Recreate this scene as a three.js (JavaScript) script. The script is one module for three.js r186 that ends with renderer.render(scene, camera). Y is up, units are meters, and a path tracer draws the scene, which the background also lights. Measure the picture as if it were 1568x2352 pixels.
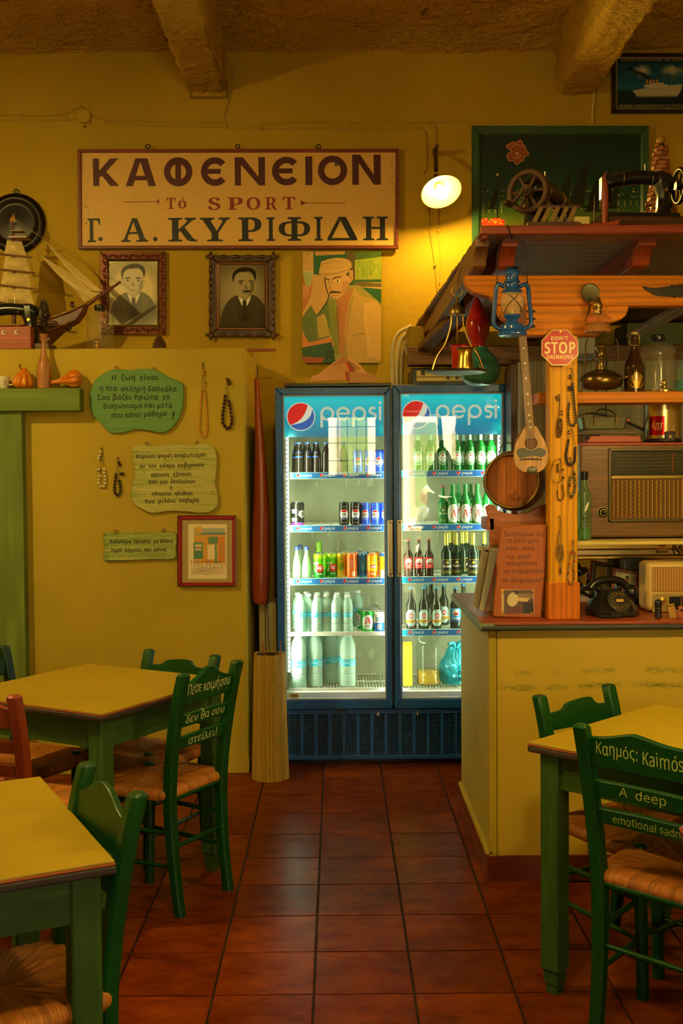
import * as THREE from 'three';
import { RoundedBoxGeometry } from 'three/addons/geometries/RoundedBoxGeometry.js';
import { mergeGeometries, mergeVertices, toCreasedNormals } from 'three/addons/utils/BufferGeometryUtils.js';
import { MarchingCubes } from 'three/addons/objects/MarchingCubes.js';
import { RectAreaLightUniformsLib } from 'three/addons/lights/RectAreaLightUniformsLib.js';
RectAreaLightUniformsLib.init();

// ---------- camera, sky, sun, lights, exposure ----------
const scene = new THREE.Scene();
const F = 2600, EYE = 1.57;
const camera = new THREE.PerspectiveCamera(2 * Math.atan(1176 / F) * 180 / Math.PI, 1568 / 2352, 0.05, 80);
camera.position.set(0, EYE, 0);
camera.rotation.order = 'YXZ';
camera.rotation.set(-0.035, -0.0042, -0.0075);
camera.updateMatrixWorld(true);
const EXPOSURE = 1.0;
scene.background = new THREE.Color().setRGB(6.5, 6.5, 5.6);
const LAMP = [1, 0.71, 0.2];
const sun = new THREE.DirectionalLight(new THREE.Color().setRGB(1, 0.95, 0.8), 115);
sun.position.set(5, 7.5, 5.2); sun.target.position.set(0.8, 0, 7);
sun.castShadow = true; sun.shadow.mapSize.set(2048, 2048);
Object.assign(sun.shadow.camera, { left: -9, right: 9, top: 9, bottom: -9, near: 0.5, far: 30 });
scene.add(sun, sun.target); sun.name = 'sun';
function areaLight(name, w, h, I, rgb, p, look) {
  const l = new THREE.RectAreaLight(new THREE.Color().setRGB(...rgb), I, w, h);
  l.name = name; l.position.set(...p); l.lookAt(...look); scene.add(l); return l;
}
// ---------- helpers ----------
const V = (x, y, z) => new THREE.Vector3(x, y, z);
const S = (d) => d / F;
function at(px, py, d) {                                   // the point of the plane z = -d that lies along a photo pixel
  const v = V(px / 784 - 1, 1 - py / 1176, 0.5).unproject(camera).sub(camera.position);
  return camera.position.clone().addScaledVector(v, -d / v.z);
}
function onLevel(px, py, h) {                              // the point at height h along a photo pixel
  const v = V(px / 784 - 1, 1 - py / 1176, 0.5).unproject(camera).sub(camera.position);
  return camera.position.clone().addScaledVector(v, (h - EYE) / v.y);
}
let seed = 7;
const rnd = () => { seed = (seed + 0x6D2B79F5) | 0; let t = Math.imul(seed ^ (seed >>> 15), 1 | seed); t = (t + Math.imul(t ^ (t >>> 7), 61 | t)) ^ t; return ((t ^ (t >>> 14)) >>> 0) / 4294967296; };
const rr = (a, b) => a + (b - a) * rnd();
const mix = (a, b, t) => a + (b - a) * t, clamp = (x, a = 0, b = 1) => Math.min(b, Math.max(a, x));
const sst = (a, b, x) => { const t = clamp((x - a) / (b - a)); return t * t * (3 - 2 * t); };
const hash = (i, j, s) => { let h = (Math.imul(i, 374761393) + Math.imul(j, 668265263) + Math.imul(s, 2147483647)) | 0; h = Math.imul(h ^ (h >>> 13), 1274126177); return ((h ^ (h >>> 16)) >>> 0) / 4294967296; };
function vn(x, y, s = 0, px = 1 << 20, py = px) {          // value noise with a period
  const i = Math.floor(x), j = Math.floor(y), f = x - i, g = y - j, u = f * f * (3 - 2 * f), v = g * g * (3 - 2 * g), m = (a, p) => ((a % p) + p) % p;
  const h = (a, b) => hash(m(a, px), m(b, py), s);
  return mix(mix(h(i, j), h(i + 1, j), u), mix(h(i, j + 1), h(i + 1, j + 1), u), v);
}
const fbm = (x, y, s, p, q = p) => 0.5 * vn(x, y, s, p, q) + 0.27 * vn(2 * x, 2 * y, s + 1, 2 * p, 2 * q) + 0.15 * vn(4 * x, 4 * y, s + 2, 4 * p, 4 * q) + 0.08 * vn(8 * x, 8 * y, s + 3, 8 * p, 8 * q);
function tex(w, h, fn, srgb = true) {                      // fn(u, v) -> rgb 0..1
  const d = new Uint8Array(w * h * 4);
  for (let j = 0; j < h; j++) for (let i = 0; i < w; i++) { const c = fn(i / w, j / h), k = (j * w + i) * 4; for (let n = 0; n < 3; n++) d[k + n] = clamp(c[n]) * 255; d[k + 3] = 255; }
  const t = new THREE.DataTexture(d, w, h); t.wrapS = t.wrapT = THREE.RepeatWrapping; t.magFilter = THREE.LinearFilter; t.minFilter = THREE.LinearMipmapLinearFilter; t.generateMipmaps = true;
  if (srgb) t.colorSpace = THREE.SRGBColorSpace; t.needsUpdate = true; return t;
}
const grey = (x) => [x, x, x];
const sc = (t, sx, sy = sx) => { const c = t.clone(); c.repeat.set(sx, sy); c.needsUpdate = true; return c; };
function canvas(w, h, draw) {
  const c = document.createElement('canvas'); c.width = w; c.height = h; const g = c.getContext('2d'); draw(g, w, h);
  const t = new THREE.CanvasTexture(c); t.colorSpace = THREE.SRGBColorSpace; t.anisotropy = 8; return t;
}
function mat(color, rough = 0.6, o = {}) {
  const m = new (o.transmission || o.clearcoat || o.sheen || o.ior ? THREE.MeshPhysicalMaterial : THREE.MeshStandardMaterial)({ color: Array.isArray(color) ? new THREE.Color().setRGB(...color) : new THREE.Color(color), roughness: rough });
  for (const k in o) if (k === 'emissive' && Array.isArray(o[k])) m.emissive.setRGB(...o[k]); else if (k === 'attenuationColor') m.attenuationColor = new THREE.Color().setRGB(...o[k]); else if (k !== 'uvm') m[k] = o[k];
  if (o.uvm) m.userData.uvm = o.uvm;
  return m;
}
// geometry
const ni = (g) => { const r = g.index ? g.toNonIndexed() : g; for (const k of Object.keys(r.attributes)) if (!['position', 'normal', 'uv', 'color'].includes(k)) r.deleteAttribute(k); if (!r.attributes.uv) r.setAttribute('uv', new THREE.BufferAttribute(new Float32Array(r.attributes.position.count * 2), 2)); return r; };
const merge = (l) => (Array.isArray(l) ? (l.length === 1 ? l[0] : mergeGeometries(l.flat(Infinity).map(ni))) : l);
function box(w, h, d, x = 0, y = 0, z = 0, b = 0.003, seg = 1) { b = Math.min(b, w / 2.1, h / 2.1, d / 2.1); return (b > 0 ? new RoundedBoxGeometry(w, h, d, seg, b) : new THREE.BoxGeometry(w, h, d)).translate(x, y, z); }
const boxAB = (x0, x1, y0, y1, z0, z1, b = 0.003) => box(Math.abs(x1 - x0), Math.abs(y1 - y0), Math.abs(z1 - z0), (x0 + x1) / 2, (y0 + y1) / 2, (z0 + z1) / 2, b);
function rod(a, b, r, r2 = r, seg = 10) {
  const d = b.clone().sub(a), g = new THREE.CylinderGeometry(r2, r, d.length(), seg, 1);
  g.applyQuaternion(new THREE.Quaternion().setFromUnitVectors(V(0, 1, 0), d.clone().normalize()));
  return g.translate((a.x + b.x) / 2, (a.y + b.y) / 2, (a.z + b.z) / 2);
}
function bar(a, b, w, t, spin = 0) {                       // a squared bar from a to b
  const d = b.clone().sub(a), g = new RoundedBoxGeometry(w, d.length(), t, 1, Math.min(w, t) * 0.14);
  if (spin) g.rotateY(spin);
  g.applyQuaternion(new THREE.Quaternion().setFromUnitVectors(V(0, 1, 0), d.clone().normalize()));
  return g.translate((a.x + b.x) / 2, (a.y + b.y) / 2, (a.z + b.z) / 2);
}
const tube = (pts, r, n = 24, k = 6, closed = false) => new THREE.TubeGeometry(new THREE.CatmullRomCurve3(pts, closed, 'centripetal'), n, r, k, closed);
const lathe = (p, seg = 24) => new THREE.LatheGeometry(p.map(([r, y]) => new THREE.Vector2(Math.max(r, 1e-4), y)), seg);
function smooth(p, n = 6) { const c = new THREE.SplineCurve(p.map(([x, y]) => new THREE.Vector2(x, y))); return c.getPoints(n * (p.length - 1)).map((v) => [v.x, v.y]); }
const slathe = (p, seg = 24, n = 5) => lathe(smooth(p, n), seg);
const sph = (r, x = 0, y = 0, z = 0, a = 12, b = 8) => new THREE.SphereGeometry(r, a, b).translate(x, y, z);
const shapeOf = (pts) => new THREE.Shape(pts.map((p) => (p.isVector3 ? new THREE.Vector2(p.x, p.y) : new THREE.Vector2(p[0], p[1]))));
function curvy(pts, n = 8, closed = true) { const c = new THREE.CatmullRomCurve3(pts.map((p) => (p.isVector3 ? p : V(p[0], p[1], 0))), closed, 'centripetal'); return c.getPoints(n * pts.length); }
function extr(shape, depth, bev = 0.002, z = 0, cs = 6) {  // front face at z, going back by depth
  if (!(shape instanceof THREE.Shape)) shape = shapeOf(shape);
  const g = new THREE.ExtrudeGeometry(shape, { depth: Math.max(depth - 2 * bev, 1e-4), bevelEnabled: bev > 0, bevelThickness: bev, bevelSize: bev, bevelOffset: -bev, bevelSegments: 1, curveSegments: cs });
  return g.translate(0, 0, z - depth + bev);
}
const plate = (pxs, d, thick, bev = 0.002) => extr(pxs.map((p) => at(p[0], p[1], d)), thick, bev, -d);
function cubeUV(g, grain) {                                // metres; the texture's u runs along the grain axis
  g = ni(g); const p = g.attributes.position, n = g.attributes.normal, uv = g.attributes.uv, ax = 'xyz';
  if (!grain || grain === 'auto') { g.computeBoundingBox(); const s = g.boundingBox.getSize(V()); grain = s.x >= s.y && s.x >= s.z ? 'x' : s.y >= s.z ? 'y' : 'z'; }
  for (let i = 0; i < p.count; i++) {
    const a = [Math.abs(n.getX(i)), Math.abs(n.getY(i)), Math.abs(n.getZ(i))], k = a.indexOf(Math.max(...a)), c = [p.getX(i), p.getY(i), p.getZ(i)];
    let o = [0, 1, 2].filter((q) => q !== k); if (ax[o[1]] === grain) o = [o[1], o[0]];
    uv.setXY(i, c[o[0]], c[o[1]] + 0.37 * c[k]);
  }
  return g;
}
function printUV(g, x0, x1, y0, y1) { const p = g.attributes.position, uv = g.attributes.uv; for (let i = 0; i < p.count; i++) uv.setXY(i, (p.getX(i) - x0) / (x1 - x0), (p.getY(i) - y0) / (y1 - y0)); return g; }
function printBox(g) { g.computeBoundingBox(); const b = g.boundingBox; return printUV(g, b.min.x, b.max.x, b.min.y, b.max.y); }
// things
const names = new Map();
function numbered(n) { const k = names.get(n) || 0; names.set(n, k + 1); return k ? n + '_' + String(k).padStart(3, '0') : n; }
function thing(name, label, category, pos = [0, 0, 0], turn = 0, group) {
  const o = new THREE.Group(); o.name = numbered(name); if (pos.isVector3) o.position.copy(pos); else o.position.set(...pos); o.rotation.y = turn;
  o.userData = { label, category }; if (group) o.userData.group = group; scene.add(o); return o;
}
function struct(name, parent = scene) { const o = new THREE.Group(); o.name = name; if (parent === scene) o.userData.kind = 'structure'; parent.add(o); return o; }
function part(name, geo, m, parent, o = {}) {
  let g = merge(geo);
  if (m.userData.uvm && !o.keepUV) g = cubeUV(g, o.grain || m.userData.uvm);
  const e = new THREE.Mesh(g, m); e.name = name; e.castShadow = e.receiveShadow = true;
  if (o.label) e.userData.label = o.label; if (o.stuff) e.userData.kind = 'stuff'; if (o.p) e.position.set(...o.p);
  parent.add(e); return e;
}
function wpart(name, geo, m, parent, o = {}) {             // geometry given in world axes
  const g = merge(geo), w = V(); let q = parent; while (q && q !== scene) { w.add(q.position); q = q.parent; }
  return part(name, g.translate(-w.x, -w.y, -w.z), m, parent, o);
}
function copy(src, pos, turn, label, group) {
  const c = src.clone(); c.name = numbered(src.name.replace(/_\d{3}$/, '')); if (pos) (pos.isVector3 ? c.position.copy(pos) : c.position.set(...pos)); if (turn !== undefined && turn !== null) c.rotation.y = turn;
  c.userData = { ...src.userData }; if (label) c.userData.label = label; if (group) c.userData.group = group; scene.add(c); return c;
}
// ---------- textures and materials ----------
const tPlaster = tex(512, 512, (u, v) => grey(0.86 + 0.14 * fbm(u * 4, v * 4, 3, 4)));
const tFine = tex(512, 512, (u, v) => grey(fbm(u * 48, v * 48, 9, 48)), false);
const tRough = tex(512, 512, (u, v) => grey(0.55 * fbm(u * 14, v * 26, 21, 14, 26) + 0.45 * fbm(u * 50, v * 60, 31, 50, 60)), false);
const tGrain = tex(1024, 256, (u, v) => { const w = v + 0.03 * vn(u * 4, v * 3, 5, 4, 3), r = vn(u * 2, w * 24, 11, 2, 24), f = vn(u * 14, w * 150, 12, 14, 150); const x = 0.72 + 0.22 * (0.5 + 0.5 * Math.sin(6.283 * (w * 11 + r * 1.3))) * r + 0.14 * f; return [x, x * 0.97, x * 0.92]; });
const tPine = tex(1024, 512, (u, v) => {
  const kx = 0.62 - u, ky = 0.36 - v, k2 = Math.exp(-(kx * kx * 900 + ky * ky * 500)), jx = 0.17 - u, jy = 0.8 - v, j2 = Math.exp(-(jx * jx * 900 + jy * jy * 600));
  const w = v + 0.02 * vn(u * 2, v * 2, 5, 2, 2) + 0.03 * k2 + 0.03 * j2, r = 0.5 + 0.5 * Math.sin(6.283 * (w * 16 + 0.9 * vn(u * 1, w * 6, 8, 1, 6))), f = vn(u * 10, w * 190, 12, 10, 190);
  const x = (0.97 - 0.13 * r * r - 0.12 * f) * (1 - 0.5 * sst(0.55, 0.95, k2)) * (1 - 0.45 * sst(0.6, 0.95, j2)); return [x, x * 0.93, x * 0.82];
});
const tBrush = tex(512, 512, (u, v) => grey(0.78 + 0.22 * vn(u * 3, v * 90, 4, 3, 90) * vn(u * 9, v * 30, 6, 9, 30) + 0.1 * fbm(u * 5, v * 5, 2, 5)));
const tTile = [0, 1, 2].map((k) => tex(256, 256, (u, v) => { const a = fbm(u * 3, v * 5, 40 + 7 * k, 3, 5), b = fbm(u * 9, v * 22, 60 + 5 * k, 9, 22), x = 0.74 + 0.36 * (a - 0.5) + 0.16 * (b - 0.5); return [x, x * (0.92 + 0.2 * (a - 0.5)), x * 0.88]; }));
const tTileB = tex(256, 256, (u, v) => grey(fbm(u * 5, v * 11, 77, 5, 11)), false);
const M = {};
M.wall = mat([0.55, 0.365, 0.016], 0.93, { map: sc(tPlaster, 0.4), bumpMap: sc(tFine, 0.9), bumpScale: 0.002, uvm: 'x' });
M.part = mat([0.56, 0.41, 0.026], 0.85, { map: sc(tPlaster, 0.5), bumpMap: sc(tFine, 0.9), bumpScale: 0.0012, uvm: 'x' });
M.ceil = mat([0.62, 0.38, 0.03], 0.97, { map: sc(tPlaster, 0.7), bumpMap: sc(tRough, 1.6, 1.6), bumpScale: 0.035, uvm: 'x' });
M.beamPl = mat([0.58, 0.37, 0.03], 0.97, { map: sc(tPlaster, 0.7), bumpMap: sc(tRough, 2.2, 2.2), bumpScale: 0.02, uvm: 'x' });
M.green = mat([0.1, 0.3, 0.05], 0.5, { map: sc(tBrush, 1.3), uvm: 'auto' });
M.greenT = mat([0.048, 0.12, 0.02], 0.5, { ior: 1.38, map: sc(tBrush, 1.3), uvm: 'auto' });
M.greenW = mat([0.18, 0.27, 0.04], 0.75, { map: sc(tBrush, 0.6), uvm: 'auto' });
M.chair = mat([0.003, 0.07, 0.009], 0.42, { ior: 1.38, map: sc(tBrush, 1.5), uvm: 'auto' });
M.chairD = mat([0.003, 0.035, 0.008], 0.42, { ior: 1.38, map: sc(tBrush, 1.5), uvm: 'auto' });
M.redCh = mat([0.36, 0.055, 0.02], 0.45, { map: sc(tBrush, 1.5), uvm: 'auto' });
M.lam = mat([0.52, 0.365, 0.016], 0.42, { map: sc(tPlaster, 0.9), uvm: 'x' });
M.edge = mat([0.035, 0.02, 0.018], 0.6);
M.edgeR = mat([0.36, 0.09, 0.02], 0.7);
M.pine = mat([0.98, 0.52, 0.012], 0.5, { ior: 1.3, map: sc(tPine, 1.1, 2.4), bumpMap: sc(tGrain, 1.1, 2.4), bumpScale: 0.0004, uvm: 'auto' });
M.pineB = mat([0.85, 0.31, 0.008], 0.5, { ior: 1.3, map: sc(tPine, 1.1, 2.4), bumpMap: sc(tGrain, 1.1, 2.4), bumpScale: 0.0004, uvm: 'auto' });
M.pineR = mat([0.8, 0.26, 0.01], 0.5, { ior: 1.3, map: sc(tPine, 1.3, 2.6), uvm: 'auto' });
M.plank = mat([0.36, 0.22, 0.1], 0.6, { map: sc(tGrain, 1, 3), uvm: 'x' });
M.redWood = mat([0.45, 0.075, 0.02], 0.4, { map: sc(tGrain, 1.2, 3), uvm: 'auto' });
M.dkWood = mat([0.12, 0.05, 0.02], 0.45, { map: sc(tGrain, 1.5, 3), uvm: 'auto' });
M.midWood = mat([0.33, 0.16, 0.05], 0.5, { map: sc(tGrain, 1.5, 3), uvm: 'auto' });
M.ltWood = mat([0.62, 0.36, 0.06], 0.45, { map: sc(tGrain, 2, 5), uvm: 'auto' });
M.black = mat([0.012, 0.012, 0.013], 0.25);
M.iron = mat([0.035, 0.03, 0.028], 0.5, { metalness: 0.6 });
M.rust = mat([0.11, 0.055, 0.025], 0.6, { metalness: 0.4 });
M.brass = mat([0.75, 0.48, 0.1], 0.28, { metalness: 1 });
M.brassD = mat([0.3, 0.2, 0.06], 0.38, { metalness: 0.9 });
M.gold = mat([0.85, 0.55, 0.12], 0.3, { metalness: 1 });
M.steel = mat([0.6, 0.6, 0.58], 0.3, { metalness: 1 });
M.white = mat([0.75, 0.7, 0.45], 0.6);
M.cream = mat([0.7, 0.56, 0.16], 0.5);
M.wireP = mat([0.48, 0.32, 0.02], 0.6);
M.glass = mat([1, 1, 1], 0.04, { transmission: 1, thickness: 0, ior: 1.5 });
M.greyPan = mat([0.42, 0.42, 0.36], 0.6, { map: sc(tGrain, 1, 4), uvm: 'y' });
// ---------- the room ----------
const WALL = 6.7, HALF = 5.89;
const floor = struct('floor');
part('slab', box(6.6, 0.1, 9.3, 0, -0.057, -2.05, 0), mat([0.03, 0.024, 0.018], 0.9), floor);
{
  const T = 0.303, X0 = -0.08, Z0 = -5.78;
  const ms = tTile.map((t, k) => mat([[0.27, 0.054, 0.005], [0.3, 0.06, 0.006], [0.25, 0.048, 0.005]][k], 0.27, { ior: 1.5, specularIntensity: 0.05, map: sc(t, 3.1), bumpMap: sc(tTileB, 3.1), bumpScale: 0.0016, uvm: 'x' }));
  const gs = [0, 1, 2, 3, 4, 5].map((k) => cubeUV(box(T - 0.006, 0.012, T - 0.005, 0, -0.006, 0, 0.0018).translate(k * 0.71, 0, k * 0.37), 'x').translate(-k * 0.71, 0, -k * 0.37));
  part('tiled_floor', box(6.6, 0.02, 3.7, 0, -0.011, Z0 + 15.5 * T + 1.85 + T * 0.5, 0), ms[0], floor, { stuff: true });
  let n = 0;
  for (let j = -3; j < 16; j++) for (let i = -6; i < 8; i++) {
    const x = X0 + (i + 0.5) * T, z = Z0 + (j + 0.5) * T;
    if (z < -6.4 || x < z * 0.31 - 0.35 || x > -z * 0.32 + 0.35) continue;
    if (x > 0.75 && z < -4.3) continue;
    const e = part('tile', gs[Math.floor(rnd() * 6)], ms[Math.floor(rnd() * 3)], floor, { keepUV: true }); e.position.set(x, rr(-0.0006, 0.0006), z); n++;
  }
}
const wb = struct('wall_back'); part('plaster', box(6.8, 4.4, 0.2, 0, 2.1, -WALL - 0.1, 0), M.wall, wb);
const wl = struct('wall_left'); part('plaster', box(0.2, 4.4, 9.4, -3.4, 2.1, -2.05, 0), M.wall, wl);
const wr = struct('wall_right'); part('plaster', box(0.2, 4.4, 9.4, 3.4, 2.1, -2.05, 0), M.wall, wr);
{
  const w = struct('wall_rear'), s = shapeOf([[-3.4, -0.1], [3.4, -0.1], [3.4, 4.3], [-3.4, 4.3]]);
  for (const [x0, x1, y0, y1] of [[0.8, 1.62, 0, 2.35], [-0.14, 0.55, 1.5, 2.32]]) s.holes.push(new THREE.Path([[x0, y0], [x0, y1], [x1, y1], [x1, y0]].map((p) => new THREE.Vector2(...p))));
  part('plaster', extr(s, 0.22, 0, 2.82), M.wall, w);
  const wd = struct('window_1'); const fr = [boxAB(-0.14, 0.55, 1.5, 1.54, 2.64, 2.74), boxAB(-0.14, 0.55, 2.28, 2.32, 2.64, 2.74), boxAB(-0.14, -0.1, 1.54, 2.28, 2.64, 2.74), boxAB(0.51, 0.55, 1.54, 2.28, 2.64, 2.74)];
  part('window_frame', fr, M.greenW, wd);
  const ir = []; for (let i = 1; i < 5; i++) ir.push(rod(V(-0.1 + i * 0.122, 1.54, 2.72), V(-0.1 + i * 0.122, 2.28, 2.72), 0.006, 0.006, 6)); for (const y of [1.72, 1.95, 2.16]) ir.push(rod(V(-0.1, y, 2.72), V(0.51, y, 2.72), 0.006, 0.006, 6));
  part('window_grille', ir, M.iron, wd);
  const dr = struct('door_1'); part('door_frame', [boxAB(0.8, 0.86, 0, 2.35, 2.62, 2.78), boxAB(1.56, 1.62, 0, 2.35, 2.62, 2.78), boxAB(0.86, 1.56, 2.29, 2.35, 2.62, 2.78)], M.greenW, dr);
  const gd = struct('ground'); part('paving', box(16, 0.1, 9, 0, -0.06, 7.3, 0), mat([0.6, 0.52, 0.38], 0.9, { map: sc(tPlaster, 1), uvm: 'x' }), gd);
  const fc = struct('facade'); part('plaster', box(16, 7, 0.3, 0, 3.4, 9.6, 0), mat([0.76, 0.7, 0.5], 0.9, { map: sc(tPlaster, 0.5), uvm: 'x' }), fc);
  part('pilaster', [boxAB(0.92, 1.12, 0, 7, 9.4, 9.46), boxAB(-0.9, -0.7, 0, 7, 9.4, 9.46)], M.white, fc);
  part('shutter', [boxAB(1.5, 1.9, 0.9, 2.5, 9.4, 9.46), boxAB(2.3, 2.7, 0.9, 2.5, 9.4, 9.46), boxAB(0.1, 0.6, 1.2, 2.7, 9.4, 9.46)], M.greenW, fc);
}
// rough plastered ceiling with two beams
{
  const c = struct('ceiling');
  const bump = (x, y, z) => (fbm(x * 3 + 50, z * 7 + 50, 5, 4096) - 0.5) * 0.09 + (fbm(x * 14 + 90, z * 22 + 90, 15, 4096) - 0.5) * 0.035;
  const g = new THREE.PlaneGeometry(6.8, 1.5, 340, 110).rotateX(Math.PI / 2).translate(0, 4.09, -6.05), p = g.attributes.position;
  for (let i = 0; i < p.count; i++) { const z = p.getZ(i), w = sst(-6.8, -6.35, z); p.setY(i, p.getY(i) - 0.09 * (1 - w) * (1 - w) + bump(p.getX(i), 0, z) * (0.45 + 0.55 * w)); }
  g.computeVertexNormals(); part('plaster', g, M.ceil, c);
  part('slab', box(6.8, 0.16, 9.4, 0, 4.26, -2.05, 0), M.ceil, c); part('plaster', box(6.8, 0.05, 7.6, 0, 4.11, -1.45, 0), M.ceil, c);
  const beam = (xa, xb, y, n) => {
    const w = xb - xa, h = 4.2 - y, L = 4.5, b = new RoundedBoxGeometry(w, h, L, 1, 0.028), big = new THREE.BoxGeometry(w, h, 1.6, 26, 26, 150), q = big.attributes.position, r = 0.03;
    const parts = [];
    for (let i = 0; i < q.count; i++) {                    // round the edges, then roughen
      let v = V(q.getX(i), q.getY(i), q.getZ(i)); const cx = clamp(v.x, -w / 2 + r, w / 2 - r), cy = Math.max(v.y, -h / 2 + r), dx = v.x - cx, dy = v.y - cy, l = Math.hypot(dx, dy);
      const f = l > 1e-6 ? Math.min(1, r / l) : 1; v.x = cx + dx * f; v.y = cy + dy * f;
      const nx = Math.abs(v.x) > w / 2 - 0.03 ? Math.sign(v.x) : 0, k = (fbm(v.z * 9 + 20 + n, v.x * 9 + v.y * 9 + 30, 8, 4096) - 0.5) * 0.03 + (fbm(v.z * 40 + 20, (v.x + v.y) * 40 + 30, 18, 4096) - 0.5) * 0.02;
      q.setXYZ(i, v.x + nx * k, v.y - k * (nx ? 0.3 : 1), v.z);
    }
    big.computeVertexNormals(); const e = part('beam', big, M.beamPl, c); e.position.set((xa + xb) / 2, y + h / 2, -WALL + 0.78);
    part('beam', b, M.beamPl, c).position.set((xa + xb) / 2, y + h / 2, -3.05);
  };
  const a = at(430, 200, WALL), b = at(518, 200, WALL); beam(a.x, b.x, at(470, 214, WALL).y, 0);
  const e = at(1277, 212, WALL), f = at(1366, 212, WALL); beam(e.x, f.x, at(1310, 218, WALL).y, 7);
  const pd = boxAB(at(435, 0, WALL).x, at(521, 0, WALL).x, at(0, 231, WALL).y, at(0, 190, WALL).y, -WALL, -WALL + 0.025, 0.008); part('beam_pad', pd, M.beamPl, c);
}
// half-height partition on the left, its baseboard and the green door surround
const halfX = at(563, 1300, HALF).x + 0.006, halfTop = at(300, 799, HALF).y;
{
  const w = struct('wall_partition'); part('plaster', boxAB(-3.3, halfX, 0, halfTop, -WALL, -HALF, 0.006), M.part, w);
  const b = struct('baseboard_left'); part('board', boxAB(at(60, 1700, HALF).x, halfX + 0.004, 0, 0.075, -HALF - 0.02, -HALF + 0.012, 0.003), M.part, b);
  const t = struct('trim_1'), x1 = at(54, 1200, HALF - 0.07).x;
  part('post', boxAB(x1 - 0.16, x1, 0, at(0, 940, 5.8).y, -HALF, -HALF + 0.07, 0.004), M.greenW, t);
  part('door_panel', boxAB(x1 - 0.95, x1 - 0.162, 0, at(0, 940, 5.8).y, -HALF, -HALF + 0.03, 0.004), M.greenW, t);
  const l = struct('trim_2'), a = at(183, 891, 5.79), c = at(183, 943, 5.79);
  part('lintel', boxAB(a.x - 1.3, a.x, c.y, a.y, -HALF, -5.79, 0.004), M.greenW, l);
}
// ---------- cables ----------
{
  const D = WALL - 0.008, cable = (label, pts, r = 0.0045, m = M.wireP) => { const p = pts.map((q) => at(q[0], q[1], D)), c = p[0]; const o = thing('wall_cable', label, 'cable', [c.x, c.y, c.z]); wpart('sheath', tube(p, r, pts.length * 8, 6), m, o);
    const cl = []; for (let i = 1; i < pts.length - 1; i += 2) cl.push(sph(0.009, p[i].x, p[i].y, p[i].z, 8, 6)); if (cl.length) wpart('clips', cl, m, o, { stuff: true }); };
  cable('topmost painted cable running along the wall left of the round junction box', [[-8, 266], [50, 265], [100, 266], [150, 262], [172, 248], [186, 245], [196, 253]]);
  cable('lower painted cable running along the wall left of the round junction box', [[-8, 276], [50, 277], [100, 276], [150, 275], [176, 272]]);
  cable('upper painted cable running level above the white shop sign', [[212, 268], [240, 276], [330, 277], [410, 281], [512, 281], [600, 285], [700, 282], [800, 283], [900, 283], [1085, 280]]);
  cable('lower painted cable running level above the white shop sign', [[214, 270], [240, 281], [350, 288], [460, 291], [512, 292], [600, 296], [700, 296], [800, 297], [920, 294], [960, 294], [975, 305], [978, 340], [975, 392], [968, 402]]);
  cable('painted cable dropping from the left ceiling beam to the level cables', [[500, 60], [508, 110], [524, 140], [536, 165], [535, 190], [522, 235], [514, 275], [520, 294]]);
  cable('painted cable looping down to the lit wall lamp', [[985, 285], [998, 292], [1000, 310], [998, 345]]);
  cable('thin painted cable hanging below the lit wall lamp, the left one', [[982, 462], [985, 520], [993, 570], [998, 610], [1004, 670]], 0.003);
  cable('thin painted cable hanging below the lit wall lamp, the right one', [[1004, 465], [1006, 530], [1010, 580], [1009, 650]], 0.003);
  cable('white cable dropping from the right ceiling beam behind the green framed painting', [[1364, 212], [1362, 240], [1360, 262], [1360, 284]], 0.006, M.cream);
  const j = at(193, 268, WALL), o = thing('junction_box', 'round painted junction box on the wall above the shop sign', 'junction box', j);
  wpart('cover', slathe([[0.0, 0.02], [0.036, 0.019], [0.041, 0.014], [0.042, 0]], 28).rotateX(Math.PI / 2).translate(j.x, j.y, j.z), M.wall, o);
  for (const [x, y] of [[180, 268], [206, 264], [204, 280], [193, 290]]) { const p = at(x, y, WALL - 0.01); wpart('gland', sph(0.009, p.x, p.y, p.z, 8, 6), M.wall, o); }
}
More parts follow.
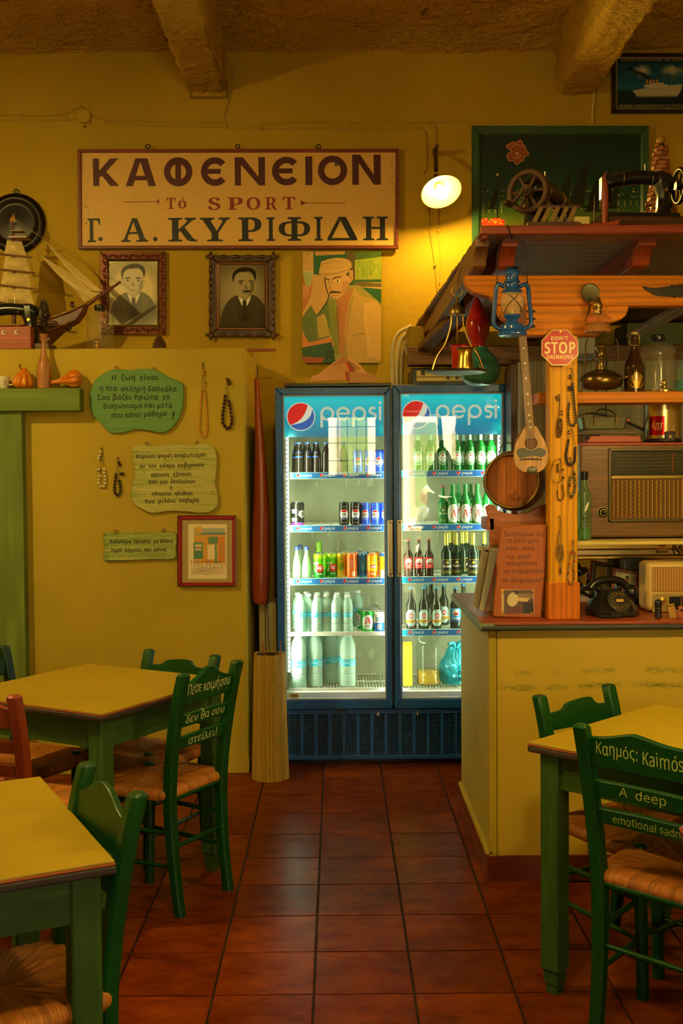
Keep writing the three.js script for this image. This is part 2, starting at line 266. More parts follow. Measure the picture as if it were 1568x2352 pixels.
// ---------- counter, countertop ----------
const CT = 1.0;                                            // countertop height
{
  const fl = at(1122, 1500, 4.28), x0 = fl.x, xl = onLevel(1062, 1850, 0.06);
  const b = thing('counter', 'cream painted bar counter with green scuff marks, right of the aisle', 'counter', [x0 + 0.9, 0, -4.75]);
  const tCounter = canvas(1024, 512, (g, w, h) => {
    g.fillStyle = '#ffffff'; g.fillRect(0, 0, w, h);
    for (let i = 0; i < 5200; i++) { const x = rnd() * w, band = rnd() < 0.62 ? 0.25 : 0.185, y = h * (band + 0.006 * Math.sin(x / 60) + 0.018 * (rnd() + rnd() - 1)), k = vn(x / 34, 3, 5); if (k < 0.2 || (band < 0.2 && k < 0.42)) continue; g.fillStyle = `rgba(50,110,25,${0.03 + 0.2 * rnd() * k})`; g.fillRect(x, y, 3 + 9 * rnd(), 1.3); }
    for (let i = 0; i < 60; i++) { g.fillStyle = `rgba(120,70,20,${0.15 * rnd()})`; g.fillRect(rnd() * w, rnd() * h, 2, 2 + 3 * rnd()); }
  });
  const front = boxAB(x0 + 0.032, x0 + 1.9, 0.09, CT - 0.03, -4.30, -4.283, 0.002);
  wpart('front_panel', printUV(front, x0, x0 + 1.9, 0.09, CT - 0.03), mat([0.6, 0.42, 0.03], 0.6, { map: tCounter }), b);
  wpart('corner_trim', boxAB(x0, x0 + 0.03, 0.09, CT - 0.03, -4.30, -4.28, 0.002), M.part, b);
  wpart('side_panel', boxAB(x0 + 0.002, x0 + 0.03, 0.09, CT - 0.03, -5.26, -4.295, 0.002), mat([0.5, 0.42, 0.07], 0.6, { map: sc(tPlaster, 1), uvm: 'y' }), b);
  wpart('back_panel', boxAB(x0 + 0.03, x0 + 1.9, 0.09, CT - 0.03, -5.26, -5.23, 0.002), M.part, b);
  wpart('skirting', [boxAB(x0 - 0.004, x0 + 1.9, 0, 0.1, -4.3, -4.276, 0.002)], mat([0.32, 0.06, 0.02], 0.45, { map: sc(tTile[0], 2), uvm: 'x' }), b);
  wpart('skirting', [boxAB(x0 - 0.012, x0 + 0.02, 0, 0.1, -5.26, -4.277, 0.002)], mat([0.3, 0.07, 0.02], 0.45, { map: sc(tTile[1], 2), uvm: 'x' }), b);
  wpart('skirting_cap', boxAB(x0 - 0.014, x0 + 0.016, 0.1, 0.118, -5.26, -4.28, 0.005), M.part, b);
  const t = thing('countertop', 'dark red wooden countertop with a worn green edge', 'countertop', [x0 + 0.9, CT, -4.75]);
  wpart('top', boxAB(x0 - 0.03, x0 + 1.95, CT - 0.012, CT, -5.3, -4.25, 0.003), M.redWood, t);
  wpart('edge', [boxAB(x0 - 0.036, x0 + 1.95, CT - 0.032, CT - 0.011, -4.29, -4.238, 0.008)], mat([0.03, 0.035, 0.022], 0.5), t);
  wpart('edge', [boxAB(x0 - 0.042, x0 + 0.02, CT - 0.032, CT - 0.003, -5.3, -4.24, 0.008)], mat([0.16, 0.2, 0.13], 0.5), t);
}
// ---------- pillar, carved beam, slatted canopy shelf ----------
const PZ = 4.32;
{
  const a = at(1260, 1100, PZ).x, b = at(1330, 1100, PZ).x, o = thing('wood_post', 'orange pine post standing on the counter, hung with worry beads', 'post', [(a + b) / 2, CT, -PZ - 0.04]);
  const y1 = at(1293, 1345, PZ).y;
  wpart('shaft', boxAB(a + 0.004, b - 0.004, y1, 2.2, -PZ - 0.09, -PZ - 0.002, 0.009), M.pine, o, { grain: 'y' });
  wpart('foot', boxAB(a - 0.002, b + 0.003, CT, y1 + 0.012, -PZ - 0.09, -PZ, 0.003), M.pineR, o, { grain: 'y' });
  const up = [[1068, 632], [1590, 632], [1590, 701], [1443, 702], [1137, 701], [1136, 690], [1123, 680], [1100, 675], [1087, 671], [1075, 661], [1069, 648]], lo = [[1142, 702], [1443, 702], [1442, 714], [1436, 726], [1425, 734], [1403, 740], [1392, 748], [1384, 760], [1375, 771], [1205, 771], [1197, 760], [1188, 748], [1177, 740], [1158, 734], [1147, 722]];
  const bm = thing('carved_beam', 'orange pine beam with curved ends across the top of the post', 'beam', at(1290, 700, PZ - 0.01));
  wpart('upper_board', plate(up, PZ - 0.012, 0.07, 0.004), M.pineB, bm, { grain: 'x' }); wpart('lower_board', plate(lo, PZ - 0.012, 0.07, 0.004), M.pineB, bm, { grain: 'x' });
  // canopy: planks along x on rafters along z
  const CY = 2.42, x0f = at(1104, 535, 4.1).x, x0b = at(953, 755, WALL).x, xe = 2.6;
  const c = thing('slatted_shelf', 'high shelf of dark planks with a red front edge over the counter', 'shelf', [1.4, CY, -5.4]);
  const n = 30, z0 = -4.115, z1 = -6.68;
  for (let i = 0; i < n; i++) { const z = mix(z0, z1, (i + 0.5) / n), w = (z0 - z1) / n - 0.006, xl = mix(x0f, x0b, (i + 0.5) / n); wpart('plank', boxAB(xl + rr(-0.003, 0.003), xe, CY, CY + 0.016, z - w / 2, z + w / 2, 0.002), M.plank, c, { grain: 'x' }); wpart('joint_strip', boxAB(xl + 0.01, xe, CY + 0.004, CY + 0.014, z - w / 2 - 0.007, z - w / 2 + 0.001, 0), M.redWood, c, { grain: 'x' }); }
  wpart('front_edge', boxAB(x0f - 0.004, xe, CY - 0.002, CY + 0.03, -4.115, -4.085, 0.006), M.redWood, c);
  wpart('side_edge', boxAB(x0f + 0.004, x0f + 0.024, CY - 0.012, CY + 0.001, -4.3, -4.1, 0.003), M.redWood, c);
  const raft = (xm, w) => extr([[4.16, CY], [4.16, CY - 0.03], [4.2, CY - 0.034], [4.235, CY - 0.055], [4.25, CY - 0.085], [4.28, CY - 0.09], [6.66, CY - 0.09], [6.66, CY]], w, 0.004, w / 2).rotateY(Math.PI / 2).translate(xm, 0, 0);
  for (const [xa, xb] of [[1152, 1190], [1466, 1508]]) { const A = at(xa, 550, 4.16).x, B = at(xb, 550, 4.16).x; wpart('rafter', raft((A + B) / 2, B - A), M.redWood, c, { grain: 'z' }); }
  const p = at(1042, 596, 5.2); wpart('rafter', raft(x0b + 0.07, 0.05), M.midWood, c, { grain: 'z' });
  // timber behind and the plaster pier that carries it
  const tb = thing('timber', 'rough brown timber lying level behind the counter above the fridge', 'timber', at(1200, 823, 6.1));
  wpart('timber', boxAB(at(938, 820, 6.1).x, 2.6, at(0, 845, 6.1).y, at(0, 802, 6.1).y, -6.22, -6.1, 0.006), M.midWood, tb);
  const dg = thing('roof_brace', 'slanting wooden brace under the left side of the high shelf', 'brace', at(1000, 720, 6));
  wpart('brace', bar(at(972, 800, 6.05), at(1072, 702, 5.4), 0.06, 0.05), M.dkWood, dg);
  const pr = struct('wall_pier'); part('plaster', boxAB(at(938, 780, 6.3).x, at(975, 780, 6.3).x, at(0, 803, 6.3).y, at(0, 756, 6.3).y, -WALL, -6.3, 0.006), M.wall, pr);
  const d2 = thing('roof_strut', 'pale slanting strut under the high shelf, right of the brass lamp', 'strut', at(1520, 740, 5.2));
  wpart('strut', bar(at(1448, 772, 5.4), at(1590, 694, 4.9), 0.05, 0.03), mat([0.3, 0.24, 0.16], 0.5, { map: tGrain, uvm: 'auto' }), d2);
}
// pale panelling behind the bar
{
  const D = 5.75, o = thing('back_cabinet', 'pale grey panelled cabinet standing behind the bar shelves', 'cabinet', at(1400, 1000, D));
  const y0 = 0, y1 = at(0, 838, D).y, xs = [1192, 1262, 1392, 1480, 1600].map((x) => at(x, 900, D).x);
  for (let i = 0; i < 4; i++) wpart('door', boxAB(xs[i] + 0.003, xs[i + 1] - 0.003, 0.4, y1, -D - 0.02, -D, 0.004), M.greyPan, o, { grain: 'y' });
  wpart('body', boxAB(xs[0], xs[4], 0.1, y1 - 0.002, -D - 0.5, -D - 0.022, 0.004), M.greyPan, o);
  const k = thing('dark_door', 'dark narrow door edge between the fridge and the grey cabinet', 'door', at(1183, 1000, 5.7)); wpart('leaf', boxAB(at(1173, 900, 5.8).x, at(1190, 900, 5.8).x, 0.4, at(0, 840, 5.7).y, -5.99, -5.8, 0.004), M.dkWood, k);
  const h = thing('hood', 'pale blue-white metal box hanging behind the wooden beam', 'hood', at(1350, 800, 5.6)); wpart('box', boxAB(at(1322, 800, 5.6).x, at(1368, 800, 5.6).x, at(0, 834, 5.6).y, at(0, 700, 5.6).y, -5.9, -5.6, 0.01), mat([0.5, 0.52, 0.5], 0.4), h); wpart('band', boxAB(at(1322, 800, 5.59).x, at(1368, 800, 5.59).x, at(0, 832, 5.59).y, at(0, 822, 5.59).y, -5.62, -5.59, 0.002), mat([0.2, 0.28, 0.32], 0.4), h);
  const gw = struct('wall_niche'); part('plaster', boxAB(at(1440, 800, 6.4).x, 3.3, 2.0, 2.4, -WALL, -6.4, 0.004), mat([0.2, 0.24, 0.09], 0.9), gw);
}
// ---------- drawing helpers for print ----------
const SANS = 'sans-serif', SERIF = 'serif';
function fit(g, str, x0, x1, y0, y1, font = 'bold 100px sans-serif') { // draws a string to fill a box exactly
  g.save(); g.font = font; g.textAlign = 'left'; g.textBaseline = 'alphabetic'; const m = g.measureText(str), w = m.actualBoundingBoxRight + m.actualBoundingBoxLeft, h = m.actualBoundingBoxAscent + m.actualBoundingBoxDescent;
  g.translate(x0, y0); g.scale((x1 - x0) / w, (y1 - y0) / h); g.fillText(str, m.actualBoundingBoxLeft, m.actualBoundingBoxAscent); g.restore();
}
function hand(g, str, x0, x1, base, size, o = {}) {        // unsteady lettering, spread from x0 to x1
  g.save(); g.font = `${o.w || ''} ${size}px ${o.f || SANS}`; g.textAlign = 'left'; g.textBaseline = 'alphabetic';
  const ws = [...str].map((c) => g.measureText(c).width), tot = ws.reduce((a, b) => a + b, 0), k = (x1 - x0) / tot; let x = x0, i = 0;
  for (const c of str) { const s = Math.min(1.25, k); g.save(); g.translate(x + ws[i] * k / 2, base + (rnd() - 0.5) * size * 0.09 + (o.slope || 0) * (x - x0)); g.rotate((rnd() - 0.5) * 0.13 + (o.slope || 0)); g.transform(1, 0, o.sk || -0.06, 1, 0, 0); g.scale(s, 1 + (rnd() - 0.5) * 0.1); g.fillText(c, -ws[i] / 2, 0); g.restore(); x += ws[i] * k; i++; }
  g.restore();
}
function globe(g, cx, cy, r, ring = '#d8dfc0') {           // red, white and blue disc with a swooping band
  g.save(); g.fillStyle = ring; g.beginPath(); g.arc(cx, cy, r, 0, 7); g.fill(); g.beginPath(); g.arc(cx, cy, r * 0.93, 0, 7); g.clip();
  g.fillStyle = '#1560b4'; g.fillRect(cx - r, cy - r, 2 * r, 2 * r);
  g.fillStyle = '#e4e6cc'; g.beginPath(); g.moveTo(cx - r, cy + r * 0.62); g.bezierCurveTo(cx - 0.1 * r, cy + 0.5 * r, cx + 0.75 * r, cy + 0.4 * r, cx + 0.8 * r, cy - r * 0.6); g.lineTo(cx + r, cy - r); g.lineTo(cx - r, cy - r); g.fill();
  g.fillStyle = '#e8141c'; g.beginPath(); g.moveTo(cx - r, cy + r * 0.62); g.bezierCurveTo(cx - 0.1 * r, cy + 0.45 * r, cx + 0.3 * r, cy + 0.05 * r, cx + 0.54 * r, cy - r); g.lineTo(cx - r, cy - r); g.fill(); g.restore();
}
function pepsiWord(g, x, y, h, col, lw) {                  // rounded lowercase letters built from strokes; x-height h
  g.save(); g.strokeStyle = col; g.fillStyle = col; g.lineWidth = lw; g.lineCap = 'butt'; const r = h / 2, cy = y - r;
  const arc = (cx, a, b, c) => { g.beginPath(); g.arc(cx, cy, r - lw / 2, a, b, c); g.stroke(); };
  let c = x + r; arc(c, 0, 7); g.fillRect(c - r, cy, lw, r * 1.95);
  c += 2.28 * r; arc(c, 0.62, 6.283); g.fillRect(c - r * 0.9, cy - lw * 0.42, r * 1.85, lw * 0.84);
  c += 2.28 * r; arc(c, 0, 7); g.fillRect(c - r, cy, lw, r * 1.95);
  c += 1.95 * r; g.beginPath(); const q = (r - lw / 2) / 2; g.arc(c, cy - q, q, -0.6, 1.57, true); g.arc(c, cy + q, q, -1.57, 2.5); g.stroke();
  c += 1.05 * r; g.fillRect(c - lw / 2, cy - r, lw, 2 * r); g.beginPath(); g.arc(c, cy - r * 1.5, lw * 0.62, 0, 7); g.fill(); g.restore();
}
// ---------- the drinks fridge ----------
const FD = 6.0;                                            // distance of the door fronts
const FX = (x, y = 1240) => at(x, y, FD).x, FY = (y, x = 900) => at(x, y, FD).y;
const fx0 = FX(636), fx1 = FX(1175), fyT = FY(886), fyB = FY(1747);
const fridge = thing('drinks_fridge', 'blue two-door glass drinks fridge full of bottles and cans, lit inside', 'fridge', [(fx0 + fx1) / 2, 0, -6.33]);
const tScuff = tex(512, 512, (u, v) => { const a = fbm(u * 6, v * 6, 51, 6), b = vn(u * 40, v * 7, 52, 40, 7); return grey(0.7 + 0.3 * a + (b > 0.9 ? 0.12 : 0)); });
M.blue = mat([0.01, 0.13, 0.6], 0.34, { map: sc(tScuff, 2), uvm: 'auto' });
M.frBlue = mat([0.01, 0.14, 0.66], 0.3, { map: sc(tScuff, 2), uvm: 'auto' });
M.frIn = mat([0.56, 0.6, 0.42], 0.5);
M.frBack = mat([0.6, 0.66, 0.44], 0.55, { map: sc(tScuff, 1), uvm: 'x' });
M.frWire = mat([0.8, 0.85, 0.78], 0.45);
M.doorGlass = mat([1, 1, 1], 0.012, { transmission: 1, thickness: 0, ior: 1.95 });
{
  const zb = -6.66, zi = -6.55, zf = -6.06;                // back, inner back, inner front
  wpart('cabinet_shell', [boxAB(fx0 + 0.004, fx0 + 0.03, 0.02, fyT - 0.006, zb, zf, 0.002), boxAB(fx1 - 0.03, fx1 - 0.004, 0.02, fyT - 0.006, zb, zf, 0.002), boxAB(fx0 + 0.004, fx1 - 0.004, fyT - 0.03, fyT - 0.006, zb, zf, 0.002), boxAB(fx0 + 0.004, fx1 - 0.004, 0.02, fyT - 0.006, zb, zb + 0.02, 0.002)], M.blue, fridge);
  const yFl = FY(1606) + 0.0;
  wpart('inner_wall', [boxAB(fx0 + 0.03, fx0 + 0.036, yFl, fyT - 0.03, zi, zf, 0), boxAB(fx1 - 0.036, fx1 - 0.03, yFl, fyT - 0.03, zi, zf, 0), boxAB(fx0 + 0.03, fx1 - 0.03, fyT - 0.036, fyT - 0.03, zi, zf, 0), boxAB(fx0 + 0.03, fx1 - 0.03, yFl - 0.03, yFl, zi, zf, 0)], M.frIn, fridge);
  wpart('inner_back', boxAB(fx0 + 0.036, fx1 - 0.036, yFl, fyT - 0.036, zi - 0.01, zi, 0), M.frBack, fridge);
  wpart('mullion', boxAB(FX(895), FX(912), FY(1625), fyT - 0.01, -6.1, -6.045, 0.002), M.black, fridge);
  // lit header signs behind the glass
  const tHead = canvas(1024, 416, (g, w, h) => {
    const gr = g.createLinearGradient(0, 0, 0, h); gr.addColorStop(0, '#00a8b8'); gr.addColorStop(0.1, '#00e0e0'); gr.addColorStop(0.45, '#00b4cc'); gr.addColorStop(1, '#0a80a4'); g.fillStyle = gr; g.fillRect(0, 0, w, h);
    for (const [x, y, r] of [[0.03 * w, 0.97 * h, 130], [0.98 * w, 0.85 * h, 110]]) { const q = g.createRadialGradient(x, y, 0, x, y, r); q.addColorStop(0, 'rgba(0,250,230,.9)'); q.addColorStop(1, 'rgba(0,230,230,0)'); g.fillStyle = q; g.fillRect(0, 0, w, h); }
    globe(g, 180, 216, 142); pepsiWord(g, 372, 258, 138, '#cfd8bc', 25); g.strokeStyle = '#cfd8bc'; g.lineWidth = 2.5; g.beginPath(); g.arc(964, 244, 11, 0, 7); g.stroke(); g.fillStyle = '#cfd8bc'; g.font = 'bold 15px sans-serif'; g.fillText('R', 959, 250);
  });
  const hm = mat([0.15, 0.15, 0.15], 0.5, { map: tHead, emissive: [0.72, 0.72, 0.72], emissiveMap: tHead });
  for (const [a, b, y0, y1] of [[650, 890, 1001, 903], [917, 1158, 998, 900]]) {
    const q = boxAB(FX(a), FX(b), FY(y0), FY(y1), -6.09, -6.075, 0); wpart('header_sign', printBox(q), hm, fridge, { label: 'lit blue sign with a red, white and blue disc and the word pepsi' });
  }
  // LED strips
  const led = mat([0.5, 0.5, 0.5], 0.5, { emissive: [2.2, 2.6, 2.3] }), ledB = mat([0.8, 0.85, 0.8], 0.5);
  for (const [x, y0, y1, k] of [[660.5, 1003, 1545, 0], [1147, 1000, 1600, 1]]) {
    const xw = at(x, 1240, 6.06).x, ya = at(x, y0, 6.06).y, yb = at(x, y1, 6.06).y, s = wpart('led_strip', boxAB(xw - 0.008, xw + 0.008, yb, ya, -6.075, -6.068, 0.001), ledB, fridge);
    const dots = []; for (let y = yb + 0.01; y < ya; y += 0.024) dots.push(box(0.009, 0.012, 0.004, xw, y, -6.066, 0.001)); const w = s.parent.position, mg = merge(dots).translate(-w.x, -w.y, -w.z); part('led_light', mg, led, s, { stuff: true });
    const L = areaLight('led_light', 0.03, ya - yb, 74, [0.88, 1, 0.66], [xw + (k ? -0.012 : 0.012), (ya + yb) / 2, -6.055], [xw + (k ? -1 : 1), (ya + yb) / 2, -6.6]); L.castShadow = true;
  }
  { const xm = FX(903), L = areaLight('led_light', 0.03, 1.35, 50, [0.88, 1, 0.66], [xm - 0.02, 1.0, -6.075], [xm - 0.8, 1.0, -6.75]); const L2 = areaLight('led_light', 0.03, 1.35, 50, [0.88, 1, 0.66], [xm + 0.02, 1.0, -6.075], [xm + 0.8, 1.0, -6.75]); }
  // doors
  const door = (xa, xb, ya, yb, ga, gb, gya, gyb, hx, lab) => {
    const A = FX(xa), B = FX(xb), T = FY(ya), Bo = FY(yb), a = FX(ga), b = FX(gb), t = FY(gya), bo = FY(gyb), d = new THREE.Group(); d.name = 'door'; d.userData.label = lab; d.position.set((A + B) / 2, 0, 0.3); fridge.add(d); d.position.x -= fridge.position.x;
    const rail = (p) => extr(p, 0.05, 0.005, -FD), fr = [[[A, T], [B, T], [b, t], [a, t]], [[A, Bo], [a, bo], [b, bo], [B, Bo]], [[A, T], [a, t], [a, bo], [A, Bo]], [[B, T], [B, Bo], [b, bo], [b, t]]];
    fr.forEach((p) => wpart('frame_rail', rail(p.reverse()), M.frBlue, d));
    const ins = 0.004, gk = [boxAB(a - ins, a + 0.006, bo, t, -6.03, -6.004, 0.002), boxAB(b - 0.006, b + ins, bo, t, -6.03, -6.004, 0.002), boxAB(a, b, t - 0.006, t + ins, -6.03, -6.004, 0.002), boxAB(a, b, bo - ins, bo + 0.006, -6.03, -6.004, 0.002)];
    wpart('gasket', gk, mat([0.3, 0.32, 0.3], 0.5), d);
    wpart('glass_pane', new THREE.PlaneGeometry(b - a, t - bo).translate((a + b) / 2, (t + bo) / 2, -6.014), M.doorGlass, d);
    const hX = FX(hx), h0 = FY(1326), h1 = FY(1192), w = 0.0145, cap = []; for (let i = 0; i <= 10; i++) { const t2 = Math.PI * i / 10; cap.push([hX + w * Math.cos(t2), h1 - w + w * Math.sin(t2)]); } for (let i = 0; i <= 10; i++) { const t2 = Math.PI + Math.PI * i / 10; cap.push([hX + w * Math.cos(t2), h0 + w + w * Math.sin(t2)]); }
    wpart('handle', [extr(cap, 0.012, 0.004, -FD + 0.014)], mat([0.38, 0.3, 0.16], 0.3, { metalness: 0.8 }), d);
    for (const y of [h0 + 0.018, h1 - 0.018]) wpart('screw', new THREE.CylinderGeometry(0.005, 0.005, 0.004, 10).rotateX(Math.PI / 2).translate(hX, y, -FD + 0.0155), M.iron, d);
    return d;
  };
  const d1 = door(635, 899, 889, 1628, 652, 885, 906, 1606, 896, 'left glass door in a scuffed blue frame');
  const d2 = door(904, 1175, 884, 1628, 920, 1156, 903, 1606, 917, 'right glass door in a scuffed blue frame');
  { const q = boxAB(FX(661), FX(682), FY(1602), FY(1592), -6.012, -6.010, 0); wpart('barcode_sticker', printBox(q), mat('#fff', 0.6, { map: canvas(128, 64, (g) => { g.fillStyle = '#c8b070'; g.fillRect(0, 0, 128, 64); g.fillStyle = '#302010'; let x = 14; while (x < 112) { const w = 2 + 4 * rnd(); g.fillRect(x, 14, w, 34); x += w + 2 + 4 * rnd(); } }) }), d1); }
  // shelves, with wire racks and printed price strips
  const tStrip = canvas(1024, 72, (g, w, h) => {
    const gr = g.createLinearGradient(0, 0, w, 0); gr.addColorStop(0, '#0cb6d6'); gr.addColorStop(0.25, '#1e78c8'); gr.addColorStop(1, '#1e60b4'); g.fillStyle = gr; g.fillRect(0, 0, w, h); g.fillStyle = '#bfe4e8'; g.fillRect(0, 0, w, 4); g.fillRect(0, h - 5, w, 5);
    for (let i = 0; i < 4; i++) { const x = 90 + i * 250; globe(g, x, 36, 23, '#e8f4f4'); pepsiWord(g, x + 32, 47, 24, '#e8f2ee', 5.2); }
  });
  const mStrip = mat('#ffffff', 0.4, { map: tStrip });
  const shelf = (xa, xb, y, strip) => {
    const a = at(xa, y, 6.08), b = at(xb, y, 6.08), g = new THREE.Group(); g.name = 'shelf'; fridge.add(g); g.position.set((a.x + b.x) / 2 - fridge.position.x, a.y, 0.01);
    const wires = [rod(V(a.x, a.y - 0.004, -6.09), V(b.x, a.y - 0.004, -6.09), 0.004, 0.004, 6), rod(V(a.x, a.y - 0.004, -6.3), V(b.x, a.y - 0.004, -6.3), 0.004, 0.004, 6), rod(V(a.x, a.y - 0.004, -6.53), V(b.x, a.y - 0.004, -6.53), 0.004, 0.004, 6)];
    for (let x = a.x + 0.01; x < b.x - 0.005; x += 0.0165) wires.push(rod(V(x, a.y - 0.0015, -6.088), V(x, a.y - 0.0015, -6.54), 0.002, 0.002, 4));
    wpart('wire_rack', wires, M.frWire, g, { stuff: true });
    const st = boxAB(a.x, b.x, a.y - (strip ? 0.033 : 0.018), a.y + 0.003, -6.085, -6.078, 0.001); wpart(strip ? 'price_strip' : 'front_rail', printBox(st), strip ? mStrip : M.frWire, g);
    return a.y;
  };
  for (const [y, s] of [[1086.5, 1], [1208.5, 1], [1330, 1], [1453.5, 0]]) shelf(s ? 666 : 668, 886, y, s);
  for (const [y, s] of [[1082, 1], [1205.5, 1], [1326, 1], [1447, 1]]) shelf(922, 1150, y, s);
  for (const [a, b] of [[664, 888], [932 - 10, 1152]]) shelf(a, b, 1582, 0);
  wpart('floor_ledge', boxAB(fx0 + 0.036, fx1 - 0.036, FY(1607), FY(1592), -6.12, -6.05, 0.004), M.frWire, fridge);
  wpart('base_panel', [boxAB(fx0 + 0.012, fx1, FY(1746), FY(1737), -6.06, -6.02, 0.003), boxAB(fx0 + 0.012, fx1, FY(1642), FY(1630), -6.06, -6.02, 0.003), boxAB(fx0 + 0.012, fx1, 0.09, FY(1640), -6.6, -6.06, 0.003)], M.blue, fridge);
  wpart('base_void', boxAB(fx0 + 0.03, fx1 - 0.02, FY(1740), FY(1638), -6.058, -6.052, 0), M.black, fridge);
  const x0 = FX(662, 1690), x1 = FX(1178, 1690), n = 16, pw = (x1 - x0) / n, ph = FY(1641) - FY(1738), hs = shapeOf([[0, 0], [pw, 0], [pw, ph], [0, ph]]);
  for (let i = 0; i < 4; i++) for (let j = 0; j < 17; j++) { const q = new THREE.Path(), cx = pw * (0.16 + 0.2 * i), cy = ph * (0.04 + 0.0575 * j), r = pw * 0.088; for (let k = 0; k <= 8; k++) { const t = -2 * Math.PI * k / 8; k ? q.lineTo(cx + r * Math.cos(t), cy + r * Math.sin(t)) : q.moveTo(cx + r, cy); } hs.holes.push(q); }
  const gp = cubeUV(extr(hs, 0.004, 0, 0), 'y'); for (let i = 0; i < n; i++) { const e = part('grille_panel', gp, M.blue, fridge, { keepUV: true }); e.position.set(x0 + i * pw - fridge.position.x, FY(1738), -6.026 + 6.33); }
  for (const [x, y] of [[868, 1640], [958, 1639]]) { const p = at(x, y, 6.0); wpart('lock', [new THREE.CylinderGeometry(0.008, 0.008, 0.03, 14).rotateX(Math.PI / 2).translate(p.x, p.y, -6.008), box(0.004, 0.016, 0.006, p.x + 0.003, p.y + 0.01, -5.99, 0.001)], M.steel, fridge); }
  wpart('hinge', boxAB(FX(768), FX(790), FY(1632), FY(1625.5), -6.03, -5.996, 0.001), M.black, fridge);
  wpart('plinth', boxAB(fx0 + 0.03, fx1 - 0.02, 0.0, 0.06, -6.62, -6.07, 0.002), M.black, fridge);
}
// ---------- what stands in the fridge ----------
const ord = ['first', 'second', 'third', 'fourth', 'fifth', 'sixth', 'seventh', 'eighth', 'ninth'];
const glassOf = (c, r = 0.06) => mat(c, r, { transmission: 0.85, thickness: 0, ior: 1.45 });
M.greenGl = mat([0.02, 0.34, 0.05], 0.07, { transmission: 0.55, thickness: 0, ior: 1.5 });
M.darkGl = mat([0.012, 0.03, 0.014], 0.08);
M.cola = mat([0.02, 0.018, 0.012], 0.08);
M.brownGl = mat([0.03, 0.014, 0.004], 0.07);
M.pet = mat([0.72, 0.93, 0.85], 0.15, { transmission: 0.55, thickness: 0, ior: 1.2 });
M.petCap = mat([0.75, 0.85, 0.78], 0.5);
M.alu = mat([0.7, 0.7, 0.68], 0.3, { metalness: 0.9 });
const wrapUV = (g, y0, y1, turn = 0) => { const p = g.attributes.position, uv = g.attributes.uv; for (let i = 0; i < p.count; i++) uv.setXY(i, uv.getX(i), (p.getY(i) - y0) / (y1 - y0)); return g; };
// a can: H tall, R wide; its print goes round with the middle of the canvas at the front
function makeCan(H, R, draw, label, group, base = '#888') {
  const t = canvas(384, 256, (g, w, h) => { g.fillStyle = base; g.fillRect(0, 0, w, h); draw(g, w, h); }), o = thing('drink_can', label, 'can', [0, 0, 0], 0, group);
  const body = wrapUV(lathe([[R * 0.8, 0.001], [R * 0.97, H * 0.045], [R, H * 0.08], [R, H * 0.86], [R * 0.97, H * 0.9], [R * 0.84, H * 0.975]], 28), 0, H);
  part('body', body.rotateY(Math.PI), mat('#ffffff', 0.3, { map: t, metalness: 0.35 }), o);
  part('lid', lathe([[0, H * 0.965], [R * 0.76, H * 0.965], [R * 0.78, H * 0.985], [R * 0.84, H * 0.99], [R * 0.85, H * 0.972]], 24), M.alu, o);
  return o;
}
function makeBottle(H, prof, glassMat, label, group, o = {}) {  // prof: [r, y] fractions of H
  const b = thing('bottle', label, 'bottle', [0, 0, 0], 0, group), R = prof.map(([r, y]) => [r * H, y * H]);
  part('glass_body', slathe(R, 22, 3), glassMat, b);
  if (o.fill) part('drink', slathe(R.filter(([, y]) => y < o.fill * H).map(([r, y]) => [Math.max(r - 0.0025, 0.0005), y + 0.002]).concat([[0.0005, o.fill * H]]), 20, 3), o.fillM, b);
  if (o.cap !== 0) part('cap', lathe([[0, 1.0 * H], [o.cr * H * 0.86, H], [o.cr * H, (1 - 0.3 * o.ch) * H], [o.cr * H * 1.05, (1 - o.ch) * H], [o.cr * H * 0.9, (1 - o.ch) * H]], 16), o.capM, b);
  for (const l of o.labels || []) {                        // [y0, y1, radius, map or material, half width in turns]
    const w = l[4] || 0.25, y0 = l[0] * H, y1 = l[1] * H, cy = new THREE.CylinderGeometry((l[5] || l[2]) * H, l[2] * H, y1 - y0, 24, 1, true, -w * Math.PI, 2 * w * Math.PI).translate(0, (y0 + y1) / 2, 0); part('label', cy, l[3], b);
  }
  return b;
}
const BEER = [[0, 0], [0.115, 0.002], [0.125, 0.03], [0.125, 0.52], [0.115, 0.6], [0.07, 0.72], [0.053, 0.8], [0.05, 0.95], [0.052, 0.99]];
const LONG = [[0, 0], [0.11, 0.002], [0.12, 0.03], [0.12, 0.5], [0.11, 0.57], [0.062, 0.68], [0.048, 0.76], [0.045, 0.96], [0.047, 0.99]];
const COLA = [[0, 0], [0.125, 0.002], [0.145, 0.03], [0.14, 0.2], [0.13, 0.34], [0.135, 0.5], [0.12, 0.66], [0.08, 0.8], [0.062, 0.88], [0.062, 0.98]];
const WATER = [[0, 0], [0.12, 0.002], [0.148, 0.02], [0.148, 0.2], [0.138, 0.22], [0.148, 0.25], [0.148, 0.4], [0.142, 0.42], [0.142, 0.5], [0.148, 0.53], [0.148, 0.68], [0.12, 0.8], [0.07, 0.89], [0.062, 0.92], [0.062, 0.94]];
const disc = (txt, fill, col, o = {}) => canvas(256, 256, (g) => {
  if (o.bg) { g.fillStyle = o.bg; g.fillRect(0, 0, 256, 256); }
  g.save(); g.fillStyle = fill; g.beginPath(); g.ellipse(128, 128, 122, 126, 0, 0, 7); g.fill(); if (o.ring) { g.strokeStyle = o.ring; g.lineWidth = 9; g.stroke(); } g.restore();
  if (o.more) o.more(g); if (txt) { g.fillStyle = col; fit(g, txt, ...(o.box || [60, 196, 90, 170]), o.font || 'bold 100px serif'); }
});
const lab = (t) => mat('#ffffff', 0.5, { map: t, alphaTest: 0.5, side: THREE.DoubleSide });
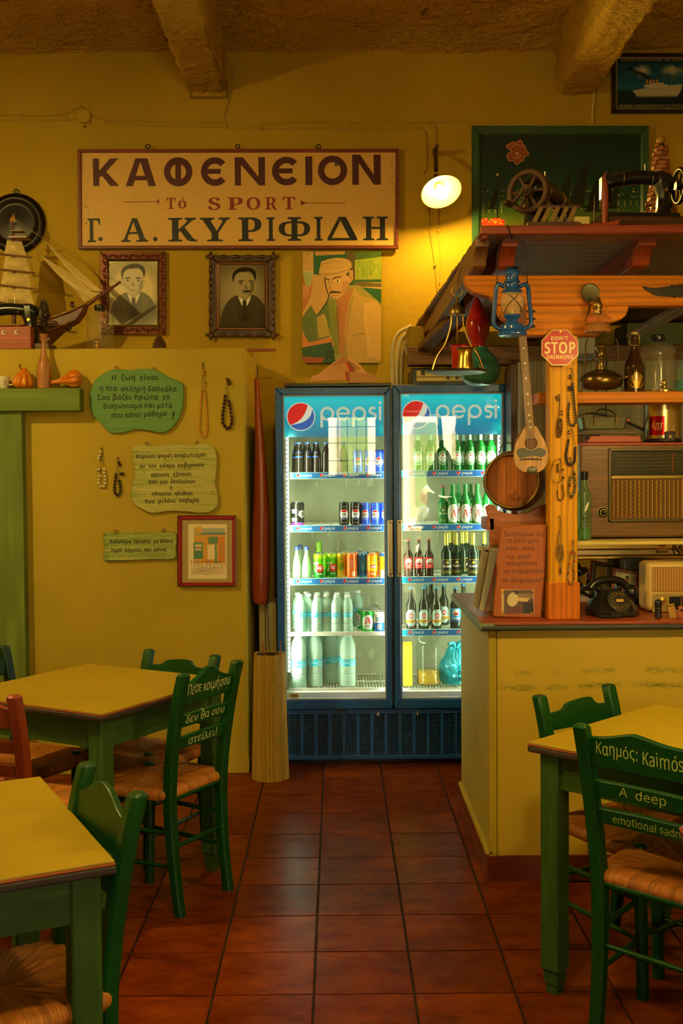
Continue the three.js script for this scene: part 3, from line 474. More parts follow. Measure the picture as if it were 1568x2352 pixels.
// put a finished prototype and its copies at px columns: base py (or level) and depth
function row(proto, list, mk, group) {
  list.forEach(([px, py, d, s = 1, turn = 0], i) => { const p = at(px, py, d), o = i ? copy(proto, p, turn, mk(i), group) : proto; o.position.copy(p); o.rotation.y = turn; o.userData.label = mk(i); if (group) o.userData.group = group; if (s !== 1) o.scale.setScalar(s); });
}
const HOF = (y0, y1, d) => Math.abs(at(800, y0, d).y - at(800, y1, d).y);
const L1 = at(800, 1086, 6.08).y, shelfPy = (py, d) => { const y = at(800, py, 6.08).y + 0.001; return (px) => { const v = at(px, py, d); return V(v.x, y, -d); }; };
function stock(proto, pyShelf, list, mk, group) {          // list of [px, depth, turn]
  const y = at(800, pyShelf, 6.08).y + 0.0015;
  list.forEach(([px, d, turn = 0], i) => { const p = at(px, pyShelf, d); p.y = y; const o = i ? copy(proto, p, turn, mk(i)) : proto; o.position.copy(p); o.rotation.y = turn; o.userData.label = mk(i); o.userData.group = group; });
}
{ // left door, first shelf
  const pl = canvas(256, 128, (g) => { g.fillStyle = '#2060d8'; g.fillRect(0, 0, 256, 128); globe(g, 190, 60, 34); g.fillStyle = '#9cc4f0'; g.fillRect(30, 24, 90, 60); });
  const b = makeBottle(0.168, COLA, M.cola, 'x', 'glass cola bottles', { cr: 0.07, ch: 0.05, capM: mat([0.08, 0.25, 0.7], 0.4), labels: [[0.5, 0.68, 0.137, mat('#fff', 0.5, { map: pl }), 0.34, 0.116]] });
  stock(b, 1086.5, [[688, 6.16, -0.2], [708, 6.16, 0.9], [728, 6.16, -0.8], [749, 6.16, 2.4], [680, 6.3], [789, 6.2, 2.6], [702, 6.33, 1], [724, 6.34, 2]], (i) => ['leftmost glass cola bottle with blue cap in the top left of the fridge', 'second glass cola bottle from the left on the top left fridge shelf', 'third glass cola bottle from the left on the top left fridge shelf', 'fourth glass cola bottle from the left on the top left fridge shelf', 'glass cola bottle tucked behind the leftmost one on the top left shelf', 'lone glass cola bottle left of the blue cans on the top left shelf', 'glass cola bottle behind the gap of the first two cola bottles', 'glass cola bottle behind the gap of the second and third cola bottles'][i], 'glass cola bottles');
  const can = makeCan(0.126, 0.026, (g, w, h) => { g.fillStyle = '#2a5ae0'; g.fillRect(0, 0, w, h); for (const k of [0.5]) { const x = w * k; g.save(); g.beginPath(); g.arc(x, h * 0.54, 50, 0, 7); g.clip(); g.fillStyle = '#e8ece8'; g.fillRect(0, 0, w, h); g.fillStyle = '#e02028'; g.fillRect(0, 0, w, h * 0.44); g.fillStyle = '#2a5ae0'; g.fillRect(0, h * 0.66, w, h); g.restore(); g.strokeStyle = '#e8ece8'; g.lineWidth = 4; g.beginPath(); g.arc(x, h * 0.54, 50, 0, 7); g.stroke(); g.fillStyle = '#101820'; fit(g, 'PEPSI', x - 44, x + 44, h * 0.48, h * 0.62); } }, 'x', 'blue cola cans', '#2a5ae0');
  stock(can, 1086.5, [[822, 6.14], [847, 6.14], [870, 6.14], [888, 6.14]], (i) => ord[i] + ' slim blue cola can from the left on the top left fridge shelf', 'blue cola cans');
  // second shelf
  const bl = makeCan(0.13, 0.0265, (g, w, h) => { const x = w / 2; g.fillStyle = '#15180f'; g.fillRect(0, 0, w, h); g.save(); g.beginPath(); g.arc(x, h * 0.53, 52, 0, 7); g.clip(); g.fillStyle = '#e8ece4'; g.fillRect(0, 0, w, h); g.fillStyle = '#d8141c'; g.fillRect(0, 0, w, h * 0.44); g.fillStyle = '#2038b0'; g.fillRect(0, h * 0.66, w, h); g.restore(); g.strokeStyle = '#c8d0c0'; g.lineWidth = 4; g.beginPath(); g.arc(x, h * 0.53, 52, 0, 7); g.stroke(); g.fillStyle = '#101010'; fit(g, 'PEPSI', x - 44, x + 44, h * 0.47, h * 0.61); g.fillStyle = '#a0a890'; g.fillRect(x - 26, h * 0.2, 52, 6); g.fillRect(x - 30, h * 0.86, 60, 5); }, 'x', 'black cola cans', '#15180f');
  stock(bl, 1208.5, [[790, 6.14], [816, 6.14, 0.1]], (i) => ['left black cola can with round badge on the second fridge shelf', 'right black cola can with round badge on the second fridge shelf'][i], 'black cola cans');
  const b3 = copy(can, null, 0, 'blue can right beside the black cola cans on the second fridge shelf', 'blue cola cans'), b4 = copy(can, null, 0, 'blue can second after the black cola cans on the second shelf', 'blue cola cans'), b5 = copy(can, null, 0, 'rightmost blue can on the second shelf of the left fridge door', 'blue cola cans');
  [[b3, 838], [b4, 862], [b5, 884]].forEach(([o, x]) => { const p = at(x, 1208, 6.15); p.y = at(800, 1208.5, 6.08).y + 0.0015; o.position.copy(p); });
  const pu = makeCan(0.131, 0.0375, (g, w, h) => { g.fillStyle = '#20261f'; g.fillRect(0, 0, w, h); g.fillStyle = '#9a50c0'; g.fillRect(0, h * 0.86, w, h); for (let i = 0; i < 26; i++) g.fillRect(w * rnd(), h * (0.3 + 0.6 * rnd()), 14, 8); g.fillStyle = '#b8c4b0'; g.fillRect(140, 80, 48, 44); g.fillRect(134, 170, 54, 40); g.beginPath(); g.arc(244, 130, 40, 0, 7); g.fill(); g.fillStyle = '#20261f'; fit(g, '3n', 222, 268, 108, 152); }, 'black and purple can alone at the left of the second fridge shelf', undefined, '#20261f');
  pu.userData.label = 'black and purple can alone at the left of the second fridge shelf'; { const p = at(683, 1208, 6.16); p.y = at(800, 1208.5, 6.08).y + 0.0015; pu.position.copy(p); delete pu.userData.group; }
  // third shelf: soda bottles and cans
  const so = makeBottle(0.172, [[0, 0], [0.13, 0.002], [0.165, 0.05], [0.16, 0.25], [0.13, 0.5], [0.075, 0.72], [0.06, 0.8], [0.06, 0.9]], mat([0.7, 0.85, 0.7], 0.08, { transmission: 0.7, thickness: 0, ior: 1.4 }), 'x', 'soda bottles', { cr: 0.072, ch: 0.12, capM: mat([0.05, 0.09, 0.42], 0.4), fill: 0.7, fillM: mat([0.65, 0.8, 0.66], 0.2, { transmission: 0.5, thickness: 0 }) });
  stock(so, 1330, [[682, 6.16], [704, 6.16], [690, 6.3]], (i) => ['left clear soda bottle with blue cap on the third fridge shelf', 'right clear soda bottle with blue cap on the third fridge shelf', 'clear soda bottle behind the two front ones on the third shelf'][i], 'clear soda bottles');
  const up = makeCan(0.133, 0.034, (g, w, h) => { g.fillStyle = '#58d814'; g.fillRect(0, 0, w, h); g.fillStyle = '#a8e020'; g.fillRect(0, 0, w, h * 0.2); g.fillStyle = '#0c8a20'; g.beginPath(); g.moveTo(0, h); g.lineTo(w, h); g.lineTo(w, h * 0.55); g.lineTo(0, h * 0.8); g.fill(); g.fillStyle = '#e8f0d8'; g.beginPath(); g.moveTo(120, 92); g.lineTo(196, 86); g.lineTo(160, 190); g.lineTo(138, 190); g.lineTo(168, 112); g.lineTo(120, 114); g.fill(); g.fillStyle = '#e02818'; g.beginPath(); g.arc(206, 150, 42, 0, 7); g.fill(); g.fillStyle = '#fff'; fit(g, 'up', 180, 232, 126, 176, 'italic bold 100px sans-serif'); fit(g, 'ZERO', 176, 236, 204, 216); }, 'x', 'green lemonade cans', '#58d814');
  stock(up, 1330, [[735, 6.14, -0.25], [761, 6.18, 0.1], [733, 6.24, 0.6], [758, 6.28]], (i) => ['left green lemonade can in front on the third fridge shelf', 'right green lemonade can in front on the third fridge shelf', 'green lemonade can hidden behind the left front one, third shelf', 'green lemonade can hidden behind the right front one, third shelf'][i], 'green lemonade cans');
  const tall = makeBottle(0.19, BEER.map(([r, y]) => [r * 1.15, y]), mat([0.3, 0.62, 0.05], 0.2), 'green plastic bottle with a wide cap behind the lemonade cans', undefined, { cr: 0.09, ch: 0.2, capM: mat([0.2, 0.45, 0.04], 0.4) }); { const p = at(733, 1330, 6.33); p.y = at(800, 1330, 6.08).y; tall.position.copy(p); tall.userData.label = 'green plastic bottle with a wide cap behind the lemonade cans'; }
  const fruit = (base, fn, px, d, label, turn = 0, R = 0.0265, H = 0.136) => { const c = makeCan(H, R, fn, label, undefined, base); const p = at(px, 1330, d); p.y = at(800, 1330, 6.08).y + 0.0015; c.position.copy(p); c.rotation.y = turn; return c; };
  const leaf = (c1, c2, word) => (g, w, h) => { g.fillStyle = c2; g.beginPath(); g.arc(w / 2, h * 0.55, 46, 0, 7); g.fill(); for (let i = 0; i < 7; i++) { g.beginPath(); g.ellipse(w * (0.3 + 0.07 * i), h * (0.25 + 0.1 * (i % 3)), 20, 8, i, 0, 7); g.fill(); } g.fillStyle = c1; if (word) fit(g, word, w / 2 - 38, w / 2 + 38, h * 0.48, h * 0.6); };
  const yl = fruit('#c8a414', leaf('#f0e080', '#7a9010'), 784, 6.17, 'yellow soft drink can between the green and the orange cans'); 
  const og = fruit('#e8641a', (g, w, h) => { g.fillStyle = '#c04810'; g.fillRect(w * 0.36, 60, 90, 90); g.fillStyle = '#f8c8a0'; g.fillRect(w * 0.5, 190, 44, 50); for (let i = 0; i < 6; i++) g.fillRect(w * 0.4, 70 + 16 * i, 70, 4); }, 807, 6.15, 'plain orange soft drink can on the third fridge shelf', 0.1);
  const bu = fruit('#14608c', leaf('#cfe8f0', '#2a86a8'), 831, 6.17, 'dark blue soft drink can between the two orange cans', 0.5);
  const lp = fruit('#f0a010', (g, w, h) => { g.fillStyle = '#e86410'; g.fillRect(0, h * 0.72, w, h); g.fillRect(0, 0, w, h * 0.12); g.fillStyle = '#4a9020'; g.fillRect(w * 0.54, h * 0.26, 40, 22); g.fillStyle = '#f8d020'; g.beginPath(); g.arc(w / 2 + 8, h * 0.54, 48, 0, 7); g.fill(); g.fillStyle = '#d81c18'; g.beginPath(); g.ellipse(w / 2 + 8, h * 0.54, 46, 20, 0, 0, 7); g.fill(); g.fillStyle = '#fff'; fit(g, 'Lipton', w / 2 - 30, w / 2 + 46, h * 0.49, h * 0.61); g.fillStyle = '#ffe8c0'; fit(g, 'PEACH', w / 2 - 30, w / 2 + 40, h * 0.8, h * 0.87); }, 855, 6.14, 'yellow and orange peach tea can on the third fridge shelf', 0, 0.028);
  const yb = fruit('#f0d020', (g, w, h) => { g.fillStyle = '#2050c0'; g.fillRect(0, 0, w, h * 0.14); g.beginPath(); g.arc(w * 0.62, h, 70, 0, 7); g.fill(); g.fillStyle = '#e8f0e8'; g.fillRect(w * 0.35, h * 0.68, 60, 90); g.fillStyle = '#d83018'; g.beginPath(); g.arc(w * 0.5, h * 0.4, 10, 0, 7); g.fill(); }, 882, 6.14, 'yellow and blue lemonade can at the right end of the third shelf');
  const back = [[yl, 792, 6.27, 'yellow soft drink can behind the front yellow one'], [og, 815, 6.26, 'orange can in the second row behind the front orange can'], [bu, 839, 6.26, 'dark blue can in the second row behind the front blue can'], [lp, 859, 6.25, 'peach tea can in the second row behind the front one'], [bu, 822, 6.36, 'dark blue can at the back of the third fridge shelf']];
  for (const [s, px, d, l] of back) { const p = at(px, 1330, d); p.y = yl.position.y; copy(s, p, 0.4, l); }
  // water bottles, small and large
  const wl = canvas(512, 64, (g, w, h) => { g.fillStyle = '#2ab8d8'; g.fillRect(0, 0, w, h); g.fillStyle = '#a8e8ec'; g.fillRect(0, h * 0.46, w, 7); for (let i = 0; i < 4; i++) { g.font = 'bold 22px sans-serif'; g.fillText('ΝΕΡΟ', 20 + i * 128, 24); g.fillStyle = '#d0f0f0'; g.font = 'bold 20px sans-serif'; g.fillText('ΦΥΣΙΚΟ', 14 + i * 128, 58); g.fillStyle = '#e86090'; g.fillRect(98 + i * 128, 8, 14, 12); g.fillStyle = '#a8e8ec'; } });
  const wm = mat('#ffffff', 0.45, { map: wl });
  const w5 = makeBottle(0.203, WATER, M.pet, 'x', 'small water bottles', { cr: 0.075, ch: 0.075, capM: M.petCap, fill: 0.82, fillM: mat([0.72, 0.9, 0.83], 0.3, { transmission: 0.35, thickness: 0, ior: 1.1 }), labels: [[0.4, 0.54, 0.1475, wm, 1]] });
  const wf = [[690, 6.12], [709, 6.16], [728, 6.12], [750, 6.14], [773, 6.12], [798, 6.12], [684, 6.25], [704, 6.28], [729, 6.24], [751, 6.26], [775, 6.24], [797, 6.26], [822, 6.34]];
  stock(w5, 1453.5, wf, (i) => (i < 6 ? ord[i] + ' small water bottle from the left in the front row, fourth fridge shelf' : i < 12 ? ord[i - 6] + ' small water bottle from the left in the second row, fourth fridge shelf' : 'shaded small water bottle behind the beer cans on the fourth fridge shelf'), 'small water bottles');
  const w15 = makeBottle(0.31, WATER.map(([r, y]) => [r * 0.93, y]), M.pet, 'x', 'large water bottles', { cr: 0.056, ch: 0.05, capM: M.petCap, fill: 0.86, fillM: mat([0.7, 0.88, 0.81], 0.3, { transmission: 0.3, thickness: 0, ior: 1.1 }), labels: [[0.36, 0.48, 0.139, wm, 1]] });
  stock(w15, 1582, [[686, 6.13], [724, 6.18], [758, 6.26], [799, 6.17], [699, 6.3], [781, 6.32]], (i) => ['leftmost large water bottle on the bottom fridge shelf', 'second large water bottle from the left on the bottom fridge shelf', 'third large water bottle from the left, set further back, bottom shelf', 'rightmost large water bottle on the bottom fridge shelf', 'large water bottle behind the leftmost one on the bottom shelf', 'large water bottle half hidden behind the rightmost one, bottom shelf'][i], 'large water bottles');
  const al = makeCan(0.113, 0.036, (g, w, h) => { g.fillStyle = '#12a030'; g.fillRect(0, 0, w, h); g.fillStyle = '#0b7a22'; for (let i = 0; i < 30; i++) g.fillRect(i * 13, 0, 5, h); g.fillStyle = '#d8dcd0'; g.beginPath(); g.ellipse(w / 2, h * 0.54, 58, 92, 0, 0, 7); g.fill(); g.fillStyle = '#d81818'; fit(g, 'A', w / 2 - 34, w / 2 + 34, h * 0.3, h * 0.6, 'bold 100px serif'); g.fillStyle = '#202830'; fit(g, 'ΑΛΦΑ', w / 2 - 42, w / 2 + 42, h * 0.67, h * 0.75, '100px serif'); }, 'x', 'green beer cans', '#12a030');
  stock(al, 1453.5, [[843, 6.13, 0.12], [834, 6.22, -1.2]], (i) => ['green beer can with a red letter on a white oval, fourth shelf', 'green beer can turned away behind the front green beer can'][i], 'green beer cans');
  const wb2 = makeCan(0.11, 0.032, (g, w, h) => { g.fillStyle = '#d4dcd0'; g.fillRect(0, 0, w, h * 0.56); g.fillStyle = '#2468d0'; g.fillRect(0, h * 0.56, w, h); g.fillStyle = '#90a0b0'; g.fillRect(w * 0.44, h * 0.28, 44, 56); g.fillRect(w * 0.45, h * 0.62, 40, 70); }, 'x', 'white and blue beer cans', '#ddd');
  stock(wb2, 1453.5, [[869, 6.13], [866, 6.22], [862, 6.31], [859, 6.4]], (i) => ['front white and blue can right of the green beer can', 'white and blue can second in its file behind the front one', 'white and blue can third in its file on the fourth shelf', 'white and blue can last in its file on the fourth shelf'][i], 'white and blue beer cans');
}
{ // right door
  const he = disc('Heineken', '#e0e8d8', '#1a5a28', { box: [34, 222, 112, 140], ring: '#0c6a28', more: (g) => { g.fillStyle = '#3c8c4c'; g.beginPath(); g.ellipse(128, 128, 106, 110, 0, 0, 7); g.fill(); g.fillStyle = '#dfe8dc'; g.beginPath(); g.ellipse(128, 128, 78, 84, 0, 0, 7); g.fill(); g.fillStyle = '#fff'; g.fillRect(10, 108, 236, 38); g.fillStyle = '#d81818'; g.font = '74px sans-serif'; g.beginPath(); for (let i = 0; i < 10; i++) { const r = i % 2 ? 13 : 32, a = -Math.PI / 2 + i * Math.PI / 5; g.lineTo(128 + r * Math.cos(a), 78 + r * Math.sin(a)); } g.fill(); g.fillStyle = '#a8d0b8'; g.fillRect(96, 160, 64, 44); } });
  const hb = makeBottle(0.225, LONG.map(([r, y]) => [r * 1.05, y]), M.greenGl, 'x', 'green beer bottles with oval labels', { cr: 0.056, ch: 0.035, capM: mat([0.1, 0.4, 0.1], 0.4), fill: 0.78, fillM: mat([0.05, 0.3, 0.04], 0.3, { transmission: 0.3, thickness: 0 }), labels: [[0.12, 0.46, 0.1275, lab(he), 0.4], [0.72, 0.88, 0.055, mat([0.4, 0.62, 0.48], 0.4), 0.3, 0.05]] });
  stock(hb, 1082, [[1048, 6.13, 0.1], [1078, 6.13, 0.1], [1103, 6.13, 0.05], [1128, 6.13, -0.2], [1092, 6.3], [1116, 6.3], [1064, 6.3], [960, 6.14], [988, 6.14], [1016, 6.14]], (i) => (i < 4 ? ord[i] + ' green starred beer bottle from the left, right of the reflection, top right shelf' : i < 7 ? ['middle', 'right', 'left'][i - 4] + ' green beer bottle in the back row on the top right fridge shelf' : ord[i - 7] + ' green beer bottle from the left in the bright reflection, top right shelf'), 'green beer bottles with red stars');
  const aL = disc('A', '#d4dccc', '#d01818', { box: [74, 182, 70, 178], font: 'bold 100px serif', ring: '#e8eee0', more: (g) => { g.fillStyle = '#50606a'; fit(g, 'ΑΛΦΑ', 84, 172, 26, 50, '100px serif'); fit(g, 'ΖΥΘΟΣ', 90, 166, 196, 210, '100px serif'); } });
  const ab = makeBottle(0.213, BEER.map(([r, y]) => [r * 1.08, y]), mat([0.015, 0.2, 0.04], 0.08), 'x', 'green beer bottles with a red letter', { cr: 0.058, ch: 0.035, capM: mat([0.03, 0.3, 0.08], 0.4), labels: [[0.03, 0.49, 0.1365, lab(aL), 0.43]] });
  stock(ab, 1205.5, [[1039, 6.13, 0.15], [1068, 6.13], [1096, 6.13], [1118, 6.14], [1080, 6.28], [1053, 6.28]], (i) => (i < 4 ? ord[i] + ' dark green bottle from the left with a red letter on white' : ['right', 'left'][i - 4] + ' dark green bottle in the back row behind the red lettered ones'), 'dark green bottles with a red letter');
  const my = disc('Mythos', '#0c7a34', '#e8f0d8', { box: [26, 232, 108, 160], font: 'italic bold 100px serif', ring: '#d0b040', more: (g) => { g.fillStyle = '#e8e8d8'; g.beginPath(); g.arc(128, 66, 24, 0, 7); g.fill(); } });
  const mb = makeBottle(0.208, LONG, mat([0.015, 0.22, 0.05], 0.08), 'green bottle with red cap left of the red lettered bottles', undefined, { cr: 0.055, ch: 0.035, capM: mat([0.6, 0.04, 0.04], 0.4), labels: [[0.1, 0.46, 0.122, lab(my), 0.42]] });
  { const p = at(1017, 1205, 6.14); p.y = at(1000, 1205.5, 6.08).y + 0.0015; mb.position.copy(p); delete mb.userData.group; mb.userData.label = 'green bottle with red cap left of the red lettered bottles'; }
  const ks = canvas(256, 256, (g) => { g.fillStyle = '#0c1a10'; g.fillRect(0, 0, 256, 256); g.strokeStyle = '#c8b428'; g.lineWidth = 7; g.strokeRect(6, 20, 244, 228); g.fillStyle = '#c8b428'; g.beginPath(); g.moveTo(80, 84); g.lineTo(128, 40); g.lineTo(176, 84); g.fill(); g.fillRect(40, 216, 176, 8); g.fillStyle = '#e8ecd8'; fit(g, 'Kaiser', 36, 220, 104, 152, 'italic bold 100px serif'); });
  const kb = makeBottle(0.232, LONG.map(([r, y]) => [r * 1.03, y]), M.darkGl, 'x', 'dark beer bottles with gold foil', { cr: 0.054, ch: 0.03, capM: mat([0.7, 0.62, 0.1], 0.35, { metalness: 0.6 }), labels: [[0.06, 0.4, 0.126, mat('#fff', 0.5, { map: ks }), 0.4]] });
  { const foil = slathe([[0.0125, 0.165], [0.0122, 0.18], [0.0119, 0.2], [0.0116, 0.224]], 18, 3); part('gold_foil', foil, mat([0.72, 0.66, 0.12], 0.35, { metalness: 0.55 }), kb); part('gold_foil', new THREE.CylinderGeometry(0.0125, 0.017, 0.03, 14, 1, true, -0.9, 1.8).translate(0, 0.151, 0), mat([0.72, 0.66, 0.12], 0.35, { metalness: 0.55, side: THREE.DoubleSide }), kb); }
  stock(kb, 1326, [[1025, 6.13, 0.1], [1047, 6.16, 0.1], [1086, 6.13], [1062, 6.25, 1.5], [1072, 6.3, 2.5], [1112, 6.2], [1036, 6.32]], (i) => ['leftmost dark beer bottle with gold foil neck, third right shelf', 'second dark gold foiled bottle from the left, third right shelf', 'dark gold foiled bottle in front nearest the books, third right shelf', 'dark gold foiled bottle turned away behind the second one', 'dark gold foiled bottle at the back of the third right shelf', 'dark gold foiled bottle half hidden by the white books', 'dark gold foiled bottle behind the leftmost one, third right shelf'][i], 'dark beer bottles with gold foil necks');
  const am = canvas(256, 256, (g) => { g.fillStyle = '#d41c1c'; g.fillRect(0, 0, 256, 256); g.fillStyle = '#dce4d8'; g.beginPath(); g.arc(128, 110, 82, 0, 7); g.fill(); g.fillStyle = '#c01818'; g.beginPath(); g.arc(128, 110, 70, 0.15, 3); g.fill(); g.fillStyle = '#404848'; fit(g, 'AMSTEL', 66, 190, 76, 104); g.fillStyle = '#e8d8c0'; fit(g, 'PREMIUM', 70, 186, 214, 232); });
  const amb = makeBottle(0.2, LONG, M.brownGl, 'x', 'brown bottles with red labels', { cr: 0.055, ch: 0.035, capM: mat([0.5, 0.05, 0.04], 0.4), labels: [[0.2, 0.5, 0.122, mat('#fff', 0.5, { map: am }), 0.45]] });
  stock(amb, 1326, [[938, 6.14], [962, 6.14], [985, 6.14, 0.15]], (i) => ord[i] + ' brown bottle from the left with a red label, third right shelf', 'brown bottles with red labels');
  const mm = disc('MAMOS', '#8ab8b0', '#3a3a20', { box: [30, 226, 164, 198], ring: '#dce8dc', more: (g) => { g.fillStyle = '#c8d8cc'; g.beginPath(); g.arc(128, 96, 64, 0, 7); g.fill(); g.fillStyle = '#b02828'; g.beginPath(); g.arc(128, 96, 44, 0, 7); g.fill(); g.fillStyle = '#e0e4d8'; fit(g, 'M', 104, 152, 74, 118); g.fillStyle = '#d8a028'; g.fillRect(6, 156, 244, 50); } });
  const mob = makeBottle(0.222, BEER, mat([0.025, 0.035, 0.02], 0.08), 'x', 'dark bottles with pale blue labels', { cr: 0.058, ch: 0.035, capM: mat([0.06, 0.4, 0.6], 0.4), labels: [[0.06, 0.46, 0.1265, lab(mm), 0.42]] });
  stock(mob, 1447, [[944, 6.13, -0.1], [973, 6.13], [1002, 6.13, 0.1], [978, 6.25], [990, 6.36]], (i) => (i < 3 ? ord[i] + ' dark bottle from the left with a pale blue oval label' : ['second', 'third'][i - 3] + ' row dark bottle with blue cap behind the pale blue labels'), 'dark bottles with pale blue oval labels');
  const fr = canvas(256, 256, (g) => { g.fillStyle = '#1c86c8'; g.fillRect(0, 0, 256, 256); g.fillStyle = '#14406c'; g.fillRect(0, 186, 256, 70); g.fillStyle = '#d8e0d8'; g.beginPath(); g.arc(128, 78, 62, 0, 7); g.fill(); g.fillStyle = '#c01c1c'; g.beginPath(); g.arc(128, 78, 54, 0.1, 3.04); g.fill(); g.fillStyle = '#30383c'; fit(g, 'AMSTEL', 82, 174, 54, 72); g.fillStyle = '#e0ecec'; fit(g, 'FREE', 40, 216, 172, 210); });
  const fb = makeBottle(0.224, BEER.map(([r, y]) => [r * 1.08, y]), mat([0.02, 0.025, 0.02], 0.08), 'dark bottle with a bright blue square label beside the counter', undefined, { cr: 0.06, ch: 0.04, capM: mat([0.05, 0.3, 0.6], 0.4), labels: [[0.16, 0.5, 0.1365, mat('#fff', 0.5, { map: fr }), 0.4]] });
  { const p = at(1046, 1447, 6.14); p.y = at(1000, 1447, 6.08).y + 0.0015; fb.position.copy(p); delete fb.userData.group; fb.userData.label = 'dark bottle with a bright blue square label beside the counter'; const c2 = copy(fb, V(at(1064, 1447, 6.3).x, p.y, -6.3), 2, 'dark bottle standing behind the one with the blue square label'); const c3 = copy(mob, V(at(1019, 1447, 6.3).x, p.y, -6.3), 0, 'dark bottle in shade right of the pale blue labelled ones'); c3.userData.group = undefined; delete c3.userData.group; }
  // oil jug, yellow pack and plastic bag on the floor of the right side
  const y0 = at(980, 1582, 6.08).y + 0.002, jp = at(984, 1582, 6.2), jug = thing('plastic_jug', 'big clear plastic jug a third full of yellow oil in the fridge', 'jug', [jp.x, y0, -6.2]);
  const ribs = [[0, 0], [0.06, 0.001], [0.068, 0.01]]; for (let i = 0; i < 9; i++) { const y = 0.02 + i * 0.019; ribs.push([0.068, y], [0.063, y + 0.008], [0.068, y + 0.016]); } ribs.push([0.066, 0.215], [0.05, 0.245], [0.03, 0.262], [0.027, 0.268], [0.027, 0.278]);
  part('body', lathe(ribs, 28), mat([0.93, 0.97, 0.9], 0.08, { transmission: 0.95, thickness: 0, ior: 1.4 }), jug); part('oil', lathe([[0, 0.004], [0.058, 0.004], [0.064, 0.014], [0.064, 0.082], [0, 0.082]], 28), mat([0.85, 0.55, 0.03], 0.15, { transmission: 0.4, thickness: 0 }), jug);
  part('cap', lathe([[0, 0.298], [0.028, 0.298], [0.031, 0.292], [0.031, 0.276], [0.026, 0.274]], 20), M.petCap, jug); part('ring_handle', tube([V(-0.034, 0.27, 0), V(-0.05, 0.262, 0.01), V(-0.045, 0.24, 0.03), V(-0.02, 0.235, 0.05)], 0.004, 14, 6), M.petCap, jug);
  const yp = thing('carton', 'tall bright yellow carton at the left of the plastic jug', 'carton', [at(936, 1582, 6.16).x, y0, -6.16]); part('pack', box(0.05, 0.23, 0.05, 0, 0.116, 0, 0.006), mat([0.85, 0.72, 0.02], 0.4), yp); part('flap', box(0.048, 0.012, 0.012, 0, 0.236, 0, 0.003), mat([0.8, 0.68, 0.02], 0.4), yp);
  const bp = at(1040, 1582, 6.22), bag = thing('plastic_bag', 'crumpled turquoise plastic bag on the fridge floor beside the jug', 'bag', [bp.x, y0, -6.22]);
  const bg = new THREE.IcosahedronGeometry(1, 24), bpz = bg.attributes.position; for (let i = 0; i < bpz.count; i++) { let v = V().fromBufferAttribute(bpz, i); const f = Math.abs(vn(v.x * 2.2 + 9, v.y * 2.2 + v.z * 2.7 + 9, 3) - 0.5) * 0.75 + Math.abs(vn(v.x * 6 + 9, v.y * 6 + v.z * 7 + 9, 5) - 0.5) * 0.22, r = 1.08 - f; bpz.setXYZ(i, v.x * r * 0.1 + 0.02, Math.max(0.002, 0.1 + (v.y * r + (v.y > 0.6 ? 0.12 : 0)) * 0.115 + 0.03 * v.x), v.z * r * 0.1); }
  bg.computeVertexNormals(); part('sack', bg, mat([0.02, 0.5, 0.66], 0.22, { transmission: 0.25, thickness: 0, side: THREE.DoubleSide }), bag); part('knot', [tube([V(0.01, 0.2, 0.02), V(0.0, 0.23, 0.03), V(-0.03, 0.225, 0.05)], 0.008, 10, 6), tube([V(0.02, 0.2, 0.02), V(0.04, 0.235, 0.02), V(0.06, 0.22, 0.04)], 0.008, 10, 6)], mat([0.02, 0.45, 0.6], 0.25), bag);
}
// ---------- tables and rush-seated chairs ----------
function sweepBar(rows, c = 0.16) {                        // rows of [x, y, z, w, t]: chamfered square sections joined upwards
  const P = [], I = [], n = 8;
  for (const [x, y, z, w, t] of rows) { const a = w / 2, b = t / 2, k = Math.min(w, t) * c; for (const [u, v] of [[a - k, -b], [a, -b + k], [a, b - k], [a - k, b], [-a + k, b], [-a, b - k], [-a, -b + k], [-a + k, -b]]) P.push(x + u, y, z + v); }
  for (let r = 0; r < rows.length - 1; r++) for (let i = 0; i < n; i++) { const a = r * n + i, b = r * n + (i + 1) % n; I.push(a, a + n, b, b, a + n, b + n); }
  for (const [o, s] of [[0, 1], [(rows.length - 1) * n, -1]]) for (let i = 1; i < n - 1; i++) s > 0 ? I.push(o, o + i, o + i + 1) : I.push(o, o + i + 1, o + i);
  const g = new THREE.BufferGeometry(); g.setAttribute('position', new THREE.Float32BufferAttribute(P, 3)); g.setIndex(I); const q = g.toNonIndexed(); q.computeVertexNormals(); return toCreasedNormals(q, 0.7);
}
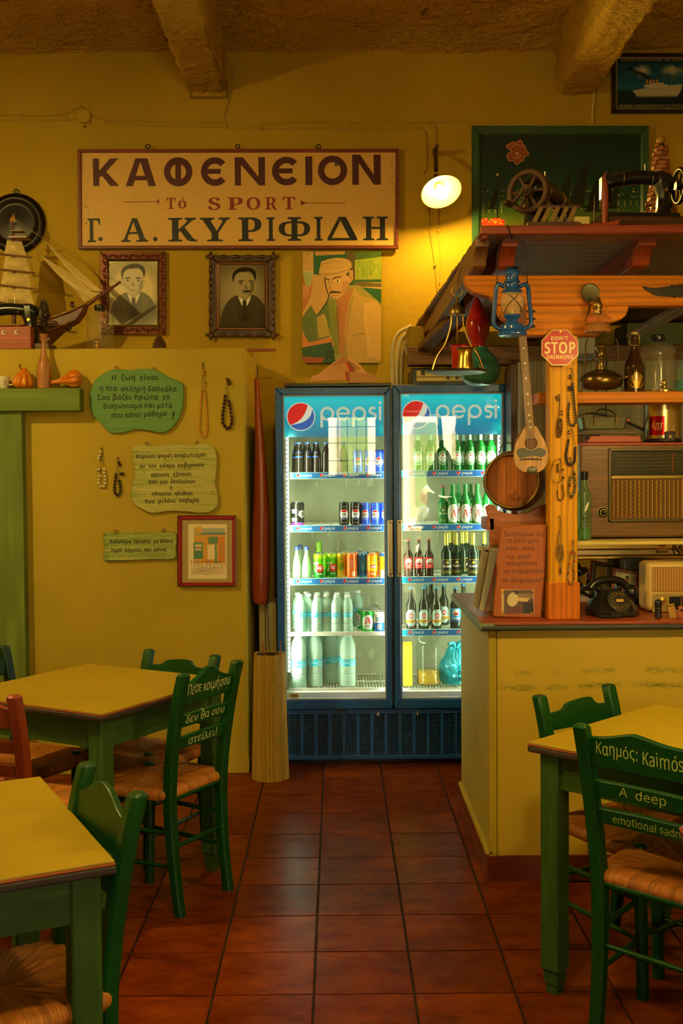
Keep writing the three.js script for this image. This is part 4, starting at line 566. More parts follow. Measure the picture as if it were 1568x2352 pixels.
function table(label, cx, cz, ang, hgt = 0.76) {
  const o = thing('square_table', label, 'table', [cx, 0, cz], ang, 'cafe tables with green legs'), s = 0.375;
  part('tabletop', box(2 * s - 0.006, 0.006, 2 * s - 0.006, 0, hgt - 0.003, 0, 0.002), M.lam, o);
  part('edge_line', box(2 * s - 0.002, 0.006, 2 * s - 0.002, 0, hgt - 0.0085, 0, 0.002), M.edgeR, o, { label: 'worn red-brown edge' });
  part('table_edge', box(2 * s + 0.002, 0.019, 2 * s + 0.002, 0, hgt - 0.021, 0, 0.006, 2), M.edge, o, { label: 'chipped dark edge' });
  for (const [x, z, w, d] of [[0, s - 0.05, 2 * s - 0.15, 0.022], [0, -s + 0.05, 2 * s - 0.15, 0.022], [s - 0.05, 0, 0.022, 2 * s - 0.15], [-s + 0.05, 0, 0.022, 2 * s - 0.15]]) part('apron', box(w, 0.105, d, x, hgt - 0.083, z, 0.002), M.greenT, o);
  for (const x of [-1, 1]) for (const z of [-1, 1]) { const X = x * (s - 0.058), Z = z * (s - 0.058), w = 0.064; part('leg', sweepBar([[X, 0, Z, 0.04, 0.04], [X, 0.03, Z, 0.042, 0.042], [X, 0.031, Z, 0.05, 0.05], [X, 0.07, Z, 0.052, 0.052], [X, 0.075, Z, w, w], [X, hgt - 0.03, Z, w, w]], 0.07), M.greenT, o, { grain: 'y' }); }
  return o;
}
const seatGeo = (() => {
  const N = 168, rings = [0.02, 0.2, 0.4, 0.55, 0.7, 0.82, 0.9, 0.95, 1.0], roll = 6, P = [], C = [], I = [], tot = N * 4, wf = 0.21, wr = 0.165, dz = 0.19, R = 0.021;
  const K = rings.length + roll;
  for (let k = 0; k < K; k++) for (let i = 0; i < tot; i++) {
    const side = Math.floor(i / N), f = (i % N) / N * 2 - 1, a = [[f, 1], [1, -f], [-f, -1], [-1, f]][side], ang = k < rings.length ? 0 : (k - rings.length + 1) / roll * 2.6, rho = k < rings.length ? rings[k] : 1;
    const u = a[0] * rho, v = a[1] * rho, nx = side % 2 ? a[0] : 0, nz = side % 2 ? 0 : a[1], W = mix(wr, wf, (v + 1) / 2);
    const len = side % 2 ? dz : wf, cord = (f * rho * len) / 0.0085, ri = Math.floor(cord), rg = Math.cos(6.283 * (cord - ri - 0.5)), amp = 0.0016 * sst(0.05, 0.4, rho);
    const lift = -0.012 * (1 - rho) + 0.006 * Math.sin(Math.PI * rho) + 0.004 * Math.exp(-Math.pow((Math.abs(f) - 1) * rho * 14, 2));
    const out = Math.sin(ang) * R + rg * amp * Math.sin(ang), dn = (1 - Math.cos(ang)) * R;
    P.push(u * W + nx * out, 0.45 + lift - dn + rg * amp * Math.cos(ang), v * dz + nz * out);
    const t = 0.55 + 0.6 * hash(ri, side, 3) * (0.7 + 0.3 * rg) + 0.14 * vn(u * 7 + 20, v * 7 + 20, 4), g = hash(ri, side, 9) < 0.06 ? 0.75 : 1; C.push(t, t * mix(0.86, 1.06, hash(ri, side, 5)) * (g < 1 ? 1.25 : 1), t * 0.9 * g);
  }
  for (let k = 0; k < K - 1; k++) for (let i = 0; i < tot; i++) { const a = k * tot + i, b = k * tot + (i + 1) % tot; I.push(a, a + tot, b, b, a + tot, b + tot); }
  const g = new THREE.BufferGeometry(); g.setAttribute('position', new THREE.Float32BufferAttribute(P, 3)); g.setAttribute('color', new THREE.Float32BufferAttribute(C, 3)); g.setIndex(I); g.computeVertexNormals(); return g;
})();
M.rush = mat([0.55, 0.2, 0.025], 0.6, { vertexColors: true, side: THREE.DoubleSide });
const RAILS = {
  peak: [[-1, 0.07], [-0.78, 0.072], [-0.45, 0.09], [-0.15, 0.117], [0.15, 0.117], [0.45, 0.09], [0.78, 0.072], [1, 0.07]],
  shoulder: [[-1, 0.055], [-0.62, 0.06], [-0.5, 0.066], [-0.32, 0.082], [0.3, 0.09], [0.48, 0.07], [0.62, 0.062], [1, 0.06]],
  arch: [[-1, 0.085], [-0.7, 0.1], [-0.3, 0.128], [0, 0.135], [0.3, 0.128], [0.7, 0.1], [1, 0.085]],
  low: [[-1, 0.09], [-0.5, 0.094], [0, 0.108], [0.2, 0.106], [0.6, 0.09], [1, 0.08]],
};
function chair(label, bx, bz, fx, fz, o = {}) {            // bx, bz: middle of the back's top; fx, fz: the way it faces
  const H = o.h || 0.87, lean = 0.075, wt = (o.wt || 0.325) / 2, wfo = (o.wf || 0.285) / 2, m = o.m || M.chair, zb = -0.2, l = Math.hypot(fx, fz); fx /= l; fz /= l;
  const off = zb - lean, t = thing('rush_chair', label, 'chair', [bx - fx * off, 0, bz - fz * off], Math.atan2(fx, fz), o.group || 'rush-seated cafe chairs');
  const post = (s) => { const r = []; for (let i = 0; i <= 12; i++) { const y = H * i / 12, k = clamp((y - 0.42) / (H - 0.42)), f = clamp(1 - y / 0.42), w = mix(0.036, 0.042, sst(0, 0.4, y)); r.push([s * mix(wfo + 0.004, wt, sst(0, 1, y / H)), y, zb - lean * k * (0.4 + 0.6 * k) - 0.035 * f * f, w, w * 0.95]); } const q = r[12]; r[12] = [q[0], H - 0.007, q[2], q[3], q[4]]; r.push([q[0], H, q[2], q[3] * 0.72, q[4] * 0.72]); return sweepBar(r); };
  part('rear_post', post(-1), m, t, { grain: 'y' }); part('rear_post', post(1), m, t, { grain: 'y' });
  for (const s of [-1, 1]) part('front_leg', sweepBar([[s * 0.19, 0, 0.19, 0.032, 0.032], [s * 0.187, 0.3, 0.178, 0.036, 0.036], [s * 0.186, 0.44, 0.176, 0.037, 0.037], [s * 0.186, 0.458, 0.176, 0.034, 0.034], [s * 0.186, 0.464, 0.176, 0.022, 0.022]], 0.24), m, t, { grain: 'y' });
  part('seat', seatGeo, M.rush, t, { keepUV: true, label: 'woven rush seat' });
  part('seat_frame', [rod(V(-0.185, 0.412, 0.178), V(0.185, 0.412, 0.178), 0.012, 0.012, 8), rod(V(-0.14, 0.412, zb), V(0.14, 0.412, zb), 0.012, 0.012, 8), rod(V(-0.143, 0.412, zb), V(-0.185, 0.412, 0.178), 0.012, 0.012, 8), rod(V(0.143, 0.412, zb), V(0.185, 0.412, 0.178), 0.012, 0.012, 8)], m, t);
  const st = (a, b, r = 0.0085) => part('stretcher', [rod(a, a.clone().lerp(b, 0.5), r * 0.8, r * 1.1, 8), rod(a.clone().lerp(b, 0.5), b, r * 1.1, r * 0.8, 8)], m, t);
  for (const y of [0.17, 0.29]) { st(V(-0.188, y + 0.02, 0.185), V(0.188, y + 0.02, 0.185)); for (const s of [-1, 1]) st(V(s * (wfo + 0.003), y, zb - 0.01), V(s * 0.188, y, 0.184)); }
  st(V(-wfo, 0.24, zb - 0.008), V(wfo, 0.24, zb - 0.008));
  const atY = (y) => { const k = clamp((y - 0.42) / (H - 0.42)); return [zb - lean * k * (0.4 + 0.6 * k), mix(wfo + 0.004, wt, sst(0, 1, y / H))]; }, tilt = -0.2;
  const slat = (name, y, prof, map, hgt) => {              // the slat's rear face carries the lettering
    const [z, w] = atY(y), W = w - 0.012, up = smooth(prof.map(([u, v]) => [u * W, v]), 5), sh = shapeOf([[-W, 0], [W, 0], ...up.reverse()]);
    const g = new THREE.ExtrudeGeometry(sh, { depth: 0.012, bevelEnabled: true, bevelSize: 0.0025, bevelThickness: 0.0025, bevelOffset: -0.0025, bevelSegments: 1, curveSegments: 4 }).translate(0, 0, -0.006);
    const e = part(name, map ? printUV(g, W, -W, 0, hgt) : g, map ? mat('#ffffff', 0.42, { ior: 1.38, map }) : m, t, map ? { keepUV: true } : { grain: 'x' }); e.position.set(0, y, z); e.rotation.x = tilt; e.rotation.x = -Math.atan2(lean * 0.9, H - 0.42); return e;
  };
  const rh = o.railY || H - 0.115;
  slat('top_rail', rh, RAILS[o.rail || 'peak'], o.maps && o.maps[0], 0.12);
  const sl = 0.043; [[rh - 0.085], [rh - 0.165]].forEach(([y], i) => slat('back_slat', y, [[-1, sl], [-0.5, sl + 0.002], [0, sl + 0.003], [0.5, sl + 0.002], [1, sl]], o.maps && o.maps[i + 1], sl));
  return t;
}
const slatMap = (lines, w, h, bg, ink, fs) => canvas(w, h, (g) => { g.fillStyle = bg; g.fillRect(0, 0, w, h); for (let i = 0; i < 500; i++) { g.fillStyle = `rgba(0,${30 * rnd()},0,.12)`; g.fillRect(rnd() * w, rnd() * h, 60 * rnd(), 1.5); } g.fillStyle = ink; for (const [s, a, b, y, k] of lines) hand(g, s, a * w, b * w, y * h, fs * (k || 1) * 1.05, { w: '' }); });
const GB = '#084a1a', INK = '#d8d4a0';
const tA = [slatMap([['Πέσε κοιμήσου', 0.08, 0.95, 0.72, 1]], 512, 205, GB, INK, 84), slatMap([['δεν θα σου', 0.12, 0.92, 0.74]], 512, 80, GB, INK, 70), slatMap([['στείλει!', 0.22, 0.82, 0.76]], 512, 80, GB, INK, 72)];
const tF = [slatMap([['Καημός:', 0.07, 0.5, 0.66], ['Kaimós', 0.53, 0.93, 0.72, 1.1]], 640, 256, '#07401a', '#b8c060', 100), slatMap([['A  deep', 0.27, 0.74, 0.72]], 640, 90, '#07401a', '#b0b058', 74), slatMap([['emotional sadness', 0.17, 1.0, 0.74]], 640, 90, '#063a1a', '#a0a050', 66)];
table('cream-topped square table with green legs against the left wall', -0.936, -4.32, -0.525);
table('cream-topped square table cut by the lower left corner of the picture', -0.97, -2.52, 0.46);
table('cream-topped square table with green legs by the counter at right', 1.095, -3.36, 0.785);
chair('green rush chair with white Greek lettering on its back slats, beside the aisle', -0.458, -4.075, -0.866, -0.5, { maps: tA });
chair('green rush chair behind the left table, its back against the yellow wall', -0.665, -4.8, -0.5, 0.88, { h: 0.81, rail: 'shoulder', wt: 0.35, wf: 0.3 });
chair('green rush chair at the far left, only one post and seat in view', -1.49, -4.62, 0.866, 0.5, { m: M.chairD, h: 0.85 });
chair('orange-red painted rush chair at the left edge between two tables', -1.185, -3.63, 0.3, -0.95, { m: M.redCh });
chair('dark green rush chair with an arched back pushed under the front left table', -0.527, -2.6, -0.84, 0.54, { rail: 'arch', railY: 0.725, wt: 0.31 });
chair('green rush chair tucked between the right table and the counter', 0.80, -3.8, 0.55, 0.83, { h: 0.83, rail: 'shoulder' });
chair('green rush chair with yellow Greek and English lettering on its back, right', 0.79, -2.985, 0.707, -0.707, { rail: 'low', maps: tF, wt: 0.335 });
chair('orange-red chair cut by the right edge of the picture', 0.672, -2.03, 0.99, 0.1, { m: M.redCh });
// ---------- small-object helpers: shapes are given in photo pixels at the object's own distance ----------
const T = (name, label, cat, px, py, d, group) => { const o = thing(name, label, cat, at(px, py, d), 0, group); o.userData.k = undefined; delete o.userData.k; return Object.assign(o, { kk: S(d) }); };
const pp = (name, geo, m, o, opt = {}) => { const k = (opt.of || o).kk, g = merge(geo); g.scale(k, k, k); const e = part(name, g, m, o, opt); e.kk = k; return e; };
const surf = (a, b, c, d, bulge, nu = 8, nv = 8) => { const g = new THREE.PlaneGeometry(1, 1, nu, nv), p = g.attributes.position; for (let i = 0; i < p.count; i++) { const u = p.getX(i) + 0.5, v = p.getY(i) + 0.5, q = a.clone().lerp(b, u).lerp(d.clone().lerp(c, u), v), w = Math.sin(Math.PI * u) * Math.sin(Math.PI * v); p.setXYZ(i, q.x + bulge.x * w, q.y + bulge.y * w, q.z + bulge.z * w); } g.computeVertexNormals(); return g; };
const ring = (R, r, x = 0, y = 0, z = 0, a = 24) => new THREE.TorusGeometry(R, r, 6, a).translate(x, y, z);
const eyelet = (o, px, py, d, m = M.iron, r = 4) => { const c = at(px, py, d), k = S(d); return wpart('hook', [new THREE.TorusGeometry(r * k, 1.3 * k, 6, 16).translate(c.x, c.y + r * k, c.z), rod(V(c.x, c.y - 5 * k, c.z), V(c.x, c.y + 0.5 * k, c.z), 1.2 * k, 1.2 * k, 6)], m, o); };
const flat = (o, name, pxs, d, thick, tx, rough = 0.5, more = {}) => { const g = plate(pxs, d, thick, 0.001); return wpart(name, printBox(g), mat('#ffffff', rough, { map: tx, ...more }), o); };
const rectPx = (x0, y0, x1, y1) => [[x0, y1], [x1, y1], [x1, y0], [x0, y0]];
const WD = WALL - 0.03;
// ---------- the shop sign ----------
{
  const o = T('shop_sign', 'long weathered cream sign with brown and black Greek capitals over the pictures', 'sign', 546, 571, WD);
  const t = canvas(1444, 430, (g, w, h) => {
    g.fillStyle = '#dcb258'; g.fillRect(0, 0, w, h);
    for (let i = 0; i < 900; i++) { g.fillStyle = `rgba(${150 + 90 * rnd()},${110 + 90 * rnd()},40,${0.05 * rnd()})`; g.beginPath(); g.ellipse(rnd() * w, rnd() * h, 50 * rnd(), 26 * rnd(), rnd() * 3, 0, 7); g.fill(); }
    const X = (x) => (x - 186) * 2, Y = (y) => (y - 350) * 2, B = '#4c1014', L = (s, a, b, y0, y1, f) => fit(g, s, X(a), X(b), Y(y0), Y(y1), f);
    const poly = (p) => { g.beginPath(); p.forEach(([x, y], i) => (i ? g.lineTo(X(x), Y(y)) : g.moveTo(X(x), Y(y)))); g.closePath(); g.fill(); };
    g.fillStyle = B; g.strokeStyle = B; g.lineWidth = 29; const top = 364, bot = 427, mid = (top + bot) / 2;
    const eps = (x0, x1) => { const r = (bot - top) / 2 - 7, cx = x0 + (x1 - x0) * 0.52; g.beginPath(); g.ellipse(X(cx), Y(mid), 2 * ((x1 - x0) / 2 - 6), 2 * r, 0, -0.72, 0.72, true); g.stroke(); g.fillRect(X(x0 + 8), Y(mid) - 12, 2 * (x1 - x0 - 24), 22); };
    poly([[217, 365], [231, 365], [231, 426], [217, 426]]); poly([[231, 392], [256, 365], [275, 365], [247, 394], [276, 426], [256, 426], [237, 403], [231, 408]]);
    poly([[314, 365], [341, 365], [360, 427], [343, 427], [340, 414], [312, 414], [307, 427], [291, 427]]); g.fillStyle = '#dcb258'; poly([[325, 372], [335, 404], [314, 404]]); g.fillStyle = B;
    g.beginPath(); g.ellipse(X(411), Y(mid), 50, 50, 0, 0, 7); g.stroke(); g.fillRect(X(404.5), Y(top), 26, 126);
    eps(463, 524); poly([[540, 364], [559, 364], [594, 408], [594, 364], [609, 364], [609, 427], [595, 427], [554, 380], [554, 427], [540, 427]]); eps(625, 688); poly([[701, 363], [717, 363], [717, 427], [701, 427]]);
    g.beginPath(); g.ellipse(X(763), Y(mid - 1), 52, 51, 0, 0, 7); g.stroke(); poly([[808, 360], [826, 360], [857, 405], [857, 360], [873, 360], [873, 427], [857, 427], [823, 378], [823, 427], [808, 427]]);
    g.fillStyle = '#8c2410'; L('T', 383, 404, 453, 478, 'bold 100px serif'); L('ο', 410, 429, 459, 477, 'bold 100px serif'); g.beginPath(); g.arc(X(421), Y(455), 4, 0, 7); g.fill();
    [['S', 478, 507], ['P', 522, 558], ['O', 566, 598], ['R', 608, 636], ['T', 648, 678]].forEach(([s, a, b]) => L(s, a, b, 453, 481, 'bold 100px serif'));
    g.fillRect(X(285), Y(461), 150, 3); poly([[359, 461], [367, 456], [366, 467]]); g.fillRect(X(697), Y(466), 190, 3); poly([[690, 461], [703, 466], [690, 472]]);
    g.fillStyle = '#11140e'; [['Γ', 202, 232], ['Α', 279, 341], ['Κ', 386, 453], ['Υ', 459, 528], ['Ρ', 546, 600], ['Ι', 611, 631], ['Φ', 638, 711], ['Ι', 720, 740], ['Δ', 749, 819], ['Η', 831, 889]].forEach(([s, a, b]) => L(s, a, b, 498, 551, 'bold 100px serif'));
    for (const [x, y] of [[232, 544], [357, 545]]) { g.beginPath(); g.arc(X(x), Y(y), 10, 0, 7); g.fill(); }
    g.globalAlpha = 0.5; for (const [x, y] of [[230, 550], [330, 547], [560, 510]]) { g.fillStyle = '#e2c474'; g.fillRect(X(x), Y(y) - 60, 3, 50); } g.globalAlpha = 1;
    for (let i = 0; i < 520; i++) { const e = rnd() < 0.5; const x = e ? (rnd() < 0.5 ? rnd() * 40 : w - rnd() * 24) : rnd() * w, y = rnd() * h; g.fillStyle = rnd() < 0.5 ? 'rgba(60,45,20,.65)' : 'rgba(120,90,30,.5)'; g.fillRect(x, y, 1 + 5 * rnd() * rnd(), 1 + 7 * rnd() * rnd()); }
    g.fillStyle = '#5c4a20'; g.beginPath(); g.ellipse(X(772), Y(381), 8, 10, 0.5, 0, 7); g.fill();
  });
  flat(o, 'sign_panel', rectPx(185, 349, 909, 566), WD, 0.012, t, 0.5);
  const W2 = WD - 0.012; for (const [p, n] of [[[[178, 342], [915, 341], [908, 349], [186, 350]], 0], [[[186, 564], [908, 563], [915, 571], [179, 571]], 0], [[[178, 342], [186, 350], [187, 564], [179, 571]], 0], [[[908, 349], [915, 341], [915, 571], [907, 563]], 0]]) wpart('frame_rail', plate(p.reverse(), W2, 0.026, 0.003), mat([0.24, 0.04, 0.015], 0.45, { map: tBrush, uvm: 'auto' }), o);
  for (const x of [339, 546, 731]) eyelet(o, x, 341, WD, M.iron, 4.5);
}
// ---------- portraits, painting, posters ----------
function bust(g, w, h, q) {                                // a head-and-shoulders photograph of an unnamed man
  const gr = g.createRadialGradient(w * 0.5, h * 0.45, w * 0.1, w * 0.5, h * 0.5, h * 0.75); gr.addColorStop(0, q.bg0); gr.addColorStop(1, q.bg1); g.fillStyle = gr; g.fillRect(0, 0, w, h);
  g.save(); g.filter = 'blur(1.6px)'; g.translate(w / 2 + (q.dx || 0), 0); g.scale(1.22, 1); const s = h / 460;
  const P = (c, pts) => { g.fillStyle = c; g.beginPath(); pts.forEach(([x, y], i) => (i ? g.quadraticCurveTo(...pts[i].slice(0, 2).map((v) => v * s), ...(pts[i].length > 2 ? pts[i].slice(2).map((v) => v * s) : [x * s, y * s])) : g.moveTo(x * s, y * s))); g.closePath(); g.fill(); };
  P(q.suit, [[-40, 226], [-135, 250, -150, q.hem], [0, q.hem + 40, 150, q.hem], [140, 255, 50, 222]]);
  P(q.suit2, [[-34, 240], [-60, 330, -20, 430], [20, 430], [70, 330, 48, 238], [6, 300]]); P('#e8e4d4', [[-36, 222], [-30, 270, 2, 330], [40, 270, 42, 220], [4, 262]]); P(q.tie, [[-8, 262], [12, 262], [22, 420], [-12, 420]]);
  P(q.skin2, [[-34, 190], [-34, 232], [6, 268], [44, 226], [42, 190]]);
  P(q.skin, [[-62 + q.tilt, 110], [-64, 170, -46, 206], [-24, 246, 6, 246], [44, 240, 56, 196], [68, 150, 62, 104], [40, 60, 0, 58], [-56, 60, -62, 110]]);
  P(q.skin, [[-60, 130], [-78, 122, -76, 150], [-72, 176, -56, 172]]); if (!q.side) P(q.skin, [[60, 130], [78, 122, 74, 150], [70, 176, 56, 172]]);
  P(q.hair, [[-64, 126], [-80, 62, -40, 34], [8, 4, 56, 32], [86, 62, 64, 124], [62, 92, 54, 76], [40, 40, 4, 54], [-36, 48, -50, 80], [-60, 96, -60, 130]]);
  const e = q.side ? 12 : 0; g.fillStyle = q.hair; for (const x of [-30 + e, 32 + e]) { g.beginPath(); g.ellipse(x * s, 122 * s, 18 * s, 4.5 * s, x < 0 ? -0.08 : 0.08, 0, 7); g.fill(); g.beginPath(); g.ellipse(x * s, 139 * s, 8 * s, 5 * s, 0, 0, 7); g.fill(); }
  g.fillStyle = q.shade; P(q.shade, [[-2 + e, 140], [12 + e, 178], [-6 + e, 182]]); g.beginPath(); g.ellipse((2 + e) * s, 210 * s, 20 * s, 3.5 * s, 0, 0, 7); g.fill(); P(q.shade, [[40, 150], [62, 130], [56, 196], [20, 242], [36, 200]]);
  if (q.mous) { g.fillStyle = q.hair; g.beginPath(); g.ellipse((4 + e) * s, 196 * s, 26 * s, 7 * s, 0, 0, 7); g.fill(); } g.filter = 'none'; g.restore();
  const v = g.createRadialGradient(w / 2, h * 0.45, h * 0.3, w / 2, h * 0.5, h * 0.62); v.addColorStop(0, 'rgba(0,0,0,0)'); v.addColorStop(1, q.vig); g.fillStyle = v; g.fillRect(0, 0, w, h);
  for (let i = 0; i < 120; i++) { g.fillStyle = 'rgba(255,250,220,.1)'; g.fillRect(rnd() * w, rnd() * h, 2, 2); }
}
function frameOf(o, O, I, d, prof, m, d0) {                // mitred rails from outer to inner px rectangle
  const [x0, y0, x1, y1] = O, [a0, b0, a1, b1] = I;
  for (const p of [[[x0, y0], [x1, y0], [a1, b0], [a0, b0]], [[a0, b1], [a1, b1], [x1, y1], [x0, y1]], [[x0, y0], [a0, b0], [a0, b1], [x0, y1]], [[a1, b0], [x1, y0], [x1, y1], [a1, b1]]]) wpart('frame_rail', plate([...p].reverse(), d, prof, 0.006), m, o);
}
function carving(o, O, I, d, m, n, rs) {                   // leaf scrolls standing proud of a frame
  const [x0, y0, x1, y1] = O, [a0, b0, a1, b1] = I, g = [], k = S(d), cx = [(x0 + a0) / 2, (x1 + a1) / 2], cy = [(y0 + b0) / 2, (y1 + b1) / 2];
  const leaf = (x, y, rot, s) => { const c = at(x, y, d); g.push(new THREE.SphereGeometry(1, 8, 6).scale(7 * k * s, 3 * k * s, 0.008).rotateZ(rot).translate(c.x, c.y, c.z), new THREE.TorusGeometry(4 * k * s, 1.3 * k, 5, 10, 4.4).rotateZ(rot * 1.7).translate(c.x + 3 * k * s, c.y - 2 * k, c.z + 0.003)); };
  for (let i = 0; i <= n; i++) { const t = i / n, w = (i % 2 ? 0.5 : -0.5); for (const y of cy) leaf(mix(cx[0], cx[1], t), y, w + (y === cy[0] ? 0 : 3.1), rs); for (const x of cx) leaf(x, mix(cy[0], cy[1], t), 1.57 + w, rs); }
  wpart('carving', g, m, o, { stuff: true, label: 'carved leaf scrolls' });
}
{
  const D = WALL - 0.02, f1 = T('picture_frame', 'carved gilt and brown frame with a photograph of a young man in a suit', 'picture', 305, 768, D), O = [229, 577, 380, 768], I = [250, 600, 361, 746];
  flat(f1, 'photograph', rectPx(...I), D - 0.002, 0.006, canvas(360, 470, (g, w, h) => bust(g, w, h, { bg0: '#e6d898', bg1: '#d2c480', suit: '#7c765a', suit2: '#6a6650', tie: '#54503e', skin: '#d0c8a2', skin2: '#b8b08c', hair: '#3a3628', shade: '#a09878', hem: 470, tilt: 0, vig: 'rgba(226,220,180,.75)' })), 0.35);
  const gilt = mat([0.15, 0.036, 0.009], 0.34, { metalness: 0.45 }); frameOf(f1, O, [247, 597, 364, 749], D - 0.018, 0.03, gilt); carving(f1, O, I, D - 0.02, gilt, 11, 1);
  const f2 = T('picture_frame', 'dark brown scalloped frame with a faded photograph of a moustached man', 'picture', 556, 773, D), O2 = [480, 586, 632, 773], I2 = [504, 608, 608, 751];
  flat(f2, 'photograph', rectPx(...I2), D - 0.002, 0.006, canvas(340, 470, (g, w, h) => bust(g, w, h, { bg0: '#a89c74', bg1: '#7c7250', suit: '#4c4838', suit2: '#454132', tie: '#38342a', skin: '#a89e78', skin2: '#8c8260', hair: '#2c281c', shade: '#746a4c', hem: 500, tilt: 4, side: 1, dx: 14, mous: 1, vig: 'rgba(50,45,28,.35)' })), 0.12);
  const dk = mat([0.085, 0.035, 0.014], 0.36, { map: tGrain, uvm: 'auto' }); frameOf(f2, O2, [498, 602, 614, 757], D - 0.02, 0.032, dk); frameOf(f2, [497, 601, 615, 758], [503, 607, 609, 752], D - 0.012, 0.02, mat([0.2, 0.08, 0.03], 0.35, { metalness: 0.3 }));
  const scal = []; for (const [x0, y0, x1, y1, n] of [[482, 590, 630, 590, 5], [482, 769, 630, 769, 5], [484, 588, 484, 771, 6], [628, 588, 628, 771, 6]]) for (let i = 0; i <= n; i++) { const c = at(mix(x0, x1, i / n), mix(y0, y1, i / n), D - 0.018), k = S(D); scal.push(new THREE.SphereGeometry(1, 8, 6).scale((y0 === y1 ? 11 : 5) * k, (y0 === y1 ? 5 : 11) * k, 0.011).translate(c.x, c.y, c.z)); } wpart('carving', scal, dk, f2, { stuff: true });
  // painted board of a man in a flat cap raising a glass
  const pt = T('painted_board', 'unframed painted board of a moustached man in a flat cap raising a glass', 'painting', 786, 834, D);
  const tp = canvas(570, 805, (g, w, h) => {
    g.fillStyle = '#c8a050'; g.fillRect(0, 0, w, h); g.translate(-800, -85);
    const P = (c, ...pts) => { g.fillStyle = c; g.beginPath(); g.moveTo(...pts[0]); for (let i = 1; i < pts.length; i++) pts[i].length > 2 ? g.quadraticCurveTo(...pts[i]) : g.lineTo(...pts[i]); g.closePath(); g.fill(); };
    const K = (c, lw, ...pts) => { g.strokeStyle = c; g.lineWidth = lw; g.lineCap = 'round'; g.beginPath(); g.moveTo(...pts[0]); for (let i = 1; i < pts.length; i++) pts[i].length > 2 ? g.quadraticCurveTo(...pts[i]) : g.lineTo(...pts[i]); g.stroke(); };
    P('#1c5a26', [885, 85], [1115, 85], [1180, 85], [1180, 340], [1100, 330], [960, 260], [885, 250]); P('#c89448', [895, 88], [1112, 88], [1108, 108], [900, 118]); P('#58480c', [1120, 85], [1180, 85], [1180, 300], [1130, 280]);
    P('#96a81c', [1180, 130], [1370, 120], [1370, 290], [1180, 285]); for (let i = 0; i < 26; i++) { g.fillStyle = ['#c8b828', '#6c9420', '#b4b034', '#4a8a24'][i % 4]; g.globalAlpha = 0.6; g.fillRect(1184 + 7 * i, 150 + 30 * rnd(), 10, 90 * rnd() + 30); } g.globalAlpha = 1; P('#4a6a14', [1180, 85], [1370, 85], [1370, 128], [1180, 150]);
    P('#6a5a1c', [1165, 300], [1370, 320], [1370, 345], [1180, 340]); P('#205c26', [1175, 340], [1370, 360], [1370, 470], [1250, 400]); P('#2a5f22', [1165, 290], [1370, 290], [1370, 312], [1165, 304]);
    P('#c89c54', [880, 260], [1000, 260], [995, 420], [940, 520], [905, 540], [870, 440]);
    P('#9c9038', [985, 420], [1120, 330], [1210, 330], [1340, 440, 1370, 470], [1370, 890], [1010, 890], [1030, 720]); P('#c09a44', [1180, 350], [1210, 400], [1330, 440], [1370, 520], [1370, 880], [1130, 890], [1110, 700]); P('#d0a650', [1250, 460], [1330, 440], [1370, 500], [1368, 870], [1270, 840], [1240, 600]);
    P('#b4742c', [1050, 430], [1170, 340], [1130, 560], [1100, 820], [1060, 820]); P('#a8681c', [1050, 430], [1085, 470], [1062, 640], [1046, 560]);
    P('#5a6c1c', [800, 560], [865, 470], [905, 545], [985, 430], [1010, 690], [900, 760], [840, 740], [800, 640]); P('#b09a34', [905, 560], [960, 530], [1005, 690], [915, 710]); P('#7a8420', [985, 425], [1040, 440], [1060, 830], [1020, 820]);
    P('#c07030', [800, 250], [835, 250], [880, 320], [860, 420], [800, 530]); P('#cc8c44', [800, 330], [860, 330], [850, 400], [800, 430]); P('#a4b070', [806, 226], [880, 236], [862, 340], [826, 330]); K('#e0d8a0', 3, [806, 226], [840, 222, 880, 236]); K('#8a9450', 3, [830, 326], [862, 340]);
    for (const y of [270, 292, 314]) K('#8a4c1c', 4, [800, y], [824, y + 10]);
    P('#d48030', [800, 660], [850, 740], [1000, 700], [1030, 760], [800, 790]); P('#205020', [800, 775], [1010, 735], [1040, 890], [800, 890]); P('#a84c18', [800, 840], [960, 850], [940, 885], [800, 885]); P('#143a1a', [960, 800], [1030, 790], [1020, 860], [970, 850]);
    P('#1a2c14', [1090, 240], [1150, 200], [1170, 260], [1140, 310], [1100, 280]);
    P('#d0a058', [965, 262], [1100, 240], [1150, 280], [1135, 330], [1100, 400], [1050, 430], [1010, 415], [985, 380], [970, 330]); P('#c08a44', [1090, 300], [1140, 300], [1130, 360], [1080, 410]); P('#cc9850', [1135, 225], [1165, 220], [1168, 290], [1140, 320]); K('#7c5420', 3, [1140, 235], [1160, 250, 1146, 300]);
    P('#c8a054', [922, 245], [940, 160], [1040, 120, 1110, 140], [1170, 160, 1155, 205], [1120, 250], [1020, 262], [950, 262]); K('#8a6428', 4, [930, 250], [1040, 262, 1150, 210]); K('#a07c38', 3, [950, 180], [1040, 150, 1130, 160]); K('#e0bc74', 5, [960, 225], [1060, 235, 1130, 200]);
    K('#2c2010', 6, [972, 290], [985, 280, 1000, 290]); K('#2c2010', 7, [1022, 285], [1050, 266, 1080, 272]); g.fillStyle = '#f0e0b0'; g.beginPath(); g.ellipse(988, 306, 13, 7, 0, 0, 7); g.ellipse(1056, 298, 17, 8, 0, 0, 7); g.fill(); g.fillStyle = '#201810'; g.beginPath(); g.arc(990, 306, 6, 0, 7); g.arc(1056, 298, 7, 0, 7); g.fill();
